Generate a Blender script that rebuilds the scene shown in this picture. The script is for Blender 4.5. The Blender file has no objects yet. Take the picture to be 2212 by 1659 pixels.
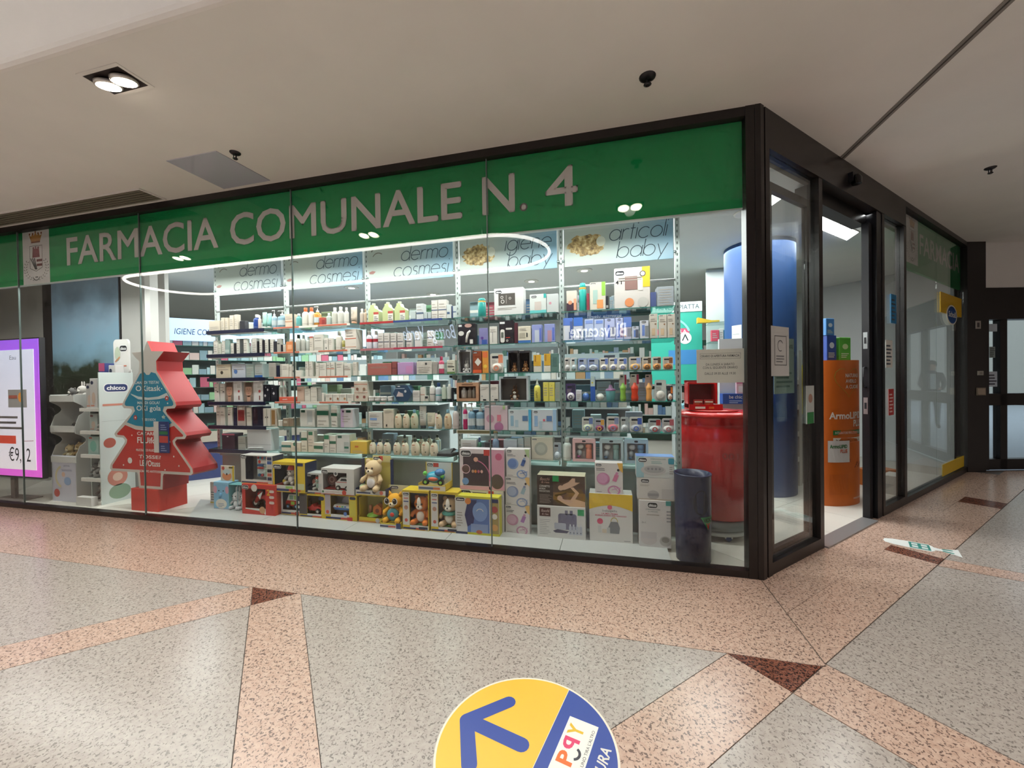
import bpy, math, random
from mathutils import Matrix, Vector
random.seed(7)
PI = math.pi
sc = bpy.context.scene
COL = sc.collection

# ---------------------------------------------------------------- camera
cd = bpy.data.cameras.new('camera')
cd.sensor_fit = 'HORIZONTAL'; cd.sensor_width = 36.0; cd.lens = 845.0 / 2212.0 * 36.0
cd.clip_start = 0.05; cd.clip_end = 200
cam = bpy.data.objects.new('camera', cd); COL.objects.link(cam)
cam.matrix_world = Matrix(((0.97080657, 0.01169578, 0.23957842, -1.0038484),
                           (0.23941783, 0.01362561, -0.97082102, -3.04147708),
                           (-0.01461891, 0.99983876, 0.01042765, 1.4),
                           (0, 0, 0, 1)))
sc.camera = cam

# ---------------------------------------------------------------- world, lights, exposure
wd = bpy.data.worlds.new('world'); sc.world = wd; wd.use_nodes = True
wd.node_tree.nodes['Background'].inputs[0].default_value = (0.72, 0.86, 1.0, 1)
wd.node_tree.nodes['Background'].inputs[1].default_value = 1.0

def area(name, loc, sx, sy, power, col=(1, 1, 1), rot=(0, 0, 0), spread=180):
    l = bpy.data.lights.new(name, 'AREA'); l.shape = 'RECTANGLE'; l.size = sx; l.size_y = sy
    l.energy = power; l.color = col; l.spread = math.radians(spread)
    o = bpy.data.objects.new(name, l); COL.objects.link(o); o.location = loc; o.rotation_euler = rot
    return o

area('atrium_fill', (-3.0, -6.6, 5.85), 15, 3.4, 520, (1, 0.97, 0.94), spread=104)  # added area light out of view, main illumination of the concourse
area('concourse_fill', (8.0, -4.0, 5.85), 6, 7, 300, (1, 0.97, 0.94), spread=130)  # added out of view to lift the floor and ceiling on the right
area('shop_ceiling_light', (-3.6, 2.3, 2.96), 8.0, 2.4, 400, (0.97, 1.0, 0.98))
area('shop_entrance_light', (0.9, 2.3, 2.96), 1.2, 1.6, 60, (0.98, 1.0, 0.98))
area('window_display_light', (-4.45, 0.14, 2.635), 8.3, 0.10, 105, (0.98, 1.0, 0.97))  # added strip hidden behind the fascia to brighten the shelves and toys

vs = sc.view_settings
sc.display_settings.display_device = 'sRGB'
vs.view_transform = 'Standard'; vs.look = 'None'; vs.exposure = 0.12; vs.gamma = 1.0; vs.use_curve_mapping = False
cy = sc.cycles
cy.max_bounces = 5; cy.diffuse_bounces = 2; cy.glossy_bounces = 2; cy.transmission_bounces = 2
cy.use_adaptive_sampling = True; cy.adaptive_threshold = 0.05; cy.adaptive_min_samples = 12
cy.transparent_max_bounces = 14; cy.caustics_reflective = False; cy.caustics_refractive = False
cy.sample_clamp_indirect = 6.0

# ---------------------------------------------------------------- materials
MATS = {}
def lin(h):
    h = h.lstrip('#')
    if len(h) == 3: h = ''.join(c * 2 for c in h)
    r = []
    for i in (0, 2, 4):
        c = int(h[i:i + 2], 16) / 255.0
        r.append(c / 12.92 if c <= 0.04045 else ((c + 0.055) / 1.055) ** 2.4)
    return tuple(r) + (1.0,)

def M(h, rough=0.45, metal=0.0, emit=0.0, spec=0.5):
    """Plain painted / printed / plastic surface of one colour."""
    k = (h, rough, metal, emit, spec)
    m = MATS.get(k)
    if m is None:
        m = bpy.data.materials.new('surface_' + h.lstrip('#')); m.use_nodes = True
        b = m.node_tree.nodes['Principled BSDF']
        b.inputs['Base Color'].default_value = lin(h)
        b.inputs['Roughness'].default_value = rough; b.inputs['Metallic'].default_value = metal
        b.inputs['Specular IOR Level'].default_value = spec
        if emit:
            b.inputs['Emission Color'].default_value = lin(h); b.inputs['Emission Strength'].default_value = emit
            m.cycles.emission_sampling = 'NONE'
        MATS[k] = m
    return m

def newmat(name):
    m = bpy.data.materials.new(name); m.use_nodes = True
    nt = m.node_tree
    return m, nt, nt.nodes['Principled BSDF'], nt.nodes['Material Output']

def glassmat(name, tint=(1, 1, 1), base=0.04, rough=0.0, alpha=0.0, body=(0.8, 0.9, 0.88)):
    """Clear sheet: straight-through transparency plus a mirror reflection that rises at grazing angles; alpha mixes in a faint body."""
    m, nt, b, out = newmat(name)
    nt.nodes.remove(b)
    tr = nt.nodes.new('ShaderNodeBsdfTransparent'); tr.inputs[0].default_value = tint + (1,)
    gl = nt.nodes.new('ShaderNodeBsdfGlossy'); gl.inputs['Roughness'].default_value = rough
    lw = nt.nodes.new('ShaderNodeLayerWeight'); lw.inputs[0].default_value = 0.5
    pw = nt.nodes.new('ShaderNodeMath'); pw.operation = 'POWER'; pw.inputs[1].default_value = 5
    ma = nt.nodes.new('ShaderNodeMath'); ma.operation = 'MULTIPLY_ADD'; ma.inputs[1].default_value = 1 - base; ma.inputs[2].default_value = base
    mx = nt.nodes.new('ShaderNodeMixShader')
    nt.links.new(lw.outputs['Facing'], pw.inputs[0]); nt.links.new(pw.outputs[0], ma.inputs[0])
    nt.links.new(ma.outputs[0], mx.inputs[0]); nt.links.new(gl.outputs[0], mx.inputs[2])
    if alpha:
        df = nt.nodes.new('ShaderNodeBsdfDiffuse'); df.inputs[0].default_value = body + (1,)
        m2 = nt.nodes.new('ShaderNodeMixShader'); m2.inputs[0].default_value = alpha
        nt.links.new(tr.outputs[0], m2.inputs[1]); nt.links.new(df.outputs[0], m2.inputs[2])
        nt.links.new(m2.outputs[0], mx.inputs[1])
    else:
        nt.links.new(tr.outputs[0], mx.inputs[1])
    nt.links.new(mx.outputs[0], out.inputs[0])
    return m

PANE = glassmat('window_glass', (0.95, 0.97, 0.96), 0.032)
SHELFGLASS = glassmat('shelf_glass', (0.86, 0.95, 0.93), 0.06)
SHELFEDGE = glassmat('glass_edge', (0.35, 0.62, 0.56), 0.08, 0.1, 0.45, (0.10, 0.30, 0.26))
CLEAR = glassmat('clear_plastic', (0.93, 0.95, 0.95), 0.06, 0.03, 0.12, (0.85, 0.88, 0.9))

def granite(name, base, base2, dark, amount):
    m, nt, b, out = newmat(name)
    ge = nt.nodes.new('ShaderNodeNewGeometry')
    n1 = nt.nodes.new('ShaderNodeTexNoise'); n1.inputs['Scale'].default_value = 88; n1.inputs['Detail'].default_value = 1.5; n1.inputs['Distortion'].default_value = 0.9
    n2 = nt.nodes.new('ShaderNodeTexNoise'); n2.inputs['Scale'].default_value = 38; n2.inputs['Detail'].default_value = 3
    r1 = nt.nodes.new('ShaderNodeValToRGB'); r1.color_ramp.elements[0].position = amount; r1.color_ramp.elements[1].position = amount + 0.06
    r2 = nt.nodes.new('ShaderNodeValToRGB')
    r2.color_ramp.elements[0].position = 0.35; r2.color_ramp.elements[0].color = lin(base2)
    r2.color_ramp.elements[1].position = 0.65; r2.color_ramp.elements[1].color = lin(base)
    mx = nt.nodes.new('ShaderNodeMix'); mx.data_type = 'RGBA'
    mx.inputs['B'].default_value = lin(dark)
    nt.links.new(ge.outputs['Position'], n1.inputs['Vector']); nt.links.new(ge.outputs['Position'], n2.inputs['Vector'])
    nt.links.new(n1.outputs['Fac'], r1.inputs[0]); nt.links.new(n2.outputs['Fac'], r2.inputs[0])
    nt.links.new(r1.outputs[0], mx.inputs['Factor']); nt.links.new(r2.outputs[0], mx.inputs['A'])
    nt.links.new(mx.outputs['Result'], b.inputs['Base Color'])
    b.inputs['Roughness'].default_value = 0.22; b.inputs['Specular IOR Level'].default_value = 0.45
    return m

PINK = granite('pink_granite', '#d0b3a1', '#c2a28f', '#735d54', 0.56)
GREY = granite('grey_granite', '#b9afa6', '#ada299', '#7d746e', 0.57)
BROWN = granite('brown_granite', '#8d5a47', '#754534', '#3a2019', 0.50)

def plaster(name, c, rough=0.8, amt=0.05, scale=3.0):
    m, nt, b, out = newmat(name)
    ge = nt.nodes.new('ShaderNodeNewGeometry')
    n = nt.nodes.new('ShaderNodeTexNoise'); n.inputs['Scale'].default_value = scale; n.inputs['Detail'].default_value = 4
    r = nt.nodes.new('ShaderNodeValToRGB'); a = lin(c)
    r.color_ramp.elements[0].color = tuple(x * (1 - amt) for x in a[:3]) + (1,); r.color_ramp.elements[1].color = tuple(min(1, x * (1 + amt)) for x in a[:3]) + (1,)
    nt.links.new(ge.outputs['Position'], n.inputs['Vector']); nt.links.new(n.outputs['Fac'], r.inputs[0]); nt.links.new(r.outputs[0], b.inputs['Base Color'])
    b.inputs['Roughness'].default_value = rough
    return m

CEIL = plaster('ceiling_paint', '#efebe5')
WALLP = plaster('shop_wall_paint', '#c9cccb')
SHOPCEIL = plaster('shop_ceiling_paint', '#d3d6d4')
FRAME = plaster('bronze_frame_paint', '#241e1c', 0.35, 0.1, 8)
WHITE = M('#e4e0d8'); BLACK = M('#15151a'); STEEL = M('#b9bdbd', 0.3, 0.85); GREYPL = M('#8b8d8d')

# ---------------------------------------------------------------- mesh building
_TXT = {}
def glyphs(s, bold=0.0):
    """Filled outline of a short text in the built-in font, scaled to a unit box: (verts, faces, aspect)."""
    k = (s, bold)
    if k not in _TXT:
        cu = bpy.data.curves.new('lettering', 'FONT'); cu.body = s; cu.size = 1; cu.offset = bold; cu.resolution_u = 3; cu.fill_mode = 'FRONT'
        o = bpy.data.objects.new('lettering', cu); COL.objects.link(o)
        dg = bpy.context.evaluated_depsgraph_get(); dg.update()
        me = bpy.data.meshes.new_from_object(o.evaluated_get(dg))
        vs_ = [(v.co.x, v.co.y) for v in me.vertices]; fs = [tuple(p.vertices) for p in me.polygons]
        bpy.data.objects.remove(o); bpy.data.curves.remove(cu); bpy.data.meshes.remove(me)
        if not vs_: vs_ = [(0, 0), (1, 0), (1, 1)]; fs = [(0, 1, 2)]
        x0 = min(v[0] for v in vs_); x1 = max(v[0] for v in vs_); y0 = min(v[1] for v in vs_); y1 = max(v[1] for v in vs_)
        w = max(1e-6, x1 - x0); h = max(1e-6, y1 - y0)
        _TXT[k] = ([((x - x0) / w, (y - y0) / h) for x, y in vs_], fs, w / h)
    return _TXT[k]

class G:
    """Collects shapes for ONE mesh object. Local frame: x to the right, y away from the viewer, z up."""
    def __init__(self, T=None):
        self.v = []; self.f = []; self.m = []; self.s = []; self.T = T
    def add(self, vs, fs, mat, smooth=False):
        n = len(self.v)
        self.v += [tuple(self.T @ Vector(p)) for p in vs] if self.T else list(vs)
        for f in fs:
            self.f.append(tuple(i + n for i in f)); self.m.append(mat); self.s.append(smooth)
        return self
    def box(self, x0, y0, z0, x1, y1, z1, mat):
        return self.add([(x0, y0, z0), (x1, y0, z0), (x1, y1, z0), (x0, y1, z0), (x0, y0, z1), (x1, y0, z1), (x1, y1, z1), (x0, y1, z1)],
                        [(0, 3, 2, 1), (4, 5, 6, 7), (0, 1, 5, 4), (1, 2, 6, 5), (2, 3, 7, 6), (3, 0, 4, 7)], mat)
    def bbox(self, x0, y0, z0, x1, y1, z1, mat, b=0.004):
        """box with chamfered vertical and top edges"""
        b = min(b, (x1 - x0) / 3, (y1 - y0) / 3, (z1 - z0) / 3)
        def ring(i, z): return [(x0 + i, y0 + i, z), (x1 - i, y0 + i, z), (x1 - i, y1 - i, z), (x0 + i, y1 - i, z)]
        def ring8(z): return [(x0 + b, y0, z), (x1 - b, y0, z), (x1, y0 + b, z), (x1, y1 - b, z), (x1 - b, y1, z), (x0 + b, y1, z), (x0, y1 - b, z), (x0, y0 + b, z)]
        t = [(x0 + b, y0 + b, z1), (x1 - b, y0 + b, z1), (x1 - b, y0 + b, z1), (x1 - b, y1 - b, z1), (x1 - b, y1 - b, z1), (x0 + b, y1 - b, z1), (x0 + b, y1 - b, z1), (x0 + b, y0 + b, z1)]
        vs = ring8(z0) + ring8(z1 - b) + t
        fs = [tuple(range(7, -1, -1))]
        for k in range(2):
            for i in range(8): fs.append((k * 8 + i, k * 8 + (i + 1) % 8, k * 8 + 8 + (i + 1) % 8, k * 8 + 8 + i))
        fs.append((16, 17, 19, 21))
        return self.add(vs, fs, mat)
    def rect(self, x0, z0, x1, z1, mat, y=0.0):
        return self.add([(x0, y, z0), (x1, y, z0), (x1, y, z1), (x0, y, z1)], [(0, 1, 2, 3)], mat)
    def poly(self, pts, mat, y=0.0):
        return self.add([(p[0], y, p[1]) for p in pts], [tuple(range(len(pts)))], mat)
    def disc(self, cx, cz, rx, mat, y=0.0, rz=None, n=20):
        rz = rz or rx
        return self.poly([(cx + rx * math.cos(2 * PI * i / n), cz + rz * math.sin(2 * PI * i / n)) for i in range(n)], mat, y)
    def ring(self, cx, cz, r0, r1, mat, y=0.0, n=24, a0=0, a1=360, sz=1.0):
        vs = []; fs = []
        for i in range(n + 1):
            a = math.radians(a0 + (a1 - a0) * i / n); c, s = math.cos(a), math.sin(a) * sz
            vs += [(cx + r0 * c, y, cz + r0 * s), (cx + r1 * c, y, cz + r1 * s)]
            if i: fs.append((2 * i - 2, 2 * i - 1, 2 * i + 1, 2 * i))
        return self.add(vs, fs, mat)
    def rrect(self, x0, z0, x1, z1, mat, y=0.0, r=None, n=4):
        return self.poly(rrpts(x0, z0, x1, z1, r, n), mat, y)
    def line(self, pts, w, mat, y=0.0, closed=False):
        """flat stroke of width w along a polyline in the xz plane, mitred"""
        n = len(pts); L = []; Rr = []
        for i, p in enumerate(pts):
            a = pts[(i - 1) % n] if (i or closed) else p; b = pts[(i + 1) % n] if (i < n - 1 or closed) else p
            d1 = (p[0] - a[0], p[1] - a[1]); d2 = (b[0] - p[0], b[1] - p[1])
            l1 = math.hypot(*d1) or 1e-9; l2 = math.hypot(*d2) or 1e-9
            if a is p: d1, l1 = d2, l2
            if b is p: d2, l2 = d1, l1
            tx, tz = d1[0] / l1 + d2[0] / l2, d1[1] / l1 + d2[1] / l2; tl = math.hypot(tx, tz) or 1e-9
            nx, nz = -tz / tl, tx / tl
            k = w / 2 / max(0.4, abs(nx * -d1[1] / l1 + nz * d1[0] / l1))
            L.append((p[0] + nx * k, y, p[1] + nz * k)); Rr.append((p[0] - nx * k, y, p[1] - nz * k))
        vs = L + Rr; m = n if closed else n - 1
        return self.add(vs, [(i, n + i, n + (i + 1) % n, (i + 1) % n) for i in range(m)], mat)
    def prism(self, pts, y0, y1, mat, side=None, back=None):
        """xz outline extruded along y (y0 = front)"""
        n = len(pts)
        vs = [(p[0], y0, p[1]) for p in pts] + [(p[0], y1, p[1]) for p in pts]
        self.add(vs, [tuple(range(n))], mat)
        self.add(vs, [tuple(range(2 * n - 1, n - 1, -1))], back or side or mat)
        return self.add(vs, [(i, (i + 1) % n, n + (i + 1) % n, n + i) for i in range(n)], side or mat)
    def slab(self, pts, z0, z1, mat, side=None):
        n = len(pts)
        vs = [(p[0], p[1], z0) for p in pts] + [(p[0], p[1], z1) for p in pts]
        self.add(vs, [tuple(range(n - 1, -1, -1)), tuple(range(n, 2 * n))], mat)
        return self.add(vs, [(i, (i + 1) % n, n + (i + 1) % n, n + i) for i in range(n)], side or mat)
    def lathe(self, prof, cx, cy, mat, n=16, sy=1.0, smooth=True, z0=0.0):
        vs = []; fs = []
        for r, z in prof:
            for i in range(n):
                a = 2 * PI * i / n; vs.append((cx + r * math.cos(a), cy + r * sy * math.sin(a), z0 + z))
        for k in range(len(prof) - 1):
            for i in range(n):
                j = (i + 1) % n; fs.append((k * n + i, k * n + j, k * n + n + j, k * n + n + i))
        self.add(vs, fs, mat, smooth)
        return self.add(vs[:n] + vs[-n:], [tuple(range(n - 1, -1, -1)), tuple(range(n, 2 * n))], mat)
    def ell(self, c, rx, ry, rz, mat, nu=14, nv=9, rot=None):
        vs = []; fs = []
        for j in range(nv + 1):
            t = PI * j / nv
            for i in range(nu):
                a = 2 * PI * i / nu
                p = Vector((rx * math.sin(t) * math.cos(a), ry * math.sin(t) * math.sin(a), -rz * math.cos(t)))
                if rot: p = rot @ p
                vs.append((c[0] + p.x, c[1] + p.y, c[2] + p.z))
        for j in range(nv):
            for i in range(nu):
                k = (i + 1) % nu; fs.append((j * nu + i, j * nu + k, j * nu + nu + k, j * nu + nu + i))
        return self.add(vs, fs, mat, True)
    def tube(self, pts, r, mat, n=8, closed=False, caps=True):
        m = len(pts); P = [Vector(p) for p in pts]; vs = []; fs = []
        rr = r if isinstance(r, (list, tuple)) else [r] * m
        for i, p in enumerate(P):
            a = P[(i - 1) % m] if (i or closed) else p; b = P[(i + 1) % m] if (i < m - 1 or closed) else p
            t = (b - a).normalized() if (b - a).length > 1e-9 else Vector((0, 0, 1))
            u = t.cross(Vector((0, 0, 1)));
            if u.length < 1e-3: u = t.cross(Vector((0, 1, 0)))
            u.normalize(); w = t.cross(u)
            for k in range(n):
                an = 2 * PI * k / n; q = p + (u * math.cos(an) + w * math.sin(an)) * rr[i]; vs.append(tuple(q))
        for i in range(m if closed else m - 1):
            j = (i + 1) % m
            for k in range(n):
                l = (k + 1) % n; fs.append((i * n + k, i * n + l, j * n + l, j * n + k))
        if caps and not closed: fs += [tuple(range(n - 1, -1, -1)), tuple(range((m - 1) * n, m * n))]
        return self.add(vs, fs, mat, True)
    def text(self, s, x, z, h, mat, y=0.0, w=None, al='l', bold=0.0, shear=0.0):
        """lettering of cap height h; al: l/c/r about x; w squeezes it to a width; h is the height of the whole string's box"""
        vs, fs, asp = glyphs(s, bold); W = w if w else asp * h
        x0 = x - (W / 2 if al == 'c' else W if al == 'r' else 0)
        return self.add([(x0 + a * W + shear * b * h, y, z + b * h) for a, b in vs], fs, mat)
    def lines(self, x0, z0, x1, z1, n, mat, y=0.0, fill=0.42):
        """rows of unreadable small print"""
        d = (z1 - z0) / n; r = random.Random(int(x0 * 9173 + z0 * 771))
        for i in range(n): self.rect(x0, z0 + d * i, x0 + (x1 - x0) * r.uniform(0.6, 1.0), z0 + d * i + d * fill, mat, y)
        return self
    def build(self, name, parent=None, loc=None, rz=0.0):
        me = bpy.data.meshes.new(name); me.from_pydata(self.v, [], self.f)
        idx = {}
        for m in self.m:
            if m.name not in idx: idx[m.name] = len(idx); me.materials.append(m)
        me.polygons.foreach_set('material_index', [idx[m.name] for m in self.m])
        me.polygons.foreach_set('use_smooth', self.s); me.update()
        o = bpy.data.objects.new(name, me); COL.objects.link(o)
        if parent: o.parent = parent
        if loc: o.location = loc
        if rz: o.rotation_euler[2] = rz
        return o

def rrpts(x0, z0, x1, z1, r=None, n=4):
    r = min(r if r is not None else (z1 - z0) / 2, (x1 - x0) / 2, (z1 - z0) / 2); pts = []
    for cx, cz, a in ((x1 - r, z0 + r, -90), (x1 - r, z1 - r, 0), (x0 + r, z1 - r, 90), (x0 + r, z0 + r, 180)):
        for i in range(n + 1):
            t = math.radians(a + 90 * i / n); pts.append((cx + r * math.cos(t), cz + r * math.sin(t)))
    return pts

LABELS = set()
def tag(o, label=None, cat=None, group=None, kind=None):
    if label:
        o['label'] = label
        if group is None and label in LABELS: print('DUP LABEL', label)
        LABELS.add(label)
        if not 4 <= len(label.split()) <= 16: print('LABEL LEN', len(label.split()), label)
    if cat: o['category'] = cat
    if group: o['group'] = group
    if kind: o['kind'] = kind
    return o
def empty(name, loc=(0, 0, 0), rz=0.0):
    o = bpy.data.objects.new(name, None); COL.objects.link(o); o.location = loc; o.rotation_euler[2] = rz
    o.empty_display_size = 0.05
    return o
def struct(o): o['kind'] = 'structure'; return o

E45 = PI / 4
H = 3.249
# right facade frame: local x = distance s along it from the corner, y = into the shop, z up
TR = Matrix.Rotation(E45, 4, 'Z')

# ================================================================ the setting
# ---- concourse floor of granite slabs on a base
b = G().slab([(-14, -9.2), (12, -9.2), (12, 5.95), (3.93, 3.96), (3.6, 6.7), (-14, 6.7)], -0.12, -0.004, M('#5d534c', 0.6)).build('floor'); struct(b); floor = b
SLABS = [
    (PINK, [(-14, -.873), (-6.105, -.873), (-6.105, 0.06), (-14, 0.06)]),
    (PINK, [(-6.100, -.873), (-0.003, -.873), (-0.003, 0.02), (-0.05, 0.06), (-6.100, 0.06)]),
    (GREY, [(-14, -.877), (-3.419, -.877), (-10.5, -7.96), (-14, -7.96)]),
    (PINK, [(-3.415, -.877), (-3.397, -.877), (-3.217, -1.057), (-10.1, -7.94), (-10.48, -7.94)]),
    (BROWN, [(-3.393, -.877), (-3.037, -.877), (-3.215, -1.053)]),
    (PINK, [(-3.215, -1.059), (-3.033, -.877), (-3.004, -.877), (-1.722, -2.160), (-1.93, -2.342)]),
    (GREY, [(-3.217, -1.063), (-1.933, -2.345), (-1.933, -6), (-8.15, -6)]),
    (GREY, [(-3.000, -.877), (-.440, -.877), (-1.72, -2.157)]),
    (BROWN, [(-.433, -.877), (-.026, -.877), (-.2285, -1.0795)]),
    (PINK, [(-.437, -.879), (-.2305, -1.0845), (-1.516, -2.370), (-1.719, -2.161)]),
    (PINK, [(0.002, -.857), (-.2265, -1.0855), (6, -7.312), (6, -6.857)]),
    (GREY, [(-.2305, -1.0895), (-1.52, -2.38), (-1.9, -6), (5.0, -6.32)]),
    (GREY, [(0.006, -.853), (1.308, 0.449), (5.91, -1.444), (6, -2), (6, -6.849)]),
    (PINK, [(1.314, 0.455), (1.441, 0.582), (6.04, -1.31), (5.91, -1.440)]),
    (GREY, [(1.445, 0.586), (5.02, 4.16), (12, 5.9), (12, -1.3), (6.04, -1.306)]),
]
def sd(s, d): return ((s - d) * 0.70710678, (s + d) * 0.70710678)
def sdq(s0, s1, d0, d1): return [sd(s0, d0), sd(s1, d0), sd(s1, d1), sd(s0, d1)]
SLABS += [(PINK, [(0.003, 0.02), (0.003, -.426), sd(5.62, -.300), sd(5.55, 0.06), (0.05, 0.10)]),
          (PINK, [(0.003, -.430), (0.003, -.849), sd(1.278, -.601), sd(1.278, -.303)]),
          (BROWN, sdq(1.281, 1.438, -.601, -.303)), (PINK, sdq(1.441, 3.498, -.601, -.303)),
          (BROWN, sdq(3.501, 3.818, -.601, -.303)), (PINK, [sd(3.821, -.601), sd(6.45, -.601), sd(6.0, -.303), sd(3.821, -.303)])]
for m_, pts in SLABS:
    G().slab(pts, -0.03, 0.0, m_).build('granite_slab', floor)

# ---- shop floor: white tiles laid at 45 degrees
sf = struct(G().slab([(-11, 0.03), (-0.03, 0.05), (3.9, 3.98), (1.9, 6.5), (-11, 6.5)], -0.03, -0.002, M('#c4c0b6', 0.5)).build('floor_shop'))
TILE = G().slab([(0.002, 0.002), (0.598, 0.002), (0.598, 0.598), (0.002, 0.598)], -0.0015, 0.0, M('#dcd8ce', 0.3)).build('tile', sf)
tl_first = True
for i in range(-16, 12):
    for j in range(0, 24):
        s0 = i * 0.6 + 0.15; d0 = j * 0.6 + 0.06
        x, y = sd(s0, d0); cx_, cy_ = sd(s0 + .3, d0 + .3)
        if cx_ < -9 or cy_ > 3.6 or y < 0.05: continue
        o = TILE if tl_first else TILE.copy()
        if not tl_first: COL.objects.link(o)
        tl_first = False
        o.location = (x, y, 0.0); o.rotation_euler[2] = E45; o.parent = sf

# ---- ceilings
ce = struct(G().slab([(-14, -1.5), (.62, -1.5), (6.74, 4.62), (3.93, 4.1), (3.6, 6.7), (-14, 6.7)], H, H + 0.12, CEIL).build('ceiling'))
# upstand of the lowered ceiling with a soft rounded edge
g = G(); prof = [(-1.5, H), (-1.515, H + .004), (-1.53, H + .016), (-1.538, H + .035), (-1.54, H + .12), (-1.56, H + .5), (-1.62, H + .9), (-1.8, H + 1.4), (-2.2, H + 1.9), (-2.9, H + 2.4), (-3.6, H + 2.6)]
for a, c in zip(prof, prof[1:]):
    g.add([(-14, a[0], a[1]), (.62, a[0], a[1]), (.62, c[0], c[1]), (-14, c[0], c[1])], [(0, 1, 2, 3)], CEIL, True)
struct(g.build('ceiling_cove'))
struct(G().box(-14, -9.2, 5.95, 12, 7, 6.1, CEIL).build('ceiling_atrium'))
struct(G().add([(.62, -1.54, H), (6.8, 4.64, H), (6.8, 4.64, 5.95), (.62, -1.54, 5.95), (.62, -1.5, H), (6.76, 4.64, H), (6.76, 4.64, 5.95), (.62, -1.5, 5.95)], [(0, 1, 2, 3), (7, 6, 5, 4), (0, 4, 5, 1)], CEIL).build('ceiling_upstand'))
struct(G().box(-14.2, -9.4, 0, -14, 7, 6.0, M('#8f8780', .7)).build('wall_far_left'))
struct(G().box(12, -9.4, 0, 12.2, 6.2, 6.0, M('#8f8780', .7)).build('wall_far_right'))
struct(G().box(-14, 6.65, 0, 3.6, 6.75, 6.0, M('#8f8780', .7)).build('wall_rear'))
struct(G().box(.925, -1.3, H - .004, .975, .93, H + .001, M('#8c8680', 0.6)).box(.946, -1.3, H - .006, .954, .93, H - .003, M('#4a4541', 0.6)).build('trim_1'))
struct(G().slab([(-11, 0.10), (-0.05, 0.10), (3.84, 3.99), (1.9, 6.5), (-11, 6.5)], 3.0, 3.08, SHOPCEIL).build('ceiling_shop'))

# ---- shop walls behind the glass
struct(G().box(-11, 6.5, 0, 2.4, 6.6, 3.06, WALLP).build('wall_back'))
struct(G().box(-11.1, 0.1, 0, -11, 6.6, 3.06, WALLP).build('wall_left'))
struct(G().add([(3.86, 4.0, 0), (1.9, 6.5, 0), (1.9, 6.5, 3.06), (3.86, 4.0, 3.06), (3.98, 4.08, 0), (2.0, 6.6, 0), (2.0, 6.6, 3.06), (3.98, 4.08, 3.06)],
               [(0, 1, 2, 3), (4, 7, 6, 5), (0, 3, 7, 4), (3, 2, 6, 7), (1, 5, 6, 2)], WALLP).build('wall_end'))

# ---- front of the shop: frame, glass, fascia sign
fr = struct(G().box(-14, -0.035, 0, -0.0, 0.035, 0.048, FRAME).build('trim_2'))          # bottom rail
struct(G().box(-14, -0.035, 3.185, -0.0, 0.035, H, FRAME).build('trim_3'))               # top rail
XM = [-0.07, -1.942, -3.832, -5.722, -7.612, -9.5, -11.4]
for i in range(6):
    w = struct(G().box(XM[i + 1] + .004, -0.006, 0.046, XM[i] - .004, 0.006, 3.19, PANE).build('window_%d' % (i + 1)))
    if i < 5: G().box(XM[i + 1] - .004, -.007, .046, XM[i + 1] + .004, .007, 3.19, M('#6f7f7c', .3)).build('silicone_joint', w)
# corner post: two bronze profiles and the corner between them
g = G().slab([(-0.075, -0.04), (-0.02, -0.04), (-0.02, 0.06), (-0.075, 0.06)], 0, H, FRAME)
g.slab([(-0.018, -0.042), (0.017, -0.042), (0.017 + .03, -0.012), (0.0, 0.06), (-0.018, 0.06)], 0, H, FRAME)
g.slab([sd(0.045, -.04), sd(0.10, -.04), sd(0.10, .05), sd(0.045, .05)], 0, H, FRAME)
post = struct(g.build('trim_4'))

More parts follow.
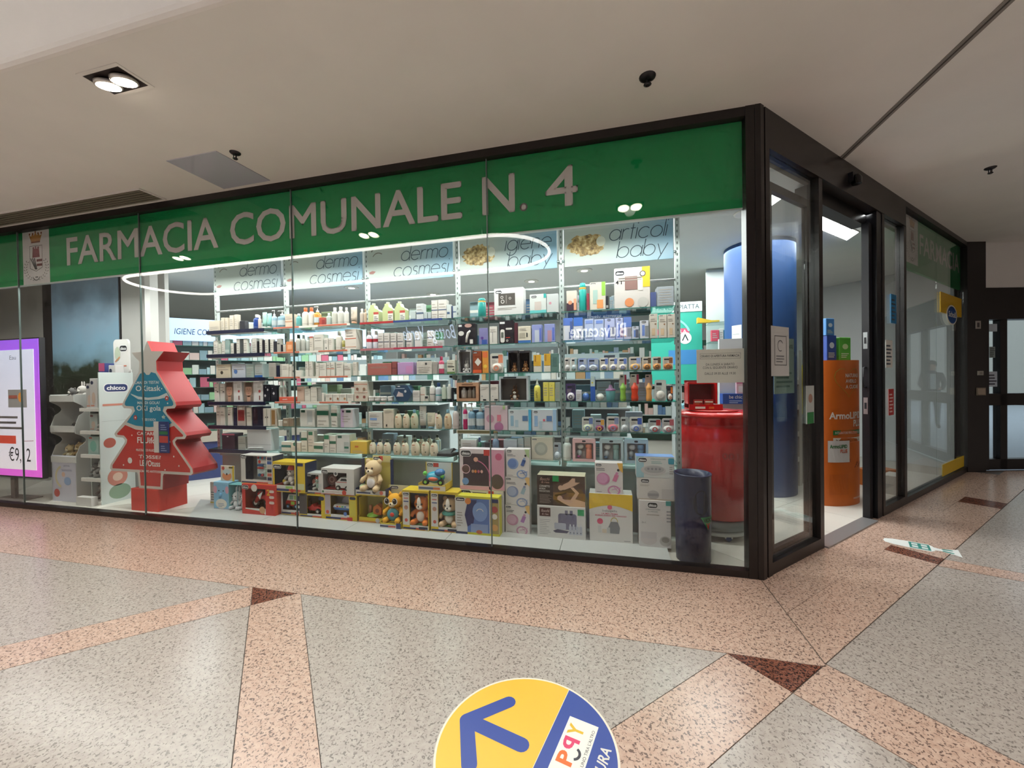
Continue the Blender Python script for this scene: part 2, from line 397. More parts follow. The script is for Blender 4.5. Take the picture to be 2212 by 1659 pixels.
SIGNGREEN = M('#0a9a55', 0.5, 0.0, 0.0, 0.15)
LET = M('#ddd3d0', 0.5)
def crest(g, x0, z0, w, h, y):
    """municipal arms on a white plate: crown, shield with tower, bend and bars, laurel"""
    X = lambda t: x0 + t * w; Z = lambda t: z0 + t * h
    g.rect(x0, z0, x0 + w, z0 + h, M('#e4dcdc', .5), y); y -= .0008
    gold, gold2, red, dk, gr = M('#c98b3f'), M('#8e4a20'), M('#8d3a3f'), M('#4b4a4a'), M('#5b6350')
    g.poly([(X(.34), Z(.79)), (X(.66), Z(.79)), (X(.74), Z(.93)), (X(.66), Z(.905)), (X(.62), Z(.965)), (X(.56), Z(.915)), (X(.5), Z(.985)), (X(.44), Z(.915)), (X(.38), Z(.965)), (X(.34), Z(.905)), (X(.26), Z(.93))], gold, y)
    g.rect(X(.33), Z(.775), X(.67), Z(.805), gold2, y - .0004)
    for t in (.28, .4, .5, .6, .72): g.disc(X(t), Z(.95 + (.03 if t == .5 else 0)), w * .03, gold2, y - .0004, n=8)
    g.line([(X(.27), Z(.72)), (X(.73), Z(.72)), (X(.73), Z(.30)), (X(.5), Z(.235)), (X(.27), Z(.30))], w * .012, dk, y, True)
    g.poly([(X(.36), Z(.5)), (X(.64), Z(.5)), (X(.62), Z(.66)), (X(.62), Z(.7)), (X(.56), Z(.7)), (X(.56), Z(.665)), (X(.52), Z(.665)), (X(.52), Z(.71)), (X(.47), Z(.71)), (X(.47), Z(.665)), (X(.44), Z(.665)), (X(.44), Z(.7)), (X(.38), Z(.7)), (X(.38), Z(.66))], red, y)
    for k in range(3): g.poly([(X(.28 + .07 * k), Z(.49)), (X(.315 + .07 * k), Z(.49)), (X(.50 + .02 * k), Z(.27)), (X(.455 + .02 * k), Z(.27))], dk, y)
    for zt in (.33, .415): g.rect(X(.52), Z(zt), X(.73), Z(zt + .045), red, y)
    for s in (-1, 1):
        for k in range(9):
            a = math.radians(-80 + 14 * k); cx = X(.5 + s * .40 * math.cos(a) * 1.02); cz = Z(.30 + .22 * math.sin(a))
            ang = a + PI / 2; dx, dz = s * math.cos(ang) * w * .07, math.sin(ang) * h * .035
            for o_ in (-1, 1):
                nx, nz = -dz * o_ * 1.4, dx * o_ * .5
                g.poly([(cx, cz), (cx + dx * .5 + nx, cz + dz * .5 + nz), (cx + dx + nx * .9, cz + dz + nz * .9)], gr if k % 2 else dk, y)
    g.ring(X(.5), Z(.17), w * .13, w * .15, dk, y, 12, 200, 340)
    g.rect(X(.46), Z(.115), X(.56), Z(.135), dk, y)

sg = empty('fascia_sign', (-4, 0.03, 2.58)); tag(sg, 'long green pharmacy fascia sign with white capital letters and arms', 'sign')
def kid(g, name, par):
    o = g.build(name, par); o.matrix_parent_inverse = par.matrix_basis.inverted(); return o
kid(G().box(-13.9, 0.024, 2.582, -0.078, 0.05, 3.19, SIGNGREEN), 'sign_panel', sg)
kid(G().box(-13.9, 0.051, 2.582, -0.078, 0.056, 3.19, M('#dfe2e0', .6)), 'bounce_sheet', sg)  # added white reflector, keeps green bounce off the section signs
kid(G().box(-13.9, 0.02, 2.572, -0.078, 0.052, 2.582, M('#cfd6d2', .3)), 'edge_strip', sg)
for s, xa, xb in (('FARMACIA', -6.84, -4.72), ('COMUNALE', -4.56, -2.168), ('N.', -1.982, -1.618), ('4', -1.462, -1.222)):
    # each letter its own raised piece, advancing by the font's own widths
    full = glyphs(s, 0)[2]; n = len(s); pos = []
    ref = [glyphs(s[:k + 1], .012)[2] * 1.0 for k in range(n)]
    hs = {}
    for k, ch in enumerate(s):
        pass
    vs_, fs_, asp = glyphs(s, 0)
    # islands of the string sorted by x give the letters
    par = list(range(len(vs_)))
    def find(a):
        while par[a] != a: par[a] = par[par[a]]; a = par[a]
        return a
    for f in fs_:
        for a in f[1:]: par[find(a)] = find(f[0])
    isl = {}
    for f in fs_: isl.setdefault(find(f[0]), []).append(f)
    for key in sorted(isl, key=lambda q: min(vs_[i][0] for f in isl[q] for i in f)):
        used = sorted({i for f in isl[key] for i in f}); mp = {i: k for k, i in enumerate(used)}; nn = len(used)
        pts = [(xa + vs_[i][0] * (xb - xa), 2.747 + vs_[i][1] * .302) for i in used]
        g = G(); g.add([(p[0], .0205, p[1]) for p in pts], [tuple(mp[i] for i in f) for f in isl[key]], LET)
        edges = {}
        for f in isl[key]:
            for a, c in zip(f, f[1:] + f[:1]):
                e = (min(a, c), max(a, c)); edges[e] = edges.get(e, 0) + 1
        g.add([(p[0], .0205, p[1]) for p in pts] + [(p[0], .0245, p[1]) for p in pts], [(mp[a], mp[c], nn + mp[c], nn + mp[a]) for (a, c), k in edges.items() if k == 1], M('#9c8f8d'))
        for (a, c), k in edges.items():          # heavier strokes: a narrow border all round the outline
            if k == 1:
                (xa_, za_), (xc_, zc_) = pts[mp[a]], pts[mp[c]]; l_ = math.hypot(xc_ - xa_, zc_ - za_) or 1e-9
                tx, tz = (xc_ - xa_) / l_ * .0055, (zc_ - za_) / l_ * .0055
                g.add([(xa_ - tx - tz, .0203, za_ - tz + tx), (xc_ + tx - tz, .0203, zc_ + tz + tx), (xc_ + tx + tz, .0203, zc_ + tz - tx), (xa_ - tx + tz, .0203, za_ - tz - tx)], [(0, 1, 2, 3)], LET)
        kid(g, 'letter', sg)
g = G(); crest(g, -7.575, 2.583, .447, .60, .0225); kid(g, 'coat_of_arms', sg)

# ---- right side of the shop (45 degrees): frame, fixed glass, sliding door, window, second sign
g = G(TR).box(.10, -.04, 2.98, 2.93, .05, H, FRAME).box(2.93, -.04, 3.19, 5.52, .05, H, FRAME)
struct(g.build('trim_5'))
g = G(TR).box(.10, -.035, 0, .935, .035, .085, FRAME).box(.87, -.035, .085, .935, .035, 2.98, FRAME)
struct(g.build('trim_6'))
struct(G(TR).box(.10, -.006, .085, .87, .006, 2.98, PANE).build('window_7'))
# door: track box, leaf parked behind the fixed pane, leaf pushed to the far side
dr = struct(G(TR).box(.935, .05, 2.86, 2.12, .16, 2.98, M('#0d0c0c', .4)).build('door_1'))
G(TR).box(.30, .07, 0.02, .36, .11, 2.86, FRAME).box(.93, .07, .02, .985, .11, 2.86, FRAME).box(.36, .07, .02, .93, .11, .09, FRAME).box(.36, .07, 2.80, .93, .11, 2.86, FRAME).build('door_leaf_frame', dr)
G(TR).box(.36, .086, .09, .93, .094, 2.80, PANE).build('door_pane', dr)
G(TR).box(2.02, .0, .0, 2.10, .055, 2.86, M('#17161a', .35)).box(2.12, -.03, .0, 2.25, .06, 2.98, M('#111116', .35)).box(2.10, .01, 0, 2.12, .05, 2.86, FRAME).build('door_leaf_edge', dr)
for zz in (1.65, 1.02): G(TR).box(2.017, .012, zz, 2.0205, .044, zz + .16, STEEL).box(2.014, .02, zz + .05, 2.018, .036, zz + .11, BLACK).build('lock_plate', dr)
G(TR).tube([(2.02, .03, 1.28), (1.97, .03, 1.28), (1.97, .03, 1.47), (2.02, .03, 1.47)], .008, BLACK, 8).build('door_handle', dr)
G(TR).tube([(.96, .03, 1.20), (.96, -.012, 1.22), (.96, -.012, 1.50), (.96, .03, 1.52)], .012, BLACK, 8).build('door_handle', dr)
G(TR).box(.94, -.06, 0.0, 2.02, .06, .012, M('#a9a9a9', .35, .6)).build('threshold', dr)
g = G(TR).box(2.25, -.035, 0, 2.31, .035, 2.98, FRAME).box(2.31, -.035, 0, 2.90, .035, .085, FRAME).box(2.88, -.035, .0, 2.955, .035, 2.98, FRAME).box(2.955, -.035, 0, 5.52, .035, .07, FRAME)
struct(g.build('trim_7'))
struct(G(TR).box(2.31, -.006, .085, 2.88, .006, 2.98, PANE).build('window_8'))
struct(G(TR).box(2.955, -.006, .07, 4.2, .006, 3.19, PANE).build('window_9'))
struct(G(TR).box(4.208, -.006, .07, 5.5, .006, 3.19, PANE).build('window_10'))
s2 = empty('fascia_sign', (2.9, 2.9, 2.58)); tag(s2, 'shorter green pharmacy sign with arms and one white word beside the door', 'sign')
kid(G(TR).box(2.96, .024, 2.585, 5.49, .05, 3.19, SIGNGREEN), 'sign_panel', s2)
g = G(TR); crest(g, 3.187, 2.66, .41, .53, .0225); kid(g, 'coat_of_arms', s2)
kid(G(TR).text('FARMACIA', 3.66, 2.81, .245, LET, .022, 1.76, bold=.012), 'lettering', s2)

# ---- dark wall beyond the right facade with the mall door
WO = Vector((3.924, 3.924, 0)); wa = math.atan2(R_ := .23941783, .97080657)
TW = Matrix.Translation(WO) @ Matrix.Rotation(wa, 4, 'Z')
DARKW = plaster('dark_wall_laminate', '#2b2523', 0.4, 0.12, 5)
struct(G(TW).box(-.02, -.06, 0, .24, .25, H, DARKW).build('wall_corner'))
struct(G(TW).box(.24, .0, 2.62, 8.4, .2, H, CEIL).box(2.6, .0, H, 8.4, .2, 6.0, CEIL).build('wall_bulkhead'))
g = G(TW).box(.24, .04, 0, .405, .2, 2.62, DARKW).box(.405, .04, 2.17, 8.4, .2, 2.62, DARKW).box(2.4, .04, 0, 8.4, .2, 2.17, DARKW)
struct(g.build('wall_right'))
d2 = struct(G(TW).box(.405, .07, 0, .425, .16, 2.17, FRAME).box(.605, .07, 0, .705, .16, 2.17, FRAME).box(.425, .07, 0, 2.4, .16, .15, FRAME).box(.425, .07, .93, 2.4, .16, 1.10, FRAME).box(1.5, .07, .15, 1.58, .16, 2.17, FRAME).build('door_2'))
SKYG = M('#a9cbe0', .2)
G(TW).box(.425, .11, .15, .605, .12, 2.17, PANE).build('door_pane', d2)
G(TW).box(.705, .11, .15, 1.5, .12, 2.17, PANE).build('door_pane', d2)
G(TW).box(1.58, .11, .15, 2.4, .12, 2.17, PANE).build('door_pane', d2)

# ---- street outside the mall door
struct(G().slab([(4.2, 4.2), (14, 6.4), (40, 20), (30, 45), (2, 30)], -.1, -.02, M('#b9bec2', .8)).build('street'))
struct(G(Matrix.Translation((16, 19, 0)) @ Matrix.Rotation(math.radians(-35), 4, 'Z')).box(-12, 0, 0, 12, 3, 7, M('#c9c4b8', .8)).build('exterior_building'))

# ---- the other side of the concourse (seen only mirrored in the shop glass)
struct(G().box(-14, -9.4, 0, 12, -9.2, 6.0, M('#5a544f', .6)).build('wall_front'))
BLUE_E = M('#2457c8', .4, 0, 2.2)
def opp(name, label, cat): return tag(empty(name, (0, -9.1, 2)), label, cat)
o = opp('shop_sign', 'glowing white script shop sign across the concourse, mirrored in the pharmacy glass', 'sign')
TB = Matrix.Translation((0, -9.17, 0)) @ Matrix.Rotation(PI, 4, 'Z')     # text facing +y
g = G(TB).text('Bottega Verde', 5.85, 2.66, .62, M('#cfe0ff', .4, 0, 9.0), -.03, 1.9, shear=.25); kid(g, 'glowing_letters', o)
kid(G(TB).box(5.7, -.01, 2.45, 8.1, .02, 3.5, M('#1c2a22', .5)), 'backing_board', o)
o = opp('shop_sign', 'blue lit travel agency sign across the concourse, mirrored in the pharmacy glass', 'sign')
kid(G(TB).box(.35, -.06, 2.52, 2.3, .02, 3.42, BLUE_E), 'light_box', o)
g = G(TB).text('Bluvacanze', .48, 2.66, .40, M('#ffffff', .4, 0, 9.0), -.07, 1.65, bold=.02)
g.text('agenzia viaggi', .6, 3.2, .13, M('#ffffff', .4, 0, 6.0), -.07, 1.0); kid(g, 'glowing_letters', o)
# oval LED loop light hanging in the atrium
g = G(); pts = []
for i in range(28):
    a = -PI / 2 + PI * i / 27; pts.append((-3.15 + 1.02 * math.cos(a), -4.75 + 1.02 * math.sin(a) * 1.02, 4.0))
for i in range(28):
    a = PI / 2 + PI * i / 27; pts.append((-11.9 + 1.02 * math.cos(a), -4.85 + 1.02 * math.sin(a), 4.0))
lp = tag(empty('loop_light', (-7, -4.8, 4)), 'long oval white LED loop light hanging over the concourse', 'light')
LEDW = M('#fff8f0', .4, 0, 14.0)
kid(G().tube(pts, .032, LEDW, 6, True), 'led_tube', lp)
for x in (-3.2, -7.5, -11.8):
    for y in (-3.75, -5.8): kid(G().tube([(x, y, 4.03), (x, y, 5.94)], .004, STEEL, 5), 'suspension_wire', lp)

# ---- ceiling fittings of the concourse
LAMP = M('#fff1dc', .4, 0, 30.0)
def twin_spot(x, y, label):
    r = tag(empty('ceiling_spotlight', (x, y, H)), label, 'ceiling light')
    W, D = .145, .078
    g = G()
    for (a, b_, c, d) in ((-W - .02, -D - .02, W + .02, -D), (-W - .02, D, W + .02, D + .02), (-W - .02, -D, -W, D), (W, -D, W + .02, D)): g.box(a, b_, -.004, c, d, .0, CEIL)
    g.build('trim_frame', r)
    g = G(); dk = M('#2a211d', .5)
    g.box(-W, -D, -.0025, W, D, -.0005, dk); g.build('recess', r)
    for k in (-1, 1):
        T = Matrix.Translation((k * .066, 0, -.010)) @ Matrix.Rotation(math.radians(12), 4, 'X')
        G(T).lathe([(.060, -.014), (.066, -.012), (.066, .006), (.05, .008)], 0, 0, M('#d9d4cc', .3, .5), 20).build('lamp_ring', r)
        G(T).lathe([(.0, -.020), (.030, -.019), (.052, -.0165), (.058, -.0145)], 0, 0, LAMP, 20).build('lamp_lens', r)
    l = bpy.data.lights.new('spot_lamp', 'SPOT'); l.energy = 75; l.color = (1, .93, .84); l.spot_size = math.radians(140); l.spot_blend = 1.0; l.shadow_soft_size = .06
    lo = bpy.data.objects.new('spot_lamp', l); COL.objects.link(lo); lo.parent = r; lo.location = (0, 0, -.05)
    return r
twin_spot(-3.88, -1.29, 'twin recessed spotlight in the ceiling above the pharmacy sign')
twin_spot(-0.76, -1.36, 'twin recessed spotlight in the ceiling nearer the shop corner')
twin_spot(-6.97, -1.33, 'twin recessed spotlight in the ceiling towards the far end')
def sprinkler(x, y, label, s=1.0):
    dk = M('#2c2a2e', .35, .4)
    r = tag(empty('sprinkler', (x, y, H)), label, 'sprinkler')
    G().lathe([(.050 * s, .0), (.048 * s, -.006), (.036 * s, -.013), (.020 * s, -.016)], 0, 0, dk, 18).build('escutcheon', r)
    g = G()
    for k in range(3):
        a = 2.1 * k; g.tube([(.011 * math.cos(a), .011 * math.sin(a), -.014), (.011 * math.cos(a), .011 * math.sin(a), -.045)], .0035, dk, 5)
    g.build('sprinkler_arms', r)
    G().lathe([(.022 * s, -.045), (.024 * s, -.048), (.012, -.055)], 0, 0, dk, 12).build('deflector', r)
sprinkler(-.75, -.485, 'dark round sprinkler head on the ceiling above the numeral four', 1.0)
sprinkler(-3.88, -.51, 'small dark sprinkler head on the ceiling beside the pale access panel', .8)
sprinkler(2.36, 1.44, 'tiny sprinkler on the ceiling beyond the metal ceiling joint', .8)
g = G().slab([(-4.52, -.57), (-4.0, -.57), (-3.97, -.09), (-4.51, -.08)], H - .006, H + .001, M('#c2c2cf', .12)); tag(g.build('ceiling_hatch'), 'glossy pale lilac access hatch set in the ceiling', 'hatch')
r = tag(empty('air_vent', (-6.5, -.18, H)), 'long slotted air vent grille in the ceiling above the sign', 'vent')
kid(G().box(-9.0, -.285, H - .003, -5.265, -.075, H + .001, M('#2a2620', .6)), 'backing', r)
g = G().box(-9.02, -.30, H - .012, -5.25, -.285, H, CEIL).box(-9.02, -.075, H - .012, -5.25, -.06, H, CEIL).box(-5.265, -.285, H - .012, -5.25, -.075, H, CEIL); kid(g, 'frame', r)
for k in range(6): kid(G().box(-9.0, -.272 + k * .034, H - .012, -5.265, -.258 + k * .034, H - .003, M('#8a8372', .5)), 'slat', r)

# ---- floor stickers
def xy(pts, c, a):
    ca, sa = math.cos(a), math.sin(a); return [(c[0] + p[0] * ca - p[1] * sa, c[1] + p[0] * sa + p[1] * ca) for p in pts]
TS = lambda x, y, a, z: Matrix.Translation((x, y, z)) @ Matrix.Rotation(a, 4, 'Z') @ Matrix.Rotation(-PI / 2, 4, 'X')   # local x,z -> floor plane; -y up
r = tag(empty('floor_sticker', (-1.325, -1.60, 0)), 'round yellow and blue floor sticker with a thick arrow', 'floor sticker')
SA = math.radians(13.6 + 14.0)
# sticker axes: local +x along the arrow's tail direction (arrow points to -x)
T = Matrix.Translation((-1.325, -1.602, 0)) @ Matrix.Rotation(SA_ := math.radians(-13.5), 4, 'Z')
def flat(g, pts, mat, z): return g.add([(p[0], p[1], z) for p in pts], [tuple(range(len(pts)))], mat)
RD = .347
circ = lambda R_, a0, a1, n: [(R_ * math.cos(math.radians(a0 + (a1 - a0) * i / n)), R_ * math.sin(math.radians(a0 + (a1 - a0) * i / n))) for i in range(n + 1)]
YEL, SBL = M('#f0bf3c', .35), M('#34489c', .35)
g = G(T); g.slab(circ(RD, 0, 357, 60), .0005, .002, M('#efe4d2', .4)); kid(g, 'vinyl_disc', r)
c0 = math.degrees(math.acos(.055 / .338))
g = G(T); flat(g, circ(.338, c0, 360 - c0, 44), YEL, .0024); kid(g, 'yellow_field', r)
g = G(T); flat(g, circ(.338, -c0 + .4, c0 - .4, 44), SBL, .0024); kid(g, 'blue_field', r)
g = G(T)
def stroke(g, a, c, w, mat, z, n=8):
    dx, dy = c[0] - a[0], c[1] - a[1]; an = math.atan2(dy, dx)
    pts = [(c[0] + w * math.cos(an - PI / 2 + PI * i / n), c[1] + w * math.sin(an - PI / 2 + PI * i / n)) for i in range(n + 1)] + [(a[0] + w * math.cos(an + PI / 2 + PI * i / n), a[1] + w * math.sin(an + PI / 2 + PI * i / n)) for i in range(n + 1)]
    return flat(g, pts, mat, z)
stroke(g, (-.265, .0), (-.02, .0), .031, SBL, .0028); stroke(g, (-.27, .0), (-.155, .155), .029, SBL, .0029); stroke(g, (-.27, .0), (-.155, -.155), .029, SBL, .0030); kid(g, 'arrow', r)
g = G(T)
flat(g, [(.105, -.20), (.225, -.20), (.225, .205), (.105, .205)], M('#f3efe6', .4), .0028); kid(g, 'white_label', r)
# lettering runs along +y of the sticker (rotated a quarter turn)
TL = T @ Matrix.Rotation(PI / 2, 4, 'Z') @ Matrix.Rotation(-PI / 2, 4, 'X')
TL = T @ Matrix(((0, 0, -1, 0), (1, 0, 0, 0), (0, -1, 0, 0), (0, 0, 0, 1)))   # local x -> sticker y, local z -> -sticker x, local -y -> up
g = G(TL); zz = -.0032
for ch, x, cl in (('K', -.18, '#2e9c8e'), ('Z', -.125, '#2e9c8e'), ('A', -.065, '#c3cf3d'), ('P', .0, '#e8702a'), ('q', .062, '#e0406e'), ('Y', .125, '#e2b92c')): g.text(ch, x, -.178, .06, M(cl, .4), zz, .052, bold=.03)
for k in range(5):
    pass
g.ring(.055, -.170, .018, .028, M('#3a3640'), zz - .0002, 10, 200, 340)
g.text("CENTRO COMMERCIALE UNO TIRA L'ALTRO", -.19, -.218, .012, M('#4a4a4a'), zz, .37)
g.text('APERTURA', -.12, -.295, .040, WHITE, zz, .25, bold=.02, shear=.2); g.text('NUOVA', -.30, -.295, .040, WHITE, zz, .13, bold=.02, shear=.2)
kid(g, 'lettering', r)

r = tag(empty('floor_sticker', (1.44, .80, 0)), 'white and teal foot shaped distance sticker on the pink granite border', 'floor sticker')
a = math.radians(-27)
T = Matrix.Translation((1.42, .825, 0)) @ Matrix.Rotation(a, 4, 'Z')
prof = [(-.20, .0), (-.19, .045), (-.14, .07), (-.05, .082), (.0, .085), (.07, .085), (.09, .06), (.10, .035), (.13, .025), (.16, .04), (.2, .06), (.235, .085)]
pts = prof + [(x, -z) for x, z in reversed(prof[1:])]
kid(G(T).slab(pts, .0005, .0018, M('#eef2ee', .4)), 'vinyl_sole', r)
g = G(T); teal = M('#3f8f84', .4)
flat(g, [(-.045, .07), (.075, .07), (.075, -.07), (-.045, -.07)], teal, .0022)
for x, z in ((-.03, .01), (.025, .01), (-.03, -.05), (.025, -.05)): flat(g, [(x, z), (x + .035, z), (x + .035, z + .04), (x, z + .04)], M('#dfe8e4'), .0025)
for s in (-1, 1): stroke(g, (.15, s * .02), (.19, s * .03), .012, teal, .0022)
g.add([], [], teal); kid(g, 'printed_figures', r)

# ---- small fixtures on the right facade
r = tag(empty('door_sensor', (1.05, 1.05, 3.1)), 'small black automatic door sensor on the dark header', 'sensor')
kid(G(TR).box(1.42, -.075, 3.075, 1.56, -.038, 3.15, BLACK), 'housing', r)
kid(G(TR).lathe([(.035, -.05), (.037, 0), (.02, .03)], 1.47, -.085, M('#0b0b0d', .15), 14, z0=3.1), 'sensor_eye', r)
r = tag(empty('advert_plate', (3.4, 3.4, 2.4)), 'yellow advert plate with a blue oval hanging on the right window', 'sign')
kid(G(TR).box(4.29, -.022, 2.175, 5.29, -.012, 2.43, M('#e0b21e', .4)), 'yellow_plate', r)
kid(G(TR).prism([(4.78 + .24 * math.cos(i * PI / 12), 2.17 + .13 * math.sin(i * PI / 12)) for i in range(24)], -.028, -.02, M('#e9e4d4')), 'oval_plate', r)
g = G(TR).disc(4.78, 2.17, .215, M('#1d4a8f'), -.0285, .112, 24); g.text('Scholl', 4.78, 2.14, .075, WHITE, -.0295, .34, 'c', .02); kid(g, 'printed_emblem', r)
tag(G(TR).box(4.41, -.012, .085, 5.46, -.008, .235, M('#dcb51d', .4)).build('floor_level_strip'), 'plain yellow strip low on the right window', 'sign')
r = tag(empty('wall_switch', TW @ Vector((.15, -.07, 1.4))), 'small pale switch plate on the dark corner wall', 'switch'); r.rotation_euler[2] = wa
G().box(-.04, -.002, -.03, .04, .006, .03, M('#a9a294')).build('plate', r); G().box(-.015, -.006, -.018, .02, -.002, .018, M('#8a8478')).build('rocker', r)
r = tag(empty('access_hatch', TW @ Vector((.16, -.07, 1.14))), 'square beige hatch with a rim below the wall switch', 'hatch'); r.rotation_euler[2] = wa
G().box(-.065, -.002, -.055, .065, .006, .055, M('#77695a')).build('rim', r); G().box(-.05, -.006, -.042, .05, -.002, .042, M('#a08f7c')).build('flap', r)
r = tag(empty('exit_symbol_sign', TW @ Vector((.12, -.07, 2.08))), 'tiny pictogram sign high on the dark corner wall', 'sign'); r.rotation_euler[2] = wa
G().box(-.035, -.002, -.055, .035, .006, .055, M('#a79c92')).build('plate', r); G().box(-.018, -.005, -.035, .012, -.002, .03, M('#4a4340')).build('pictogram', r)
# papers on the mall door
for z0, z1, cl, nm in ((2.0, 2.11, '#b9c3cc', 'topmost pale notice on the narrow pane of the mall door'), (1.20, 1.42, '#c4ccd6', 'lower white notice with dark rules on the narrow mall door pane')):
    r = tag(empty('door_notice', TW @ Vector((.515, .095, z0))), nm, 'notice'); r.rotation_euler[2] = wa
    G().box(-.075, .0, 0, .075, .004, z1 - z0, M(cl, .5)).build('sheet', r)
    if z1 < 2: G().lines(-.07, .03, .07, z1 - z0 - .02, 4, M('#3a3a48'), -.0015).build('printed_lines', r)
r = tag(empty('hanging_tag', TW @ Vector((.515, .095, 1.62))), 'grey printed leaflet stuck on the mall door pane', 'notice'); r.rotation_euler[2] = wa
G().box(-.035, 0, 0, .045, .004, .16, M('#8e9a98', .5)).build('sheet', r); G().lines(-.03, .02, .04, .15, 5, M('#4a5452'), -.0015).build('printed_lines', r)
for a_, s0, z0, w, h, cl, nm in (('notice', 2.57, 1.93, .16, .30, '#2c7fb0', 'blue paper notice taped on the slim window by the door'), ('notice', 2.42, 1.47, .19, .28, '#d8d4cc', 'white printed sheet on the slim window by the door'), ('price_tag', 2.50, .98, .14, .27, '#b8322e', 'red hanging tag on the slim window by the door')):
    r = tag(empty(a_, sd(s0, -.012) + (z0,), E45), nm, 'notice')
    G().box(0, 0, 0, w, .003, h, M(cl, .5)).build('sheet', r); G().lines(.01, .03, w - .01, h - .03, 6, M('#454a55' if cl != '#b8322e' else '#e0c0b8'), -.0012).build('printed_lines', r)
r = tag(empty('notice', sd(.16, -.012) + (1.40,), E45), 'white pictogram sheet taped on the fixed glass beside the door', 'notice')
G().box(0, 0, 0, .26, .003, .36, M('#d9d7d2', .5)).build('sheet', r)
g = G().line([(.05, .08), (.22, .08), (.22, .29), (.05, .29)], .005, M('#6a6a6a'), -.0012, True); g.ring(.13, .22, .035, .042, M('#77777a'), -.0012, 14, 30, 300); g.lines(.07, .10, .2, .16, 3, M('#8a8a8a'), -.0012); kidless = g.build('printed_lines', r)
r = tag(empty('notice', sd(.44, .10) + (1.26,), E45), 'pale green printed poster behind the fixed glass beside the door', 'notice')
G().box(0, 0, 0, .32, .003, .44, M('#bcd0c8', .5)).build('sheet', r); G().text('IGIENIZZANTE', .02, .36, .03, M('#3c5a56'), -.0012, .28).lines(.03, .05, .29, .33, 8, M('#7d9a94'), -.0012).build('printed_lines', r)
r = tag(empty('leaflet_holder', sd(.69, -.014) + (1.02,), E45), 'small green portrait card holder stuck beside the door handle', 'notice')
G().box(0, 0, 0, .13, .004, .30, M('#c9cec8', .4)).build('card', r); G().rect(.01, .0, .12, .09, M('#3f8f4f'), -.0012).disc(.065, .2, .035, M('#b08a78'), -.0012).build('printed_picture', r)

# ================================================================ window display fixtures
YU = 0.60                                                    # plane of the uprights
UX = [-5.458, -4.480, -3.452, -2.440, -1.416, -0.416]
SZ = [2.000, 1.735, 1.468, 1.203, 0.936, 0.668]              # top faces of the six glass shelves
PLAT = 0.03
UPR = M('#b4bdb9', .35, .3)
pf = tag(empty('display_platform', (-2.9, .33, 0)), 'low grey platform of wide boards along the foot of the window', 'platform')
xs = [-5.30, -4.40, -3.40, -2.39, -1.40, -.56]
for a, c in zip(xs, xs[1:]):
    pts = [(a + .002, .045), (c - .002, .045), (c - .002, .585), (a + .002, .585)]
    if a == xs[0]: pts = [(-5.22, .045), (c - .002, .045), (c - .002, .585), (-5.75, .585)]
    kid(G().slab(pts, 0.0, PLAT, M('#b3b5b2', .4)), 'board', pf)
cb = tag(empty('low_back_cabinet', (-2.9, .7, 0)), 'long grey low cabinet running behind the toys under the glass shelves', 'cabinet')
for a, c in zip(UX, UX[1:]):
    kid(G().box(a + .003, .625, 0.0, c - .003, .95, .56, M('#a5a49d', .5)), 'cabinet_front', cb)
kid(G().box(UX[0] - .02, .615, .56, UX[-1] + .02, .97, .585, M('#9aa3a0', .35)), 'cabinet_top', cb)

SGN = ['leftmost dermo cosmesi sign', 'second dermo cosmesi sign', 'third dermo cosmesi sign', 'igiene baby sign', 'articoli baby sign']
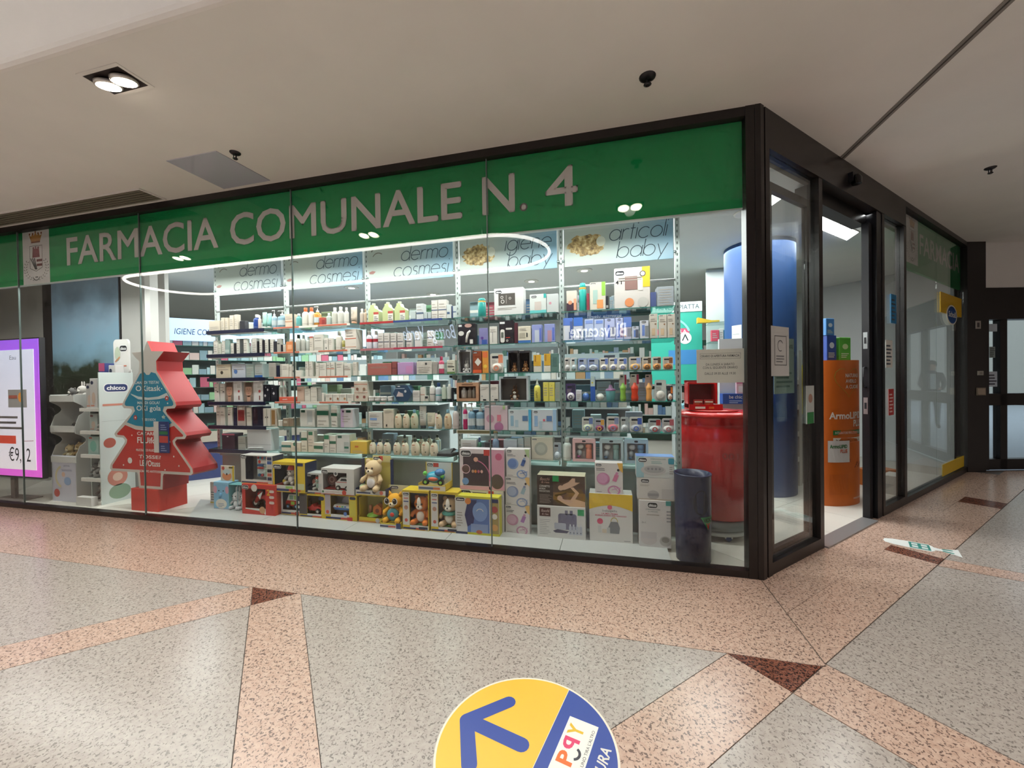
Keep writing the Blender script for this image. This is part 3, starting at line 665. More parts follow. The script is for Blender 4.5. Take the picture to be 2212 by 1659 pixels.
# ---- shelving bays of glass shelves between slotted uprights
STRIPS = {0: [('#1b1f3a', None)] * 6,
          1: [('#e6ddd2', '#cf6d55')] * 4 + [None, None],
          2: [('#a32a2e', '#2c3f78'), ('#b06a70', '#a8324a'), None, None, None, None], 3: [None] * 6, 4: [None] * 6}
for bi in range(5):
    xl, xr = UX[bi], UX[bi + 1]
    un = tag(empty('glass_shelf_unit', ((xl + xr) / 2, YU, .585)), 'bay of six glass shelves between slotted uprights under the ' + SGN[bi], 'shelf unit', 'glass shelving bays in the window')
    for x in ([xl] if bi < 4 else [xl, xr]):
        g = G().box(x - .02, YU - .012, .585, x + .02, YU + .02, 2.98, UPR)
        for k in range(46): g.rect(x - .005, .65 + k * .05, x + .005, .672 + k * .05, M('#59625f'), YU - .0125)
        kid(g, 'upright', un)
    kid(G().tube([(xl + .02, YU - .02, 2.245), (xr - .02, YU - .02, 2.245)], .011, M('#cfd3d2', .25, .7), 8), 'cross_rail', un)
    for k, z in enumerate(SZ):
        pts = [(xl + .024, .86), (xl + .024, .60), (xl + .012, .56), (xl + .012, .44), (xr - .085, .44), (xr - .024, .53), (xr - .024, .86)]
        if bi == 0: pts[3] = (xl + .045, .44)
        if bi >= 3: pts[4] = (xr - .04, .44)
        T = [(p[0], p[1]) for p in pts]; n = len(T)
        g = G(); vs_ = [(p[0], p[1], z - .008) for p in T] + [(p[0], p[1], z) for p in T]
        g.add(vs_, [tuple(range(n - 1, -1, -1)), tuple(range(n, 2 * n))], SHELFGLASS)
        g.add(vs_, [(i, (i + 1) % n, n + (i + 1) % n, n + i) for i in range(n)], SHELFEDGE)
        s_ = kid(g, 'glass_shelf', un)
        for x in (xl + .03, xr - .03):
            o = G().prism([(x - .003, z - .009), (x + .003, z - .009), (x + .003, z - .05), (x - .003, z - .05)], .50, .585, UPR).build('bracket', s_); o.matrix_parent_inverse = s_.matrix_parent_inverse.copy()
            o.matrix_parent_inverse = (un.matrix_basis @ s_.matrix_basis).inverted() if False else Matrix(); 
        st = STRIPS[bi][k]
        if st:
            x0, x1 = (xl + .05, xl + .84) if bi == 0 else (xl + .02, xr - .10)
            g = G()
            if bi == 0: g.box(x0, .425, z - .036, x1, .438, z + .001, M(st[0], .35)); g.box(x0 + .01, .43, z - .043, x1 + .01, .50, z - .036, M('#d9dad8', .4))
            elif bi == 1: g.box(x0 - .03, .428, z - .020, x1, .438, z + .001, M(st[0], .4)); [g.box(x0 - .03 + a * (x1 - x0), .426, z - .014, x0 - .03 + c * (x1 - x0), .428, z - .001, M(st[1], .4)) for a, c in ((.0, .36), (.62, 1.0))]
            else: g.box(x0, .428, z - .020, x0 + .42 * (x1 - x0), .438, z + .001, M(st[0], .4)); g.box(x0 + .42 * (x1 - x0), .428, z - .018, x1, .438, z + .001, M(st[1], .4))
            o = g.build('fascia_strip', s_)
# (sub-parts inherit the shelf's place: shelf and unit are built in world space)

# ---- thin geometric italic lettering for the section signs
def arc(cx, cz, r, a0, a1, n=14): return [(cx + r * math.cos(math.radians(a0 + (a1 - a0) * i / n)), cz + r * math.sin(math.radians(a0 + (a1 - a0) * i / n))) for i in range(n + 1)]
XH = 1.0; ASC = 1.55
O_ = arc(.5, .5, .5, 0, 360, 22)
FONT = {'o': ([O_], 1.0), 'd': ([O_, [(1, ASC), (1, 0)]], 1.0), 'b': ([O_, [(0, ASC), (0, 0)]], 1.0), 'a': ([O_, [(1, 1), (1, 0)]], 1.0),
        'g': ([O_, [(1, 1), (1, 0)] + arc(.5, 0, .5, 0, -150)[1:]], 1.0), 'c': ([arc(.5, .5, .5, 42, 318, 18)], .9),
        'e': ([[(.02, .52), (1, .52)] + arc(.5, .5, .5, 2, 318, 20)[1:]], 1.0), 'r': ([[(0, 1), (0, 0)], arc(.36, .62, .36, 180, 62, 8)], .5),
        'm': ([[(0, 1), (0, 0)], arc(.3, .68, .3, 180, 0, 10) + [(.6, 0)], arc(.9, .68, .3, 180, 0, 10) + [(1.2, 0)]], 1.2),
        'n': ([[(0, 1), (0, 0)], arc(.36, .64, .36, 180, 0, 10) + [(.72, 0)]], .72), 'i': ([[(0, 1), (0, 0)], [(0, 1.36), (0, 1.48)]], .02),
        's': ([arc(.30, .74, .26, 40, 270, 12) + arc(.30, .24, .24, 90, -140, 12)], .58), 't': ([[(.18, 1.4), (.18, 0)], [(-.02, 1), (.42, 1)]], .42),
        'l': ([[(0, ASC), (0, 0)]], .02), 'y': ([[(0, 1), (.42, .02)], [(.86, 1), (.26, -.45)]], .86)}
def script(g, s, xr_, z, h, mat, y, w=.075, shear=.2, gap=.17):
    """right-aligned at xr_, baseline z, x-height h"""
    tot = sum(FONT[c][1] for c in s) + gap * (len(s) - 1); x = xr_ - tot * h
    for c in s:
        for pl in FONT[c][0]:
            g.line([(x + p[0] * h + shear * p[1] * h, z + p[1] * h) for p in pl], w * h, mat, y)
        x += (FONT[c][1] + gap) * h

def gradsign(name, x0, x1, ca, cb_):
    m, nt, b, out = newmat(name)
    ge = nt.nodes.new('ShaderNodeNewGeometry'); sx = nt.nodes.new('ShaderNodeSeparateXYZ'); mr = nt.nodes.new('ShaderNodeMapRange')
    mr.inputs['From Min'].default_value = x0; mr.inputs['From Max'].default_value = x1
    rp = nt.nodes.new('ShaderNodeValToRGB'); rp.color_ramp.elements[0].position = .35; rp.color_ramp.elements[0].color = lin(ca); rp.color_ramp.elements[1].position = 1.0; rp.color_ramp.elements[1].color = lin(cb_)
    nt.links.new(ge.outputs['Position'], sx.inputs[0]); nt.links.new(sx.outputs['X'], mr.inputs['Value']); nt.links.new(mr.outputs[0], rp.inputs[0]); nt.links.new(rp.outputs[0], b.inputs['Base Color'])
    b.inputs['Roughness'].default_value = .35
    nt.links.new(rp.outputs[0], b.inputs['Emission Color']); b.inputs['Emission Strength'].default_value = .0
    return m
def mottled(name, c1, c2, c3, scale):
    m, nt, b, out = newmat(name)
    ge = nt.nodes.new('ShaderNodeNewGeometry'); n = nt.nodes.new('ShaderNodeTexNoise'); n.inputs['Scale'].default_value = scale; n.inputs['Detail'].default_value = 5
    rp = nt.nodes.new('ShaderNodeValToRGB'); rp.color_ramp.elements[0].position = .32; rp.color_ramp.elements[0].color = lin(c1); rp.color_ramp.elements[1].position = .68; rp.color_ramp.elements[1].color = lin(c3)
    e = rp.color_ramp.elements.new(.5); e.color = lin(c2)
    nt.links.new(ge.outputs['Position'], n.inputs['Vector']); nt.links.new(n.outputs['Fac'], rp.inputs[0]); nt.links.new(rp.outputs[0], b.inputs['Base Color'])
    return m
SPONGE = mottled('sponge_print', '#5e4a2c', '#a58a55', '#d9c79a', 38)
INK = M('#233c46', .5)
TXT2 = [('dermo', 'cosmesi')] * 3 + [('igiene', 'baby'), ('articoli', 'baby')]
for bi in range(5):
    x0, x1 = UX[bi] + .035, UX[bi + 1] - .035
    z0, z1 = 2.425, 2.965
    r = tag(empty('section_sign', ((x0 + x1) / 2, YU - .03, z0)), ['leftmost dermo cosmesi panel sign, partly covered by the mirrored light', 'second dermo cosmesi panel sign above the orange edged shelves', 'third dermo cosmesi panel sign beside the sponge picture', 'igiene baby panel sign with a sea sponge picture', 'articoli baby panel sign nearest the shop corner'][bi], 'sign', 'section signs over the glass shelves')
    kid(G().box(x0, YU - .034, z0, x1, YU - .026, z1, gradsign('section_sign_print_%d' % bi, x0, x1, '#aab4ac', '#7fa6bc' if bi else '#92a2a8')), 'panel', r)
    g = G(); y = YU - .0346
    script(g, TXT2[bi][0], x1 - .06, 2.625, .094, INK, y); script(g, TXT2[bi][1], x1 - .06, 2.468, .094, INK, y); kid(g, 'lettering', r)
    g = G()
    if bi < 3:
        g.line(arc(x0 + .12, 2.70, .09, 150, 60, 8), .012, M('#54564f'), y); g.line(arc(x0 + .12, 2.66, .07, 150, 50, 8), .008, M('#6a625a'), y)
        g.line([(x0 + .20, 2.79), (x0 + .215, 2.9)], .006, M('#5a5c55'), y)
        g.poly([(x0 + .01, 2.535), (x0 + .05, 2.55), (x0 + .09, 2.54), (x0 + .06, 2.515), (x0 + .02, 2.518)], M('#9c6a62'), y)
        kid(g, 'printed_face', r)
    else:
        rr = random.Random(bi); pts = []
        for i in range(46):
            a = 2 * PI * i / 46; k = 1 + rr.uniform(-.13, .13)
            pts.append((x0 + .20 + .165 * k * math.cos(a), 2.60 + (.105 if math.sin(a) > 0 else .085) * k * math.sin(a)))
        g.poly(pts, SPONGE, y); g.disc(x0 + .325, 2.63, .04, M('#c9cdbd'), y - .0005, .045, 14)
        kid(g, 'printed_sponge', r)
    for cx in (x0 - .012, x1 + .012):
        for cz in (2.47, 2.90): kid(G().lathe([(.012, 0), (.014, .004), (.014, .016), (.008, .02)], cx, YU - .038, M('#9fb0b0', .25, .8), 12, z0=cz), 'panel_clip', r)

# ---- digital price screen on a stand
r = tag(empty('price_screen', (-8.05, .2, 0)), 'glowing pink framed screen with a white price sheet', 'screen')
def glow(name, c1, c2, z0, z1, st):
    m, nt, b, out = newmat(name)
    ge = nt.nodes.new('ShaderNodeNewGeometry'); sx = nt.nodes.new('ShaderNodeSeparateXYZ'); mr = nt.nodes.new('ShaderNodeMapRange'); mr.inputs['From Min'].default_value = z0; mr.inputs['From Max'].default_value = z1
    rp = nt.nodes.new('ShaderNodeValToRGB'); rp.color_ramp.elements[0].color = lin(c1); rp.color_ramp.elements[1].color = lin(c2)
    nt.links.new(ge.outputs['Position'], sx.inputs[0]); nt.links.new(sx.outputs['Z'], mr.inputs['Value']); nt.links.new(mr.outputs[0], rp.inputs[0])
    nt.links.new(rp.outputs[0], b.inputs['Emission Color']); nt.links.new(rp.outputs[0], b.inputs['Base Color']); b.inputs['Emission Strength'].default_value = st
    return m
kid(G().box(-8.75, .185, .28, -7.675, .235, 2.0, BLACK), 'casing', r)
kid(G().box(-8.74, .179, .30, -7.685, .185, 1.985, glow('screen_pink', '#e060d0', '#9a5ae6', .3, 2.0, .75)), 'pink_screen', r)
kid(G().box(-8.74, .175, .385, -7.765, .179, 1.86, glow('screen_white', '#efe2e8', '#d8dcf4', .3, 2.0, .62)), 'white_sheet', r)
g = G(); y = .1742; dk = M('#3b3438')
g.text('€9,12', -8.26, .46, .20, dk, y, .40); g.rect(-8.6, .70, -8.12, .80, M('#e4523e', .4, 0, .4), y); g.lines(-8.6, .88, -7.95, 1.08, 3, M('#9a8f92'), y)
g.box(-8.24, y - .002, 1.15, -7.90, y, 1.37, M('#cfcacc')); g.rect(-8.23, 1.26, -8.07, 1.30, M('#d8705c'), y - .0025); g.disc(-8.01, 1.275, .045, M('#e8963a', .4, 0, .4), y - .0025, .06)
g.text('Eau', -8.2, 1.74, .05, M('#8e96a4'), y, .12); g.line([(-8.0, .735), (-7.8, .745)], .006, M('#c44a3a'), y)
kid(g, 'screen_print', r)
kid(G().box(-8.30, .20, 0.0, -8.22, .23, .28, M('#77706c')).box(-8.5, .12, 0, -8.0, .34, .012, M('#77706c')), 'stand', r)

# ---- backdrop behind the left end of the window
struct(G().box(-10.9, .94, 0, -9.13, .98, 2.98, M('#a8a59f', .6)).build('wall_partition'))
r = tag(empty('brightened_poster', (-8.3, .95, .1)), 'tall dark poster of trees under a cloudy sky behind the price screen', 'poster')
kid(G().box(-9.12, .93, .06, -7.56, .985, 2.95, M('#1f1b1d', .5)), 'poster_frame', r)
m, nt, b, out = newmat('poster_landscape')
ge = nt.nodes.new('ShaderNodeNewGeometry'); sx = nt.nodes.new('ShaderNodeSeparateXYZ'); n = nt.nodes.new('ShaderNodeTexNoise'); n.inputs['Scale'].default_value = 2.6; n.inputs['Detail'].default_value = 6
ad = nt.nodes.new('ShaderNodeMath'); ad.operation = 'MULTIPLY_ADD'; ad.inputs[1].default_value = 1.1
mr = nt.nodes.new('ShaderNodeMapRange'); mr.inputs['From Min'].default_value = .9; mr.inputs['From Max'].default_value = 3.4
rp = nt.nodes.new('ShaderNodeValToRGB'); cr = rp.color_ramp
cr.elements[0].position = .0; cr.elements[0].color = lin('#15130f'); cr.elements[1].position = 1.0; cr.elements[1].color = lin('#5a6a76')
for p_, c_ in ((.36, '#1c1d16'), (.50, '#2c3527'), (.56, '#66808a'), (.68, '#7494a6'), (.82, '#7890a0')): e = cr.elements.new(p_); e.color = lin(c_)
nt.links.new(ge.outputs['Position'], n.inputs['Vector']); nt.links.new(ge.outputs['Position'], sx.inputs[0]); nt.links.new(n.outputs['Fac'], ad.inputs[0]); nt.links.new(sx.outputs['Z'], ad.inputs[2])
nt.links.new(ad.outputs[0], mr.inputs['Value']); nt.links.new(mr.outputs[0], rp.inputs[0]); nt.links.new(rp.outputs[0], b.inputs['Base Color']); b.inputs['Roughness'].default_value = .3
nt.links.new(rp.outputs[0], b.inputs['Emission Color']); b.inputs['Emission Strength'].default_value = .28  # added glow brightens the dim tree and sky print
kid(G().box(-8.92, .925, .25, -7.58, .931, 2.9, m), 'poster_print', r)
struct(G().box(-7.55, .94, 0, -6.75, .99, 2.98, M('#b5b3ae', .6)).build('wall_panel'))
struct(G().box(-6.62, .62, 0, -6.53, .71, 2.98, M('#c9c7c2', .5)).build('pillar'))

# ================================================================ larger things in the window
# ---- red and blue cardboard christmas tree
r = tag(empty('cardboard_tree', (-6.0, .3, 0)), 'red and blue cardboard christmas tree display with a star', 'display')
def treepts(dx=0.0, e=0.0):
    cx = -5.955; half = [(.0, 1.885), (.055 + e, 1.79), (.235, 1.765), (.12, 1.68), (.135, 1.56)]
    L = [(0.0, 1.890), (.06, 1.775), (.238, 1.768), (.125, 1.665), (.13, 1.555), (.385, 1.215), (.40, 1.175), (.375, 1.145), (.27, 1.14), (.25, 1.115), (.27, 1.08), (.505, .885), (.535, .85), (.51, .815), (.40, .81), (.37, .78), (.38, .75), (.605, .50), (.615, .45), (.58, .425), (.20, .425), (.185, .40), (.175, .25)]
    return [(cx + x, z) for x, z in L] + [(cx - x, z) for x, z in reversed(L[1:])]
TREER, TREEB = M('#c8332c', .45), M('#1b86a8', .45)
tp = treepts()
kid(G().prism(tp, .20, .215, M('#d8cfc8', .45), M('#b7302b', .5)), 'front_panel', r)
kid(G().prism([(p[0], p[1]) for p in tp], .46, .475, M('#b3272a', .5)), 'rear_panel', r)
g = G(); n = len(tp); vs_ = [(p[0], .216, p[1]) for p in tp] + [(p[0], .459, p[1]) for p in tp]
g.add(vs_, [(i, (i + 1) % n, n + (i + 1) % n, n + i) for i in range(n) if 9 >= 0], M('#a82428', .5)); kid(g, 'side_band', r)
g = G(); y = .1992; cx = -5.955
g.poly([(cx - .115, 1.53), (cx - .05, 1.545), (cx - .02, 1.515), (cx + .02, 1.515), (cx + .05, 1.545), (cx + .115, 1.53), (cx + .355, 1.215), (cx + .36, 1.185), (cx + .34, 1.17), (cx + .225, 1.165), (cx + .205, 1.115), (cx + .335, .985), (cx + .2, .95), (cx, .935), (cx - .2, .95), (cx - .335, .985), (cx - .205, 1.115), (cx - .225, 1.165), (cx - .34, 1.17), (cx - .36, 1.185), (cx - .355, 1.215)], TREEB, y)
g.poly([(cx - .36, .955), (cx - .2, .905), (cx, .89), (cx + .2, .905), (cx + .36, .955), (cx + .49, .855), (cx + .48, .84), (cx + .385, .835), (cx + .335, .79), (cx + .345, .75), (cx + .575, .49), (cx + .575, .455), (cx + .16, .455), (cx + .145, .28), (cx - .145, .28), (cx - .16, .455), (cx - .575, .455), (cx - .575, .49), (cx - .345, .75), (cx - .335, .79), (cx - .385, .835), (cx - .48, .84), (cx - .49, .855)], TREER, y)
g.poly([(cx - .265, 1.31), (cx - .15, 1.275), (cx, 1.262), (cx + .15, 1.275), (cx + .27, 1.315), (cx + .3, 1.27), (cx + .15, 1.245), (cx, 1.235), (cx - .15, 1.245), (cx - .255, 1.295)], M('#cfd6d6', .5), y - .0005)
kid(g, 'printed_colours', r)
g = G(); y = .1982; wt = M('#f0ece8', .5)
for s, z, h, w in (('MAL DI TESTA?', 1.415, .032, .33), ('OKitask', 1.335, .062, .37), ('MAL DI GOLA?', 1.19, .032, .33), ('OKi gola', 1.10, .075, .36), ('TOSSE E ROCHI', 1.005, .028, .20), ('CATARRO?', .845, .036, .36), ('FLUifort', .755, .068, .36), ('MUCOLITICO FLUIDIFICANTE', .665, .026, .40), ('TOSSE?', .585, .038, .33), ('LEVOtuss', .50, .066, .30), ('SCIROPPO ANTITOSSE', .43, .026, .32)):
    g.text(s, cx, z, h, wt, y, w, 'c', .015)
for x, z, q in ((-.30, .555, .035), (-.18, 1.42, .008), (.2, 1.36, .008), (-.26, .84, .009), (.3, .78, .009), (.35, .62, .01), (.28, 1.2, .01), (-.4, .5, .01), (.42, .52, .01), (-.12, .62, .009), (.2, 1.05, .008), (.22, .47, .009)): g.disc(cx + x, z, q, wt, y, n=10)
for x, z in ((.27, 1.255), (-.2, 1.04)): g.disc(cx + x, z, .028, M('#c8433c'), y - .0003, n=8); g.disc(cx + x, z, .01, wt, y - .0006, n=8)
g.poly([(cx + .22 + (.032 if k % 2 == 0 else .013) * math.sin(k * PI / 5), 1.05 + (.032 if k % 2 == 0 else .013) * math.cos(k * PI / 5)) for k in range(10)], M('#b9c9bf'), y)
kid(g, 'lettering', r)
o = kid(G().box(-6.235, .19, 0, -5.84, .50, .245, M('#d23a30', .5)), 'red_box_foot', r)
tag(G().box(-5.86, .180, .66, -5.79, .192, 1.0, M('#ded5d0', .4)).build('price_list_card'), 'narrow white hanging card in front of the cardboard tree', 'card')
r = tag(empty('price_list_card', (-5.7, .186, .66)), 'blue coded hanging card with red and green bands on the tree', 'card')
kid(G().box(-5.785, .180, .66, -5.65, .190, 1.0, M('#2b3a78', .4)), 'card', r)
g = G().rect(-5.78, .86, -5.655, .895, M('#2f7a4a'), .1794).rect(-5.78, .77, -5.655, .845, M('#c8433c'), .1794).lines(-5.76, .68, -5.67, .75, 3, M('#8f98c4'), .1794).lines(-5.76, .91, -5.67, .98, 3, M('#8f98c4'), .1794); kid(g, 'printed_bands', r)

# ---- red medicine collection barrel on a dolly
r = tag(empty('medicine_barrel', (-.09, .80, 0)), 'large glossy red barrel for old medicines on a grey dolly', 'barrel')
RED = M('#c21a1c', .18); RX, RY = -.09, .80
prof = [(.285, .20), (.30, .205), (.30, .96), (.293, .975), (.30, .99), (.302, 1.06), (.305, 1.075), (.295, 1.09), (.27, 1.10), (.05, 1.105)]
kid(G().lathe(prof, RX, RY, RED, 40), 'drum', r)
kid(G().lathe([(.298, 1.055), (.309, 1.06), (.309, 1.085), (.298, 1.09)], RX, RY, M('#d8302c', .15), 40), 'rim', r)
kid(G().lathe([(.25, .105), (.285, .11), (.29, .15), (.285, .20), (.24, .20)], RX, RY, M('#7d8280', .5), 32), 'dolly_ring', r)
kid(G().lathe([(.26, .06), (.27, .062), (.27, .10), (.25, .105)], RX, RY, M('#b9bab4', .4), 32), 'dolly_plate', r)
for k in range(4):
    a = -PI / 2 + k * PI / 2 + .3; x, y = RX + .2 * math.cos(a), RY + .2 * math.sin(a)
    o = kid(G().prism([(x + .028 * math.cos(t * PI / 7), .03 + .028 * math.sin(t * PI / 7)) for t in range(14)], y - .012, y + .012, M('#5a6e96', .4)), 'caster_wheel', r)
    kid(G().box(x - .03, y - .02, .03, x - .02, y + .02, .065, STEEL).box(x + .02, y - .02, .03, x + .03, y + .02, .065, STEEL), 'caster_fork', r)
kid(G().lathe([(.0, .0), (.2, .0), (.2, .006), (.0, .008)], RX - .02, RY - .05, M('#d23a36', .2), 28, z0=1.105), 'lid', r)
g = G().text('001', -.10, .72, .05, M('#a01416', .3), .4975, .12); kid(g, 'stencilled_number', r)
r = tag(empty('drop_hopper', (-.17, .72, 1.11)), 'open red hopper flap on top of the medicine barrel', 'hopper')
hx0, hx1, hy, hz = -.32, -.05, .66, 1.113
kid(G().box(hx0, hy, hz, hx1, hy + .22, hz + .012, RED).box(hx0, hy, hz + .012, hx1, hy + .012, hz + .05, RED), 'hopper_base', r)
kid(G().box(hx0 + .0, hy + .05, hz + .05, hx0 + .012, hy + .22, hz + .24, RED).box(hx1 - .045, hy + .05, hz + .05, hx1 - .03, hy + .22, hz + .24, RED), 'side_cheek', r)
kid(G().box(hx0, hy + .21, hz + .012, hx1 - .03, hy + .222, hz + .26, M('#7d2a2e', .4)), 'hopper_back', r)
kid(G().box(hx0 + .012, hy + .10, hz + .225, hx1 - .03, hy + .21, hz + .245, RED), 'hopper_top', r)
kid(G().box(hx0 + .05, hy - .003, hz + .012, hx0 + .13, hy - .001, hz + .03, M('#e8ded4')).box(hx0 + .16, hy - .003, hz + .012, hx0 + .2, hy - .001, hz + .03, M('#d8652a')), 'sticker', r)
for k, nm in enumerate(('red medicine carton resting in the hopper on the barrel, nearer the shelves', 'red medicine carton resting in the hopper on the barrel, nearer the corner')):
    q = tag(empty('medicine_carton', (hx0 + .05 + k * .085, hy + .06, hz + .0125)), nm, 'carton')
    G().box(0, 0, 0, .075, .03, .075, M('#b8322c', .4)).build('box', q); G().rect(.006, .05, .07, .062, M('#e8dcc8'), -.001).rect(.01, .008, .045, .04, M('#d8903a'), -.001).build('printed_front', q)

# ---- dark blue waste bin with a triangular sticker
r = tag(empty('waste_bin', (-.385, .205, 0)), 'tall dark blue cylindrical waste bin against the glass', 'bin')
NAVY = M('#20294a', .35)
kid(G().lathe([(.115, .0), (.122, .004), (.128, .30), (.131, .655), (.134, .66), (.134, .668), (.127, .668), (.122, .60), (.115, .04), (.0, .035)], -.385, .205, NAVY, 36), 'bin_body', r)
def wrap(g, cx, cy, R, pts, mat):
    """thin patch bent round a vertical cylinder; pts = (angle in degrees from -y towards +x, z)"""
    return g.add([(cx + R * math.sin(math.radians(a)), cy - R * math.cos(math.radians(a)), z) for a, z in pts], [tuple(range(len(pts)))], mat)
g = G(); wrap(g, -.385, .205, .1318, [(16 + 25 * math.cos(t * PI / 9), .47 + .095 * math.sin(t * PI / 9)) for t in range(18)], M('#14182c', .5)); kid(g, 'dark_oval_patch', r)
g = G()
for k in range(6): a0, a1 = 12 + k * 9, 21 + k * 9; t0, t1 = k / 6, (k + 1) / 6; wrap(g, -.385, .205, .1325, [(a0, .365 - .0 * t0), (a0, .365 - .10 * (1 - abs(2 * t0 - 1))), (a1, .365 - .10 * (1 - abs(2 * t1 - 1))), (a1, .365)], M('#2f8a5a', .4))
wrap(g, -.385, .205, .1332, [(32, .318), (40, .268), (48, .318)], M('#c8342c', .4)); kid(g, 'triangular_sticker', r)
TV = Matrix.Translation((-.385, .205, 0)) @ Matrix.Rotation(math.radians(38), 4, 'Z')
kid(G(TV).text('VICKS', 0, .328, .028, M('#14301f'), -.1345, .085, 'c', .02), 'lettering', r)

# ---- opening hours notice on the glass
r = tag(empty('hours_notice', (-.23, .02, 1.36)), 'white opening hours notice taped inside the glass near the corner', 'notice')
kid(G().box(-.385, .018, 1.358, -.078, .021, 1.598, M('#ddd6cc', .5)), 'sheet', r)
g = G(); y = .0176; dk = M('#3a3a42')
g.text('ORARIO DI APERTURA FARMACIA', -.232, 1.541, .017, dk, y, .25, 'c', .01); g.line([(-.362, 1.53), (-.10, 1.53), (-.10, 1.568), (-.362, 1.568)], .0015, dk, y, True)
g.text('DA LUNEDÌ A SABATO', -.232, 1.482, .020, dk, y, .185, 'c').text('CON IL SEGUENTE ORARIO', -.232, 1.458, .017, dk, y, .225, 'c').text('DALLE 09:30 ALLE 19:30', -.232, 1.416, .017, dk, y, .20, 'c')
kid(g, 'printed_text', r)

# ---- white tiered stand with plush toys, and the tall toy stand next to it
WH = M('#d5d4d0', .5)
r = tag(empty('tiered_stand', (-7.55, .3, 0)), 'white cardboard tiered stand with curved sides behind the price screen', 'stand')
x0, x1, y0, y1 = -7.66, -7.24, .26, .55
side = [(y0, 0), (y1, 0), (y1, 1.28), (y0 + .02, 1.28)]
def curve_side():
    pts = [(y1, 0), (y1, 1.30)]
    for zt, zb in ((1.30, 1.02), (.92, .65), (.55, .0)):
        pts += [(y0, zt), (y0, zt - .09)]
        if zb > .1: pts += [(y0 + .10 * math.sin(PI * t / 8), zt - .09 - (zt - .09 - zb + .09 - .18 + .09) * t / 8) for t in range(1, 8)]
    return pts + [(y0, 0)]
for x in (x0, x1):
    pts = curve_side(); n = len(pts)
    vs_ = [(x - .004, p[0], p[1]) for p in pts] + [(x + .004, p[0], p[1]) for p in pts]
    kid(G().add(vs_, [tuple(range(n)), tuple(range(2 * n - 1, n - 1, -1))] + [(i, (i + 1) % n, n + (i + 1) % n, n + i) for i in range(n)], WH), 'curved_side', r)
kid(G().box(x0, y1 - .005, 0, x1, y1, 1.3, WH), 'back_board', r)
kid(G().box(x0, y0, 0, x1, y0 + .01, .56, M('#cdcdda', .5)), 'lower_front', r)
g = G(); y = y0 - .0012
g.line(arc(x0 + .20, .30, .13, 110, 250, 10), .03, M('#d9cda2'), y); g.disc(x0 + .27, .25, .06, M('#8fa9cf'), y, .05); g.disc(x0 + .20, .33, .03, M('#e0b8a0'), y); g.disc(x0 + .08, .10, .05, M('#c05048'), y); g.text('prima', x0 + .26, .42, .03, M('#7d7fa0'), y, .10, 'c').text('buonanotte', x0 + .26, .37, .03, M('#7d7fa0'), y, .17, 'c'); kid(g, 'printed_picture', r)
for z in (.55, .92, 1.29):
    t = kid(G().box(x0, y0 - .008, z - .075, x1, y0 + .002, z, WH), 'tray_lip', r)
    kid(G().box(x0, y0, z - .075, x1, y1, z - .068, WH), 'tray', r)
def plush(name, label, x, y, z, s, body, belly, ears='round', limbs=True, T=None, cat='plush toy'):
    """sitting soft animal about 1.0*s tall"""
    r = tag(empty(name, (x, y, z)), label, cat) if label else empty(name, (x, y, z))
    B, W_ = M(body, .9), M(belly, .9); dk = M('#2a2220', .4)
    G().ell((0, 0, .27 * s), .24 * s, .20 * s, .28 * s, B).build('body', r)
    h = G().ell((0, -.03 * s, .68 * s), .27 * s, .23 * s, .25 * s, B).ell((0, -.22 * s, .61 * s), .12 * s, .08 * s, .09 * s, W_).build('head', r)
    g = G()
    for k in (-1, 1):
        if ears == 'round': g.ell((k * .20 * s, 0, .88 * s), .085 * s, .04 * s, .085 * s, B)
        elif ears == 'point': g.tube([(k * .17 * s, 0, .84 * s), (k * .22 * s, 0, 1.0 * s)], [.085 * s, .01 * s], B, 8)
        else: g.ell((k * .10 * s, 0, 1.02 * s), .055 * s, .035 * s, .17 * s, B)
    g.build('ears', r)
    g = G()
    for k in (-1, 1): g.disc(k * .10 * s, .72 * s, .035 * s, dk, -.255 * s, n=10)
    g.disc(0, .645 * s, .03 * s, dk, -.305 * s, n=8); g.build('face', r)
    G().ell((0, -.14 * s, .27 * s), .15 * s, .09 * s, .18 * s, W_).build('belly', r)
    if limbs:
        for k in (-1, 1):
            G().tube([(k * .18 * s, -.02 * s, .44 * s), (k * .31 * s, -.14 * s, .34 * s), (k * .30 * s, -.22 * s, .28 * s)], [.075 * s, .075 * s, .06 * s], B, 8).build('arm', r)
            G().tube([(k * .14 * s, -.06 * s, .10 * s), (k * .22 * s, -.24 * s, .09 * s), (k * .23 * s, -.32 * s, .10 * s)], [.10 * s, .10 * s, .085 * s], B, 8).build('leg', r)
    return r
plush('plush_animal', 'grey and white plush slumped on the top tier of the tiered stand', -7.52, .40, 1.222, .17, '#6d6a68', '#d8d0c8')
plush('plush_animal', 'white plush on the top tier of the tiered stand', -7.34, .40, 1.222, .20, '#d2ccc6', '#e0dcd6', 'long')
plush('plush_animal', 'small grey plush on the middle tier of the tiered stand', -7.36, .40, .852, .15, '#8a8580', '#cfc8c0')
plush('plush_animal', 'dark plush lying on the middle tier of the tiered stand', -7.50, .40, .852, .10, '#4a463e', '#8a8478')
plush('plush_animal', 'pale yellow plush on the lowest tier, by the price screen', -7.58, .40, .482, .20, '#c9b48a', '#e0d4ba')
plush('plush_animal', 'honey coloured plush in the middle of the lowest tier', -7.43, .42, .482, .23, '#b99a6c', '#d8c8a6')
plush('plush_animal', 'cream plush at the end of the lowest tier', -7.30, .40, .482, .16, '#d8cfc2', '#e8e0d6', 'long')

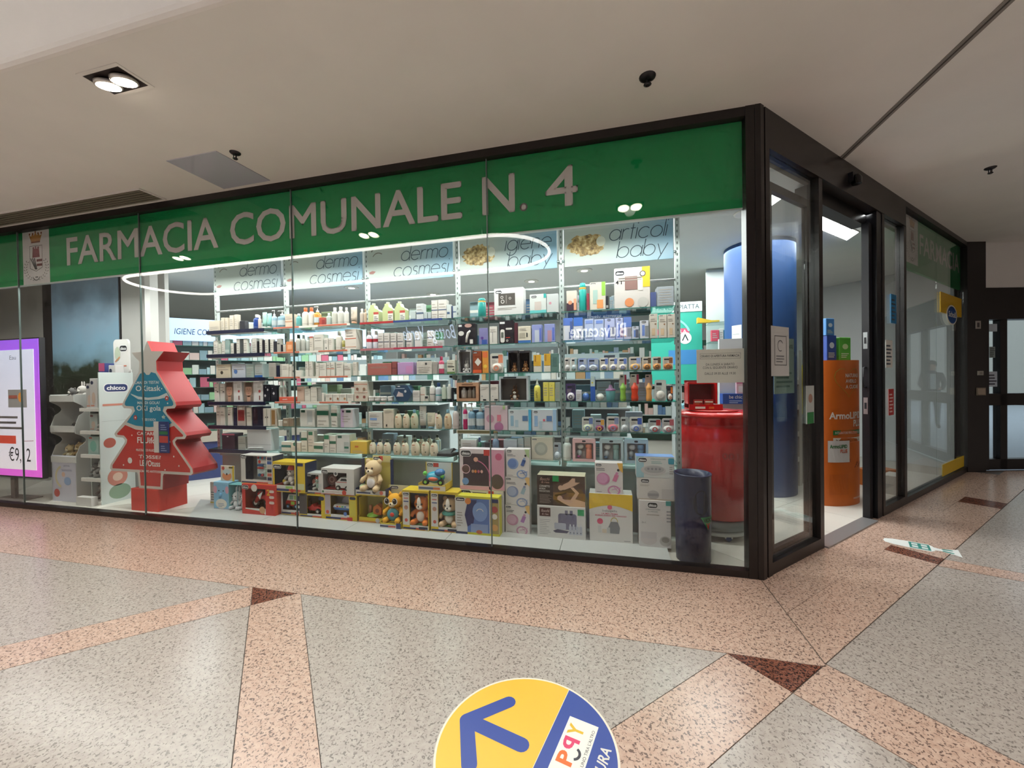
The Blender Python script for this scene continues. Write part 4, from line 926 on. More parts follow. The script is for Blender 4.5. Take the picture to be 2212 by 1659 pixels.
r = tag(empty('toy_stand', (-6.95, .35, 0)), 'tall white baby brand floor stand with five shelves and a printed side', 'stand')
x0, x1, y0, y1 = -7.12, -6.80, .24, .58
GLW = M('#cdd8d4', .35)
kid(G().box(x1, y0, 0, x1 + .012, y1, 1.56, GLW), 'side_panel', r); kid(G().box(x0 - .012, y0 + .1, 0, x0, y1, 1.40, GLW), 'side_panel', r)
kid(G().box(x0, y1 - .012, 0, x1, y1, 1.60, WH), 'back_panel', r)
kid(G().prism(rrpts(x0 + .06, 1.55, x1 + .0, 1.98, .05), y1 - .03, y1 - .012, M('#dcdad6', .5)), 'header_card', r)
def oval_logo(g, x0, z0, x1, z1, y, dark='#16181f', txt='chicco'):
    """rounded dark badge with pale lettering and a thin pale rim"""
    w, h = x1 - x0, z1 - z0
    g.rrect(x0 - h * .10, z0 - h * .10, x1 + h * .10, z1 + h * .10, M('#e6e6e6', .5), y, h * .5); g.rrect(x0, z0, x1, z1, M(dark, .4), y - .0005, h * .42)
    g.text(txt, (x0 + x1) / 2, z0 + h * .22, h * .56, M('#f0f0f0', .5), y - .001, w * .80, 'c', .03)
g = G(); oval_logo(g, -6.95, 1.83, -6.83, 1.90, y1 - .031); g.disc(-6.99, 1.80, .05, M('#b9c4ae'), y1 - .0315, .09, 12); g.line([(-7.03, 1.70), (-6.95, 1.76)], .02, M('#c98a62'), y1 - .032); g.rect(-7.0, 1.64, -6.84, 1.655, M('#d0765a'), y1 - .0315); kid(g, 'header_print', r)
TSd = Matrix.Translation((x1 + .0125, 0, 0)) @ Matrix.Rotation(PI / 2, 4, 'Z')   # printed side faces +x
g = G(TSd); oval_logo(g, y0 + .05, 1.33, y1 - .06, 1.42, -.0008, '#25366a'); g.rect(y0 + .03, 1.16, y1 - .03, 1.185, M('#c98470'), -.0008)
g.disc(.40, .30, .10, M('#c47d6c'), -.0008, .11); g.disc(.40, .30, .05, M('#d8b8a4'), -.0012); g.disc(.42, .12, .11, M('#7f9c84'), -.0008, .09); g.disc(.33, .72, .06, M('#b05a4c'), -.0008, .06); g.line([(y0 + .02, .98), (y1 - .02, .98)], .004, M('#aab4b0'), -.0008); kid(g, 'side_print', r)
for z in (.03, .30, .58, .86, 1.13): 
    kid(G().box(x0, y0 + .02, z - .008, x1, y1 - .012, z, WH), 'shelf', r)
    kid(G().box(x0, y0, z - .03, x1, y0 + .02, z + .01, M('#dcd8d2', .5)), 'shelf_lip', r)
kid(G().box(x0 + .02, y0 - .06, .0, x1 - .05, y0, .10, M('#d8d6d2', .5)), 'foot_tray', r)
def carton(name, label, x, y, z, w, d, h, col, deco=None, cat='box', group=None, rz=0.0):
    """box with x at its front-lower-left corner; deco(g, w, h, y) prints its front"""
    o = G().bbox(0, 0, 0, w, d, h, M(col, .42), .003).build(name, None, (x, y, z), rz)
    tag(o, label, cat, group)
    if deco:
        g = G(); deco(g, w, h, -.0008)
        if g.f: g.build('printed_front', o)
    return o
def d_small(dark='#24304c'):
    return lambda g, w, h, y: (g.rrect(w * .1, h * .8, w * .5, h * .92, M(dark), y), g.disc(w * .5, h * .35, w * .25, M('#c9b0a0'), y, h * .2), g.rect(w * .1, h * .08, w * .6, h * .13, M('#c98470'), y))
carton('toy_carton', 'white baby toy carton on the top of the toy stand, nearer the glass edge', -6.99, .27, 1.13, .12, .08, .36, '#c9c6c4', d_small())
carton('toy_carton', 'pale carton with an orange picture on top of the toy stand', -7.11, .30, 1.13, .11, .1, .30, '#b9b6b4', d_small())
carton('toy_carton', 'tall pale carton standing at the back of the toy stand top', -6.93, .42, 1.13, .11, .09, .52, '#cfccca', d_small())
carton('toy_carton', 'blue and red toy carton beside the stand header card', -7.115, .43, 1.13, .10, .1, .55, '#3a4a8c', lambda g, w, h, y: (g.rect(0, h * .82, w, h, M('#b04a70'), y), g.disc(w * .4, h * .55, w * .3, M('#9fb4d8'), y)))
plush('plush_animal', 'white and pink plush on the second shelf of the toy stand', -6.90, .36, .86, .20, '#d8d0cc', '#d8a8a0')
carton('toy_carton', 'mint plush carton on the second shelf of the toy stand', -7.10, .32, .86, .13, .1, .21, '#b5bdb9', d_small('#7a4a44'))
carton('toy_carton', 'clear mint toy carton on the third shelf of the toy stand', -7.10, .30, .58, .18, .12, .22, '#a9c4bc', lambda g, w, h, y: (g.disc(w * .5, h * .45, w * .3, M('#7fb8a8'), y, h * .3), g.rrect(w * .1, h * .85, w * .4, h * .94, M('#b05a50'), y)))
plush('plush_animal', 'orange and white small plush on the third shelf of the toy stand', -6.87, .34, .58, .12, '#c98a5a', '#e0d0c0')
plush('plush_animal', 'grey plush koala on the fourth shelf of the toy stand', -6.92, .36, .30, .24, '#9a9a98', '#c8c8c4')
plush('plush_animal', 'small grey plush beside the koala on the toy stand', -7.06, .36, .30, .17, '#7a7876', '#b0aeaa')
plush('plush_animal', 'dark grey plush in a bag on the lowest shelf of the toy stand', -6.96, .38, .03, .23, '#6a6866', '#9a9894')
PROD = [
(0,0,'c',-5.403,0.155,0.117,'#cbbfae','n:.2:.5','wide cream carton',''),
(0,0,'c',-5.229,0.044,0.146,'#cdc0ae','n:.2:.8','slim cream carton',''),
(0,0,'c',-5.176,0.044,0.143,'#cdc0ae','n:.2:.8','slim cream carton with dark side',''),
(0,0,'c',-5.104,0.053,0.166,'#d0c4b4','n:.3:.8','tall cream carton',''),
(0,0,'c',-5.042,0.049,0.171,'#d0c4b4','n:.3:.8','tall cream carton with dark flank',''),
(0,0,'c',-4.974,0.068,0.098,'#2a2a30','','squat black carton',''),
(0,0,'B',-4.808,0.076,0.162,'#1f3f86','w','blue bottle with white cap',''),
(0,0,'B',-4.728,0.033,0.146,'#c9b4ac','w','pinkish slim bottle',''),
(0,0,'T',-4.688,0.06,0.181,'#a5d2c6','w','aqua green tube',''),
(0,0,'T',-4.621,0.059,0.166,'#93c8c2','w','bluish aqua tube',''),
(0,0,'P',-4.553,0.051,0.196,'#9db6c2','w','pale blue pump bottle',''),
(0,0,'P',-4.49,0.104,0.191,'#7d9dab','w','wide grey blue pump bottle',''),
(0,1,'c',-5.345,0.056,0.16,'#d6d0c6','n:.2:.8','white carton',''),
(0,1,'c',-5.282,0.041,0.119,'#c8c6b8','n:.2:.7','short ivory carton',''),
(0,1,'c',-5.231,0.046,0.155,'#d6d0c6','n:.2:.8','slim white carton',''),
(0,1,'c',-5.177,0.06,0.169,'#8ea49f','b:.1:.3:#b9c4be','sea green carton',''),
(0,1,'c',-5.106,0.04,0.12,'#d6d0c6','n:.2:.8','short white carton',''),
(0,1,'c',-5.058,0.026,0.118,'#1b1a20','','narrow black carton',''),
(0,1,'c',-5.023,0.045,0.167,'#d6d0c6','n:.2:.8','tall white carton',''),
(0,1,'c',-4.973,0.043,0.165,'#4a4d4d','','dark grey carton',''),
(0,1,'c',-4.923,0.047,0.166,'#d6d0c6','n:.2:.8','tall white carton',''),
(0,1,'B',-4.834,0.023,0.156,'#c9ccca','w','thin silvery bottle',''),
(0,1,'c',-4.803,0.06,0.165,'#d0cbc3','n:.1:.8','broad white carton',''),
(0,1,'c',-4.739,0.023,0.13,'#17171c','','narrow black carton',''),
(0,1,'c',-4.708,0.034,0.158,'#d6d0c6','n:.2:.8','slim white carton',''),
(0,1,'c',-4.668,0.026,0.142,'#201a22','','narrow black carton',''),
(0,1,'c',-4.634,0.043,0.148,'#d6d0c6','n:.2:.8','white carton with black edge',''),
(0,1,'c',-4.586,0.015,0.146,'#15151a','','very thin black carton',''),
(0,1,'c',-4.569,0.041,0.145,'#d6d0c6','n:.2:.8','white carton',''),
(0,1,'c',-4.523,0.035,0.121,'#33323a','','charcoal carton',''),
(0,1,'c',-4.48,0.051,0.149,'#aaa59d','r:.1:.6:.7:.66:#3a3a3a','grey carton',''),
(0,1,'c',-4.423,0.017,0.081,'#241c24','','short black carton',''),
(0,1,'c',-4.402,0.034,0.08,'#cbc4ba','n:.2:.7','short white carton',''),
(0,2,'c',-5.313,0.197,0.155,'#cdbfa8','p:.4:.4:.10:#4a4138;n:.6:.9','broad cream carton with dark motif',''),
(0,2,'c',-5.093,0.188,0.154,'#bcbfca','p:.28:.45:.13:#4a6ea8;n:.6:.9','pale lilac carton with blue flower',''),
(0,2,'c',-4.893,0.1,0.146,'#9aa69f','n:.2:.8','greyish green carton',''),
(0,2,'c',-4.78,0.108,0.151,'#a6adac','b:.0:.16:#2f62a8;n:.3:.9','silver carton with blue foot',''),
(0,2,'c',-4.586,0.088,0.154,'#a8a29a','n:.2:.8','taupe carton',''),
(0,2,'c',-4.493,0.035,0.126,'#23263c','','navy carton',''),
(0,2,'c',-4.446,0.06,0.14,'#b5b1a8','n:.2:.7','pale grey carton',''),
(0,3,'c',-5.344,0.066,0.204,'#dcd7d0','r:.55:.52:.9:.57:#33303a;n:.6:.9','tall white carton with black clasp',''),
(0,3,'c',-5.27,0.066,0.203,'#dcd7d0','r:.55:.52:.9:.57:#33303a;n:.6:.9','tall white carton with black clasp',''),
(0,3,'F',-5.186,0.233,0.22,'#d5d0ce','','advert carton with a printed face',''),
(0,3,'F',-4.931,0.259,0.217,'#d5d0ce','','advert carton with a printed face',''),
(0,3,'c',-4.666,0.085,0.184,'#1e1d28','q:.3:.35:.16:#cfcbd0;q:.7:.7:.14:#cfcbd0;q:.4:.85:.1:#8a8890','black carton with white diamonds',''),
(0,3,'c',-4.568,0.075,0.176,'#22212c','q:.5:.5:.2:#cfcbd0;q:.3:.8:.1:#8a8890','black carton with one diamond',''),
(0,3,'B',-4.481,0.055,0.22,'#a8ada5','w','grey bottle',''),
(0,3,'B',-4.42,0.034,0.226,'#b2b6b0','w','slim grey bottle',''),
(0,4,'c',-5.332,0.061,0.205,'#dad3ca','n:.55:.85','tall white carton',''),
(0,4,'c',-5.265,0.064,0.205,'#dad3ca','n:.55:.85','tall white carton',''),
(0,4,'c',-5.16,0.065,0.205,'#dad3ca','p:.3:.6:.16:#5a2a48;n:.7:.9','white carton with plum flower',''),
(0,4,'c',-5.082,0.045,0.198,'#2c2b4c','','navy carton',''),
(0,4,'c',-5.029,0.111,0.217,'#b9aaa2','r:.1:.25:.95:.8:#8e2a2c;r:.3:.82:.7:.95:#d8d0c8','carton with red flask picture',''),
(0,4,'c',-4.906,0.068,0.202,'#d8cfc4','n:.5:.85','white carton',''),
(0,4,'c',-4.83,0.146,0.21,'#26233a','r:.1:.1:.5:.9:#3a2030','broad dark carton',''),
(0,4,'c',-4.677,0.043,0.191,'#dad2c8','q:.8:.5:.2:#4a4a4a','white carton half of a pair',''),
(0,4,'c',-4.628,0.045,0.191,'#dad2c8','q:.2:.5:.2:#4a4a4a','white carton half of a pair',''),
(0,4,'c',-4.574,0.075,0.192,'#c3b7a8','r:.1:.1:.7:.9:#9a7446','carton with amber picture',''),
(0,4,'c',-4.479,0.049,0.065,'#d6d0c6','','tiny white carton',''),
(0,4,'c',-4.421,0.074,0.084,'#96836f','r:.2:.4:.8:.7:#c4b8a8','low brown carton',''),
(0,5,'c',-5.256,0.18,0.174,'#3b2138','b:.9:1:#b9607a;r:.4:.78:.52:.84:#e8e0e0','deep plum carton',''),
(0,5,'c',-5.026,0.106,0.147,'#adaea6','b:.45:.5:#8a8c86;n:.6:.9','grey carton',''),
(0,5,'c',-4.905,0.321,0.235,'#ccced0','b:.25:.28:#a9acb0','broad pale display board',''),
(1,0,'c',-4.364,0.1,0.14,'#cdb8a4','b:.38:.46:#b98a70;n:.6:.9','peach banded carton',''),
(1,0,'B',-4.236,0.057,0.14,'#5b9c9a','c','teal clear bottle',''),
(1,0,'B',-4.165,0.069,0.2,'#d2cabf','o','white bottle with orange cap',''),
(1,0,'B',-4.084,0.062,0.198,'#d2cabf','o','white bottle with orange cap',''),
(1,0,'P',-4.016,0.073,0.207,'#c98a3a','w','amber pump bottle',''),
(1,0,'c',-3.937,0.067,0.081,'#a8483c','r:.5:.0:1:.7:#8c2e2c','short red carton',''),
(1,0,'B',-3.856,0.05,0.124,'#a9b2aa','c','clear short bottle',''),
(1,0,'B',-3.797,0.061,0.18,'#b8b5aa','w','stone grey bottle',''),
(1,0,'B',-3.727,0.063,0.184,'#bdb9b0','w','taller stone grey bottle',''),
(1,0,'B',-3.646,0.047,0.172,'#c6c2ba','w','slim pale bottle',''),
(1,0,'T',-3.574,0.074,0.172,'#cbbba9','p','peach white tube',''),
(1,0,'B',-3.46,0.043,0.148,'#b8aa9c','w','beige bottle',''),
(1,0,'B',-3.411,0.029,0.141,'#b59e88','t','tan bottle',''),
(1,1,'f',-4.352,0.09,0.137,'#d98a5c','o','orange glass flask',''),
(1,1,'B',-4.246,0.057,0.181,'#b4b2aa','g','grey bottle',''),
(1,1,'B',-4.18,0.05,0.174,'#b4b2aa','c','grey bottle with clear cap',''),
(1,1,'B',-4.119,0.048,0.155,'#b8bab4','c','pale bottle',''),
(1,1,'c',-4.059,0.045,0.155,'#d2c8bc','b:.88:1:#b8604c;n:.3:.7','white carton with red top',''),
(1,1,'c',-4.006,0.111,0.173,'#d3ccc2','n:.6:.9;n:.1:.25','large white carton',''),
(1,1,'c',-3.879,0.045,0.13,'#d8d0c6','r:.4:.12:.65:.26:#3a3a3e;n:.6:.9','white carton with dark mark',''),
(1,1,'c',-3.826,0.044,0.128,'#d8d0c6','n:.5:.9','plain white carton',''),
(1,1,'B',-3.754,0.07,0.199,'#d6cec4','w','big white bottle with orange ring',''),
(1,1,'J',-3.675,0.042,0.096,'#8e8434','l','olive jar',''),
(1,1,'c',-3.631,0.136,0.208,'#d8cdc2','b:.52:.56:#cc6e56;b:.12:.15:#d8a890;n:.65:.95','big white carton with orange line',''),
(1,2,'c',-4.42,0.089,0.138,'#d6cfc4','n:.6:.9','white carton',''),
(1,2,'c',-4.323,0.03,0.128,'#d6cfc4','n:.5:.9','slim white carton',''),
(1,2,'c',-4.287,0.027,0.162,'#cfc8be','r:.3:.3:.7:.42:#3a3a3e;r:.3:.7:.7:.82:#3a3a3e','slim carton with two dark marks',''),
(1,2,'c',-4.244,0.076,0.067,'#d8d2c8','','low white carton',''),
(1,2,'c',-4.122,0.042,0.16,'#d8d1c7','b:.48:.51:#a9958a;n:.6:.9','white carton with fine stripe',''),
(1,2,'c',-4.073,0.043,0.159,'#d8d1c7','b:.48:.51:#a9958a;n:.6:.9','white carton with fine stripe',''),
(1,2,'T',-4.024,0.028,0.155,'#a5a29c','w','grey tube',''),
(1,2,'c',-3.99,0.041,0.138,'#d8d1c7','n:.6:.9','white carton',''),
(1,2,'c',-3.942,0.08,0.137,'#d8d1c7','n:.5:.9','broad white carton',''),
(1,2,'c',-3.857,0.045,0.146,'#d8d1c7','b:.5:.55:#cc7a62;n:.6:.9','white carton with salmon line',''),
(1,2,'c',-3.806,0.045,0.144,'#d8d1c7','b:.5:.55:#cc7a62;n:.6:.9','white carton with salmon line',''),
(1,2,'c',-3.74,0.084,0.145,'#d8d1c7','n:.6:.95','tall white carton',''),
(1,2,'c',-3.645,0.074,0.127,'#d8d1c7','b:.48:.53:#a9958a;n:.6:.9','white carton with beige stripe',''),
(1,2,'c',-3.544,0.044,0.138,'#d4ccc0','n:.4:.9','cream white carton',''),
(1,3,'c',-4.461,0.219,0.049,'#d95f4a','t:eucerin:.35:.35:.3:#f0d8d0','low coral tray carton',''),
(1,3,'c',-4.232,0.089,0.159,'#c7a999','r:.1:.7:.6:.8:#b08a7a','rose beige carton',''),
(1,3,'c',-4.137,0.072,0.135,'#d6cfc4','n:.5:.9','white carton',''),
(1,3,'c',-4.056,0.075,0.153,'#d6cfc4','b:.32:.34:#a9a298;b:.65:.67:#a9a298','stack high white carton',''),
(1,3,'c',-3.974,0.045,0.148,'#aeaca4','n:.3:.8','grey carton',''),
(1,3,'c',-3.923,0.03,0.09,'#d8d1c7','','slim short white carton',''),
(1,3,'c',-3.877,0.079,0.079,'#d8d1c7','p:.8:.35:.16:#8a5a44;n:.6:.9','small carton with brown swatch',''),
(1,3,'c',-3.792,0.079,0.079,'#d8d1c7','p:.8:.35:.16:#96684e;n:.6:.9','small carton with tan swatch',''),
(1,3,'c',-3.707,0.078,0.079,'#d8d1c7','p:.8:.35:.16:#a8845e;n:.6:.9','small carton with sand swatch',''),
(1,3,'c',-3.622,0.077,0.078,'#d8d1c7','n:.5:.9','small plain white carton',''),
(1,3,'c',-3.533,0.152,0.204,'#cfc1b2','b:.84:.88:#cc8a78;b:.43:.45:#b8806c;p:.25:.22:.10:#8a5048;p:.75:.22:.10:#8a5048;p:.25:.62:.10:#8a5a4c;p:.75:.62:.10:#9a7a64','two high cartons with brown swatches',''),
(1,4,'c',-4.479,0.05,0.06,'#d6d0c6','','tiny white carton',''),
(1,4,'c',-4.42,0.128,0.086,'#937f6c','r:.1:.3:.4:.8:#a9a090','low brown carton',''),
(1,4,'c',-4.199,0.182,0.188,'#cfcdc6','G:.08:.36;r:.5:.15:.85:.9:#b4b8b8;r:.55:.1:.85:.25:#d8d8d4','white carton with silver tube picture',''),
(1,4,'c',-3.987,0.144,0.232,'#d4cfc6','b:.53:.73:#1d6048;n:.1:.4','tall white carton with green band',''),
(1,4,'c',-3.812,0.072,0.223,'#d6d1c8','b:.52:.66:#1d6048;n:.1:.4','slim white carton with green band',''),
(1,4,'c',-3.693,0.14,0.19,'#cfc8cc','r:.0:.0:.25:1:#c4a8cc;p:.2:.86:.08:#5a2a5a;G:.45:.85;n:.3:.7','white carton with lilac edge',''),
(1,5,'c',-4.443,0.12,0.102,'#d4cec4','b:.4:.65:#2a6a66','low white carton with teal band',''),
(1,5,'c',-4.316,0.117,0.098,'#d4c8bc','p:.4:.8:.18:#1d6a50;n:.2:.5','low carton with green drop',''),
(1,5,'c',-4.191,0.071,0.219,'#d4cec4','b:.55:.68:#1d6048;n:.1:.4','tall carton with green band',''),
(1,5,'c',-4.107,0.072,0.218,'#d4c8bc','r:.1:.82:.8:.98:#0f6b4a;n:.3:.7','tall carton with green crest',''),
(1,5,'c',-4.032,0.117,0.102,'#d4cec4','b:.35:.68:#1d6048','low carton with wide green band',''),
(1,5,'c',-3.906,0.064,0.187,'#d4cec4','r:.05:.75:.95:.98:#0f7a54;n:.3:.6','carton with green top',''),
(1,5,'c',-3.836,0.075,0.18,'#d4cec4','b:.52:.68:#1d6048;n:.1:.4','carton with green sash',''),
(1,5,'c',-3.754,0.156,0.194,'#c9c9c4','G:.1:.42;r:.58:.1:.95:.6:#a9b0ac;r:.6:.25:.93:.36:#1d6a58','broad carton with green badges',''),
(1,5,'c',-3.592,0.191,0.124,'#d6b03a','r:.28:.5:.5:.65:#c46a2a;n:.1:.3','bright yellow carton',''),
(2,0,'O',-3.352,0.118,0.195,'#b6bd8c','r','clear olive oil bottle with red label',''),
(2,0,'O',-3.19,0.119,0.198,'#b6bd8c','r','clear olive oil bottle with red label',''),
(2,0,'O',-3.057,0.118,0.195,'#b6bd8c','r','clear olive oil bottle with red label',''),
(2,0,'c',-2.886,0.055,0.088,'#a9b1af','b:.06:.16:#4a5a70','short grey carton',''),
(2,0,'c',-2.822,0.077,0.157,'#b9bbbb','b:.36:.46:#4a586e;n:.6:.95','grey carton with slate band',''),
(2,0,'c',-2.74,0.034,0.072,'#a5adac','b:.05:.15:#4a5a70','low grey carton',''),
(2,0,'c',-2.702,0.034,0.07,'#a5adac','b:.05:.15:#4a5a70','low grey carton',''),
(2,0,'c',-2.661,0.063,0.181,'#c6c0b8','b:.44:.50:#5a6478;n:.6:.9;n:.1:.35','tall pale carton with slate band',''),
(2,0,'c',-2.591,0.085,0.181,'#c6c0b8','b:.44:.50:#5a6478;n:.6:.9;n:.1:.35','tall broad carton with slate band',''),
(2,0,'c',-2.501,0.045,0.129,'#b5bab8','r:.1:.3:.7:.45:#3a5070','grey carton with navy mark',''),
(2,0,'c',-2.452,0.015,0.115,'#2e3f66','','thin navy carton',''),
(2,0,'c',-2.437,0.032,0.113,'#b0b8b6','b:.45:.55:#5a6a80','grey carton beside navy one',''),
(2,1,'B',-3.395,0.065,0.184,'#cfcbd2','w;lab:.38:.55:#b8303c','white bottle with red label',''),
(2,1,'B',-3.317,0.063,0.18,'#cfcbd2','w;lab:.38:.55:#a02838','white bottle with red label',''),
(2,1,'c',-3.247,0.059,0.155,'#c9c1bc','b:.38:.45:#6a6a74;n:.6:.9;n:.1:.3','pale carton with grey line',''),
(2,1,'c',-3.177,0.059,0.152,'#c9c1bc','b:.38:.45:#6a6a74;n:.6:.9;n:.1:.3','pale carton with grey line',''),
(2,1,'c',-3.106,0.062,0.148,'#c9c1bc','b:.38:.45:#6a6a74;n:.6:.9;n:.1:.3','pale carton with grey line',''),
(2,1,'c',-3.029,0.059,0.145,'#c9c1bc','b:.38:.45:#6a6a74;n:.6:.9;n:.1:.3','pale carton with grey line',''),
(2,1,'c',-2.936,0.057,0.142,'#c9c1bc','b:.38:.45:#6a6a74;n:.6:.9;n:.1:.3','pale carton with grey line',''),
(2,1,'c',-2.844,0.062,0.149,'#ccc8c6','b:.45:.5:#9a9a9a;n:.6:.9','white carton',''),
(2,1,'c',-2.71,0.067,0.151,'#c9c4be','b:.55:.62:#70707a;n:.1:.4','white carton with grey line',''),
(2,1,'c',-2.629,0.032,0.061,'#c4c2c0','r:.5:.2:.8:.35:#3a4050','small white carton',''),
(2,1,'c',-2.585,0.04,0.059,'#c0c0be','n:.2:.7','small pale carton',''),
(2,2,'c',-3.371,0.269,0.118,'#ab645c','n:.6:.75','big terracotta carton',''),
(2,2,'c',-3.096,0.052,0.131,'#8c4a48','b:.45:.55:#6e3434','dark red carton',''),
(2,2,'c',-3.037,0.17,0.121,'#bb94c2','r:.55:.1:.95:.7:#c88ab8','violet pink carton',''),
(2,2,'c',-2.827,0.163,0.126,'#c9c1b8','p:.62:.8:.07:#3a3a3c;n:.15:.65','white carton with round black mark',''),
(2,2,'c',-2.656,0.043,0.12,'#a9a29c','n:.3:.8','grey carton',''),
(2,2,'B',-2.603,0.054,0.169,'#c24f6c','k;lab:.3:.55:#e8dcdc','pink bottle',''),
(2,2,'c',-2.508,0.08,0.13,'#cfcab8','b:.0:.14:#5a7a44;r:.1:.48:.9:.54:#3a3a3a;p:.8:.3:.1:#3a3a3a;n:.6:.9','cream carton with green foot',''),
(2,3,'J',-3.38,0.066,0.051,'#cfc9c4','w','white cream jar',''),
(2,3,'J',-3.308,0.062,0.051,'#cfc9c4','w','white cream jar',''),
(2,3,'J',-3.239,0.061,0.05,'#cfc9c4','w','white cream jar',''),
(2,3,'J',-3.161,0.06,0.05,'#cfc9c4','w','white cream jar',''),
(2,3,'X',-3.091,0.212,0.16,'#2f4763','','dark blue hexagonal gift carton',''),
(2,3,'c',-2.874,0.073,0.106,'#d0cac6','b:.42:.45:#9a9490;n:.6:.9','white carton',''),
(2,3,'c',-2.791,0.046,0.138,'#d4ccc2','b:.46:.5:#cc8a78','white carton with salmon line',''),
(2,3,'c',-2.742,0.029,0.055,'#c9c2b8','b:.5:.9:#2a2a2e','tiny carton with black lid',''),
(2,3,'N',-2.704,0.057,0.216,'#d4cec8','w;lab:.3:.33:#4a4a52','white spray bottle',''),
(2,3,'B',-2.642,0.061,0.18,'#bcc0c8','n;lab:.3:.36:#4a9a9c','silver bottle with navy cap',''),
(2,3,'B',-2.573,0.048,0.159,'#2a3830','w;lab:.15:.85:#b9c4b4','dark bottle with pale label',''),
(2,3,'B',-2.52,0.049,0.165,'#242c38','w;lab:.15:.85:#c4c9c4','dark bottle with white label',''),
(2,3,'c',-2.466,0.016,0.13,'#23262e','','narrow black carton',''),
(2,4,'c',-3.374,0.156,0.16,'#cfcbc4','r:.12:.48:.62:.62:#7a9acc;n:.7:.9;n:.15:.4','white carton with blue label',''),
(2,4,'c',-3.205,0.112,0.189,'#d3c6b4','r:.25:.08:.38:.2:#3a3230;n:.8:.92','cream carton',''),
(2,4,'V',-3.087,0.077,0.178,'#d8c9ae','b;lab:.0:.0:#fff','oat lotion bottle with brown cap',''),
(2,4,'V',-2.998,0.074,0.176,'#d8c9ae','b','oat lotion bottle with brown cap',''),
(2,4,'V',-2.912,0.082,0.184,'#c6c4a8','u','green tinted lotion bottle',''),
(2,4,'T',-2.82,0.074,0.22,'#d4cec6','d','white tube with dark foot cap',''),
(2,4,'T',-2.739,0.087,0.155,'#d8cdb6','u','cream tube with blue foot cap',''),
(2,4,'V',-2.647,0.067,0.172,'#d8c6ac','g','oat lotion bottle with green cap',''),
(2,4,'V',-2.557,0.08,0.186,'#cbb697','u','tan lotion bottle with blue cap',''),
(2,4,'B',-2.467,0.061,0.221,'#c4b8b4','u','pale pink bottle',''),
(2,5,'V',-3.383,0.077,0.146,'#d8ccb4','g','lotion bottle with dark green cap',''),
(2,5,'V',-3.298,0.073,0.148,'#d8ccb4','g','lotion bottle with dark green cap',''),
(2,5,'V',-3.218,0.08,0.15,'#d8ccb4','g','lotion bottle with dark green cap',''),
(2,5,'V',-3.111,0.082,0.153,'#d8ccb4','g','lotion bottle with dark green cap',''),
(2,5,'V',-3.019,0.084,0.155,'#d8ccb4','g','lotion bottle with dark green cap',''),
(2,5,'V',-2.915,0.095,0.167,'#d8ccb4','g','wide lotion bottle with dark green cap',''),
(2,5,'V',-2.806,0.091,0.172,'#d8ccb4','g','wide lotion bottle with dark green cap',''),
(2,5,'V',-2.709,0.087,0.161,'#d8ccb4','g','wide lotion bottle with dark green cap',''),
(3,0,'H',-2.195,0.076,0.177,'#2b9088','o','teal thermos flask',''),
(3,0,'c',-2.025,0.277,0.246,'#c6c4c2','L:.05:.26:.80:.92;r:.15:.36:.72:.80:#4a4440;g:.2:.42:.66:.74;n:.2:.3','big pale carton with kit picture',''),
(3,0,'c',-1.691,0.152,0.172,'#c2c6c2','l:.1:.42:.78:.92;r:.85:.78:1:1:#2f9a96;b:.0:.16:#5fb4b4;r:.3:.15:.7:.6:#b9ada6','white carton with aqua foot',''),
(3,0,'c',-1.534,0.103,0.165,'#b7bab9','p:.3:.5:.12:#c08a96','clear grey carton',''),
(3,1,'D',-2.392,0.179,0.204,'#1e1920','w','black carton with white ear thermometer',''),
(3,1,'c',-2.18,0.086,0.154,'#7a76a4','p:.35:.4:.16:#5a3a88;r:.3:.0:.9:.3:#3a55a0','purple carton',''),
(3,1,'c',-2.079,0.075,0.165,'#cbc6be','r:.4:.1:.45:.7:#8a8a86;n:.7:.9','white carton with thin picture',''),
(3,1,'D',-1.984,0.14,0.213,'#251f24','t','black blister with white thermometer',''),
(3,1,'c',-1.839,0.031,0.188,'#4a1c28','','maroon carton',''),
(3,1,'c',-1.803,0.118,0.154,'#cfc6b4','b:.0:.16:#3a6aa8;r:.1:.3:.55:.6:#a8a090;r:.65:.35:.75:.6:#3a3a38;n:.75:.92','cream carton with blue foot',''),
(3,1,'c',-1.675,0.09,0.161,'#8d95c8','r:.3:.02:.75:.7:#b9bfcf;r:.8:.1:.95:.8:#5a6cc0','periwinkle carton with bottle picture',''),
(3,1,'c',-1.56,0.093,0.163,'#8d95c8','r:.3:.02:.7:.65:#b08a9c;r:.78:.1:.95:.8:#5a6cc0','periwinkle carton with pink bottle picture',''),
(3,2,'W',-2.39,0.127,0.227,'#a5a2a2','white','clear carton holding white plush',''),
(3,2,'c',-2.245,0.086,0.209,'#8a3f1e','l:.05:.55:.86:.96;q:.6:.5:.38:#d8d2c8;b:.0:.15:#d8582e','brown toy carton with remote',''),
(3,2,'c',-2.153,0.059,0.207,'#d9903a','r:.1:.7:.9:.95:#d86a3a;p:.5:.3:.3:#e8c04a','orange toy carton',''),
(3,2,'K',-2.079,0.128,0.183,'#d8d2ca','#cfc6bc;#e08a6a','rattle on white hanger card',''),
(3,2,'W',-1.9,0.092,0.201,'#3a3434','tan','dark carton holding toy bunny',''),
(3,2,'W',-1.802,0.106,0.197,'#3a3434','tan','dark carton holding toy bunny',''),
(3,2,'c',-1.663,0.068,0.156,'#d8d2c4','r:.0:.35:1:1:#d6a632;r:.15:.6:.35:.95:#a8762a','yellow and white carton',''),
(3,2,'c',-1.566,0.059,0.163,'#d8d2c4','r:.0:.35:1:1:#d6a632;r:.15:.6:.35:.95:#a8762a','taller yellow and white carton',''),
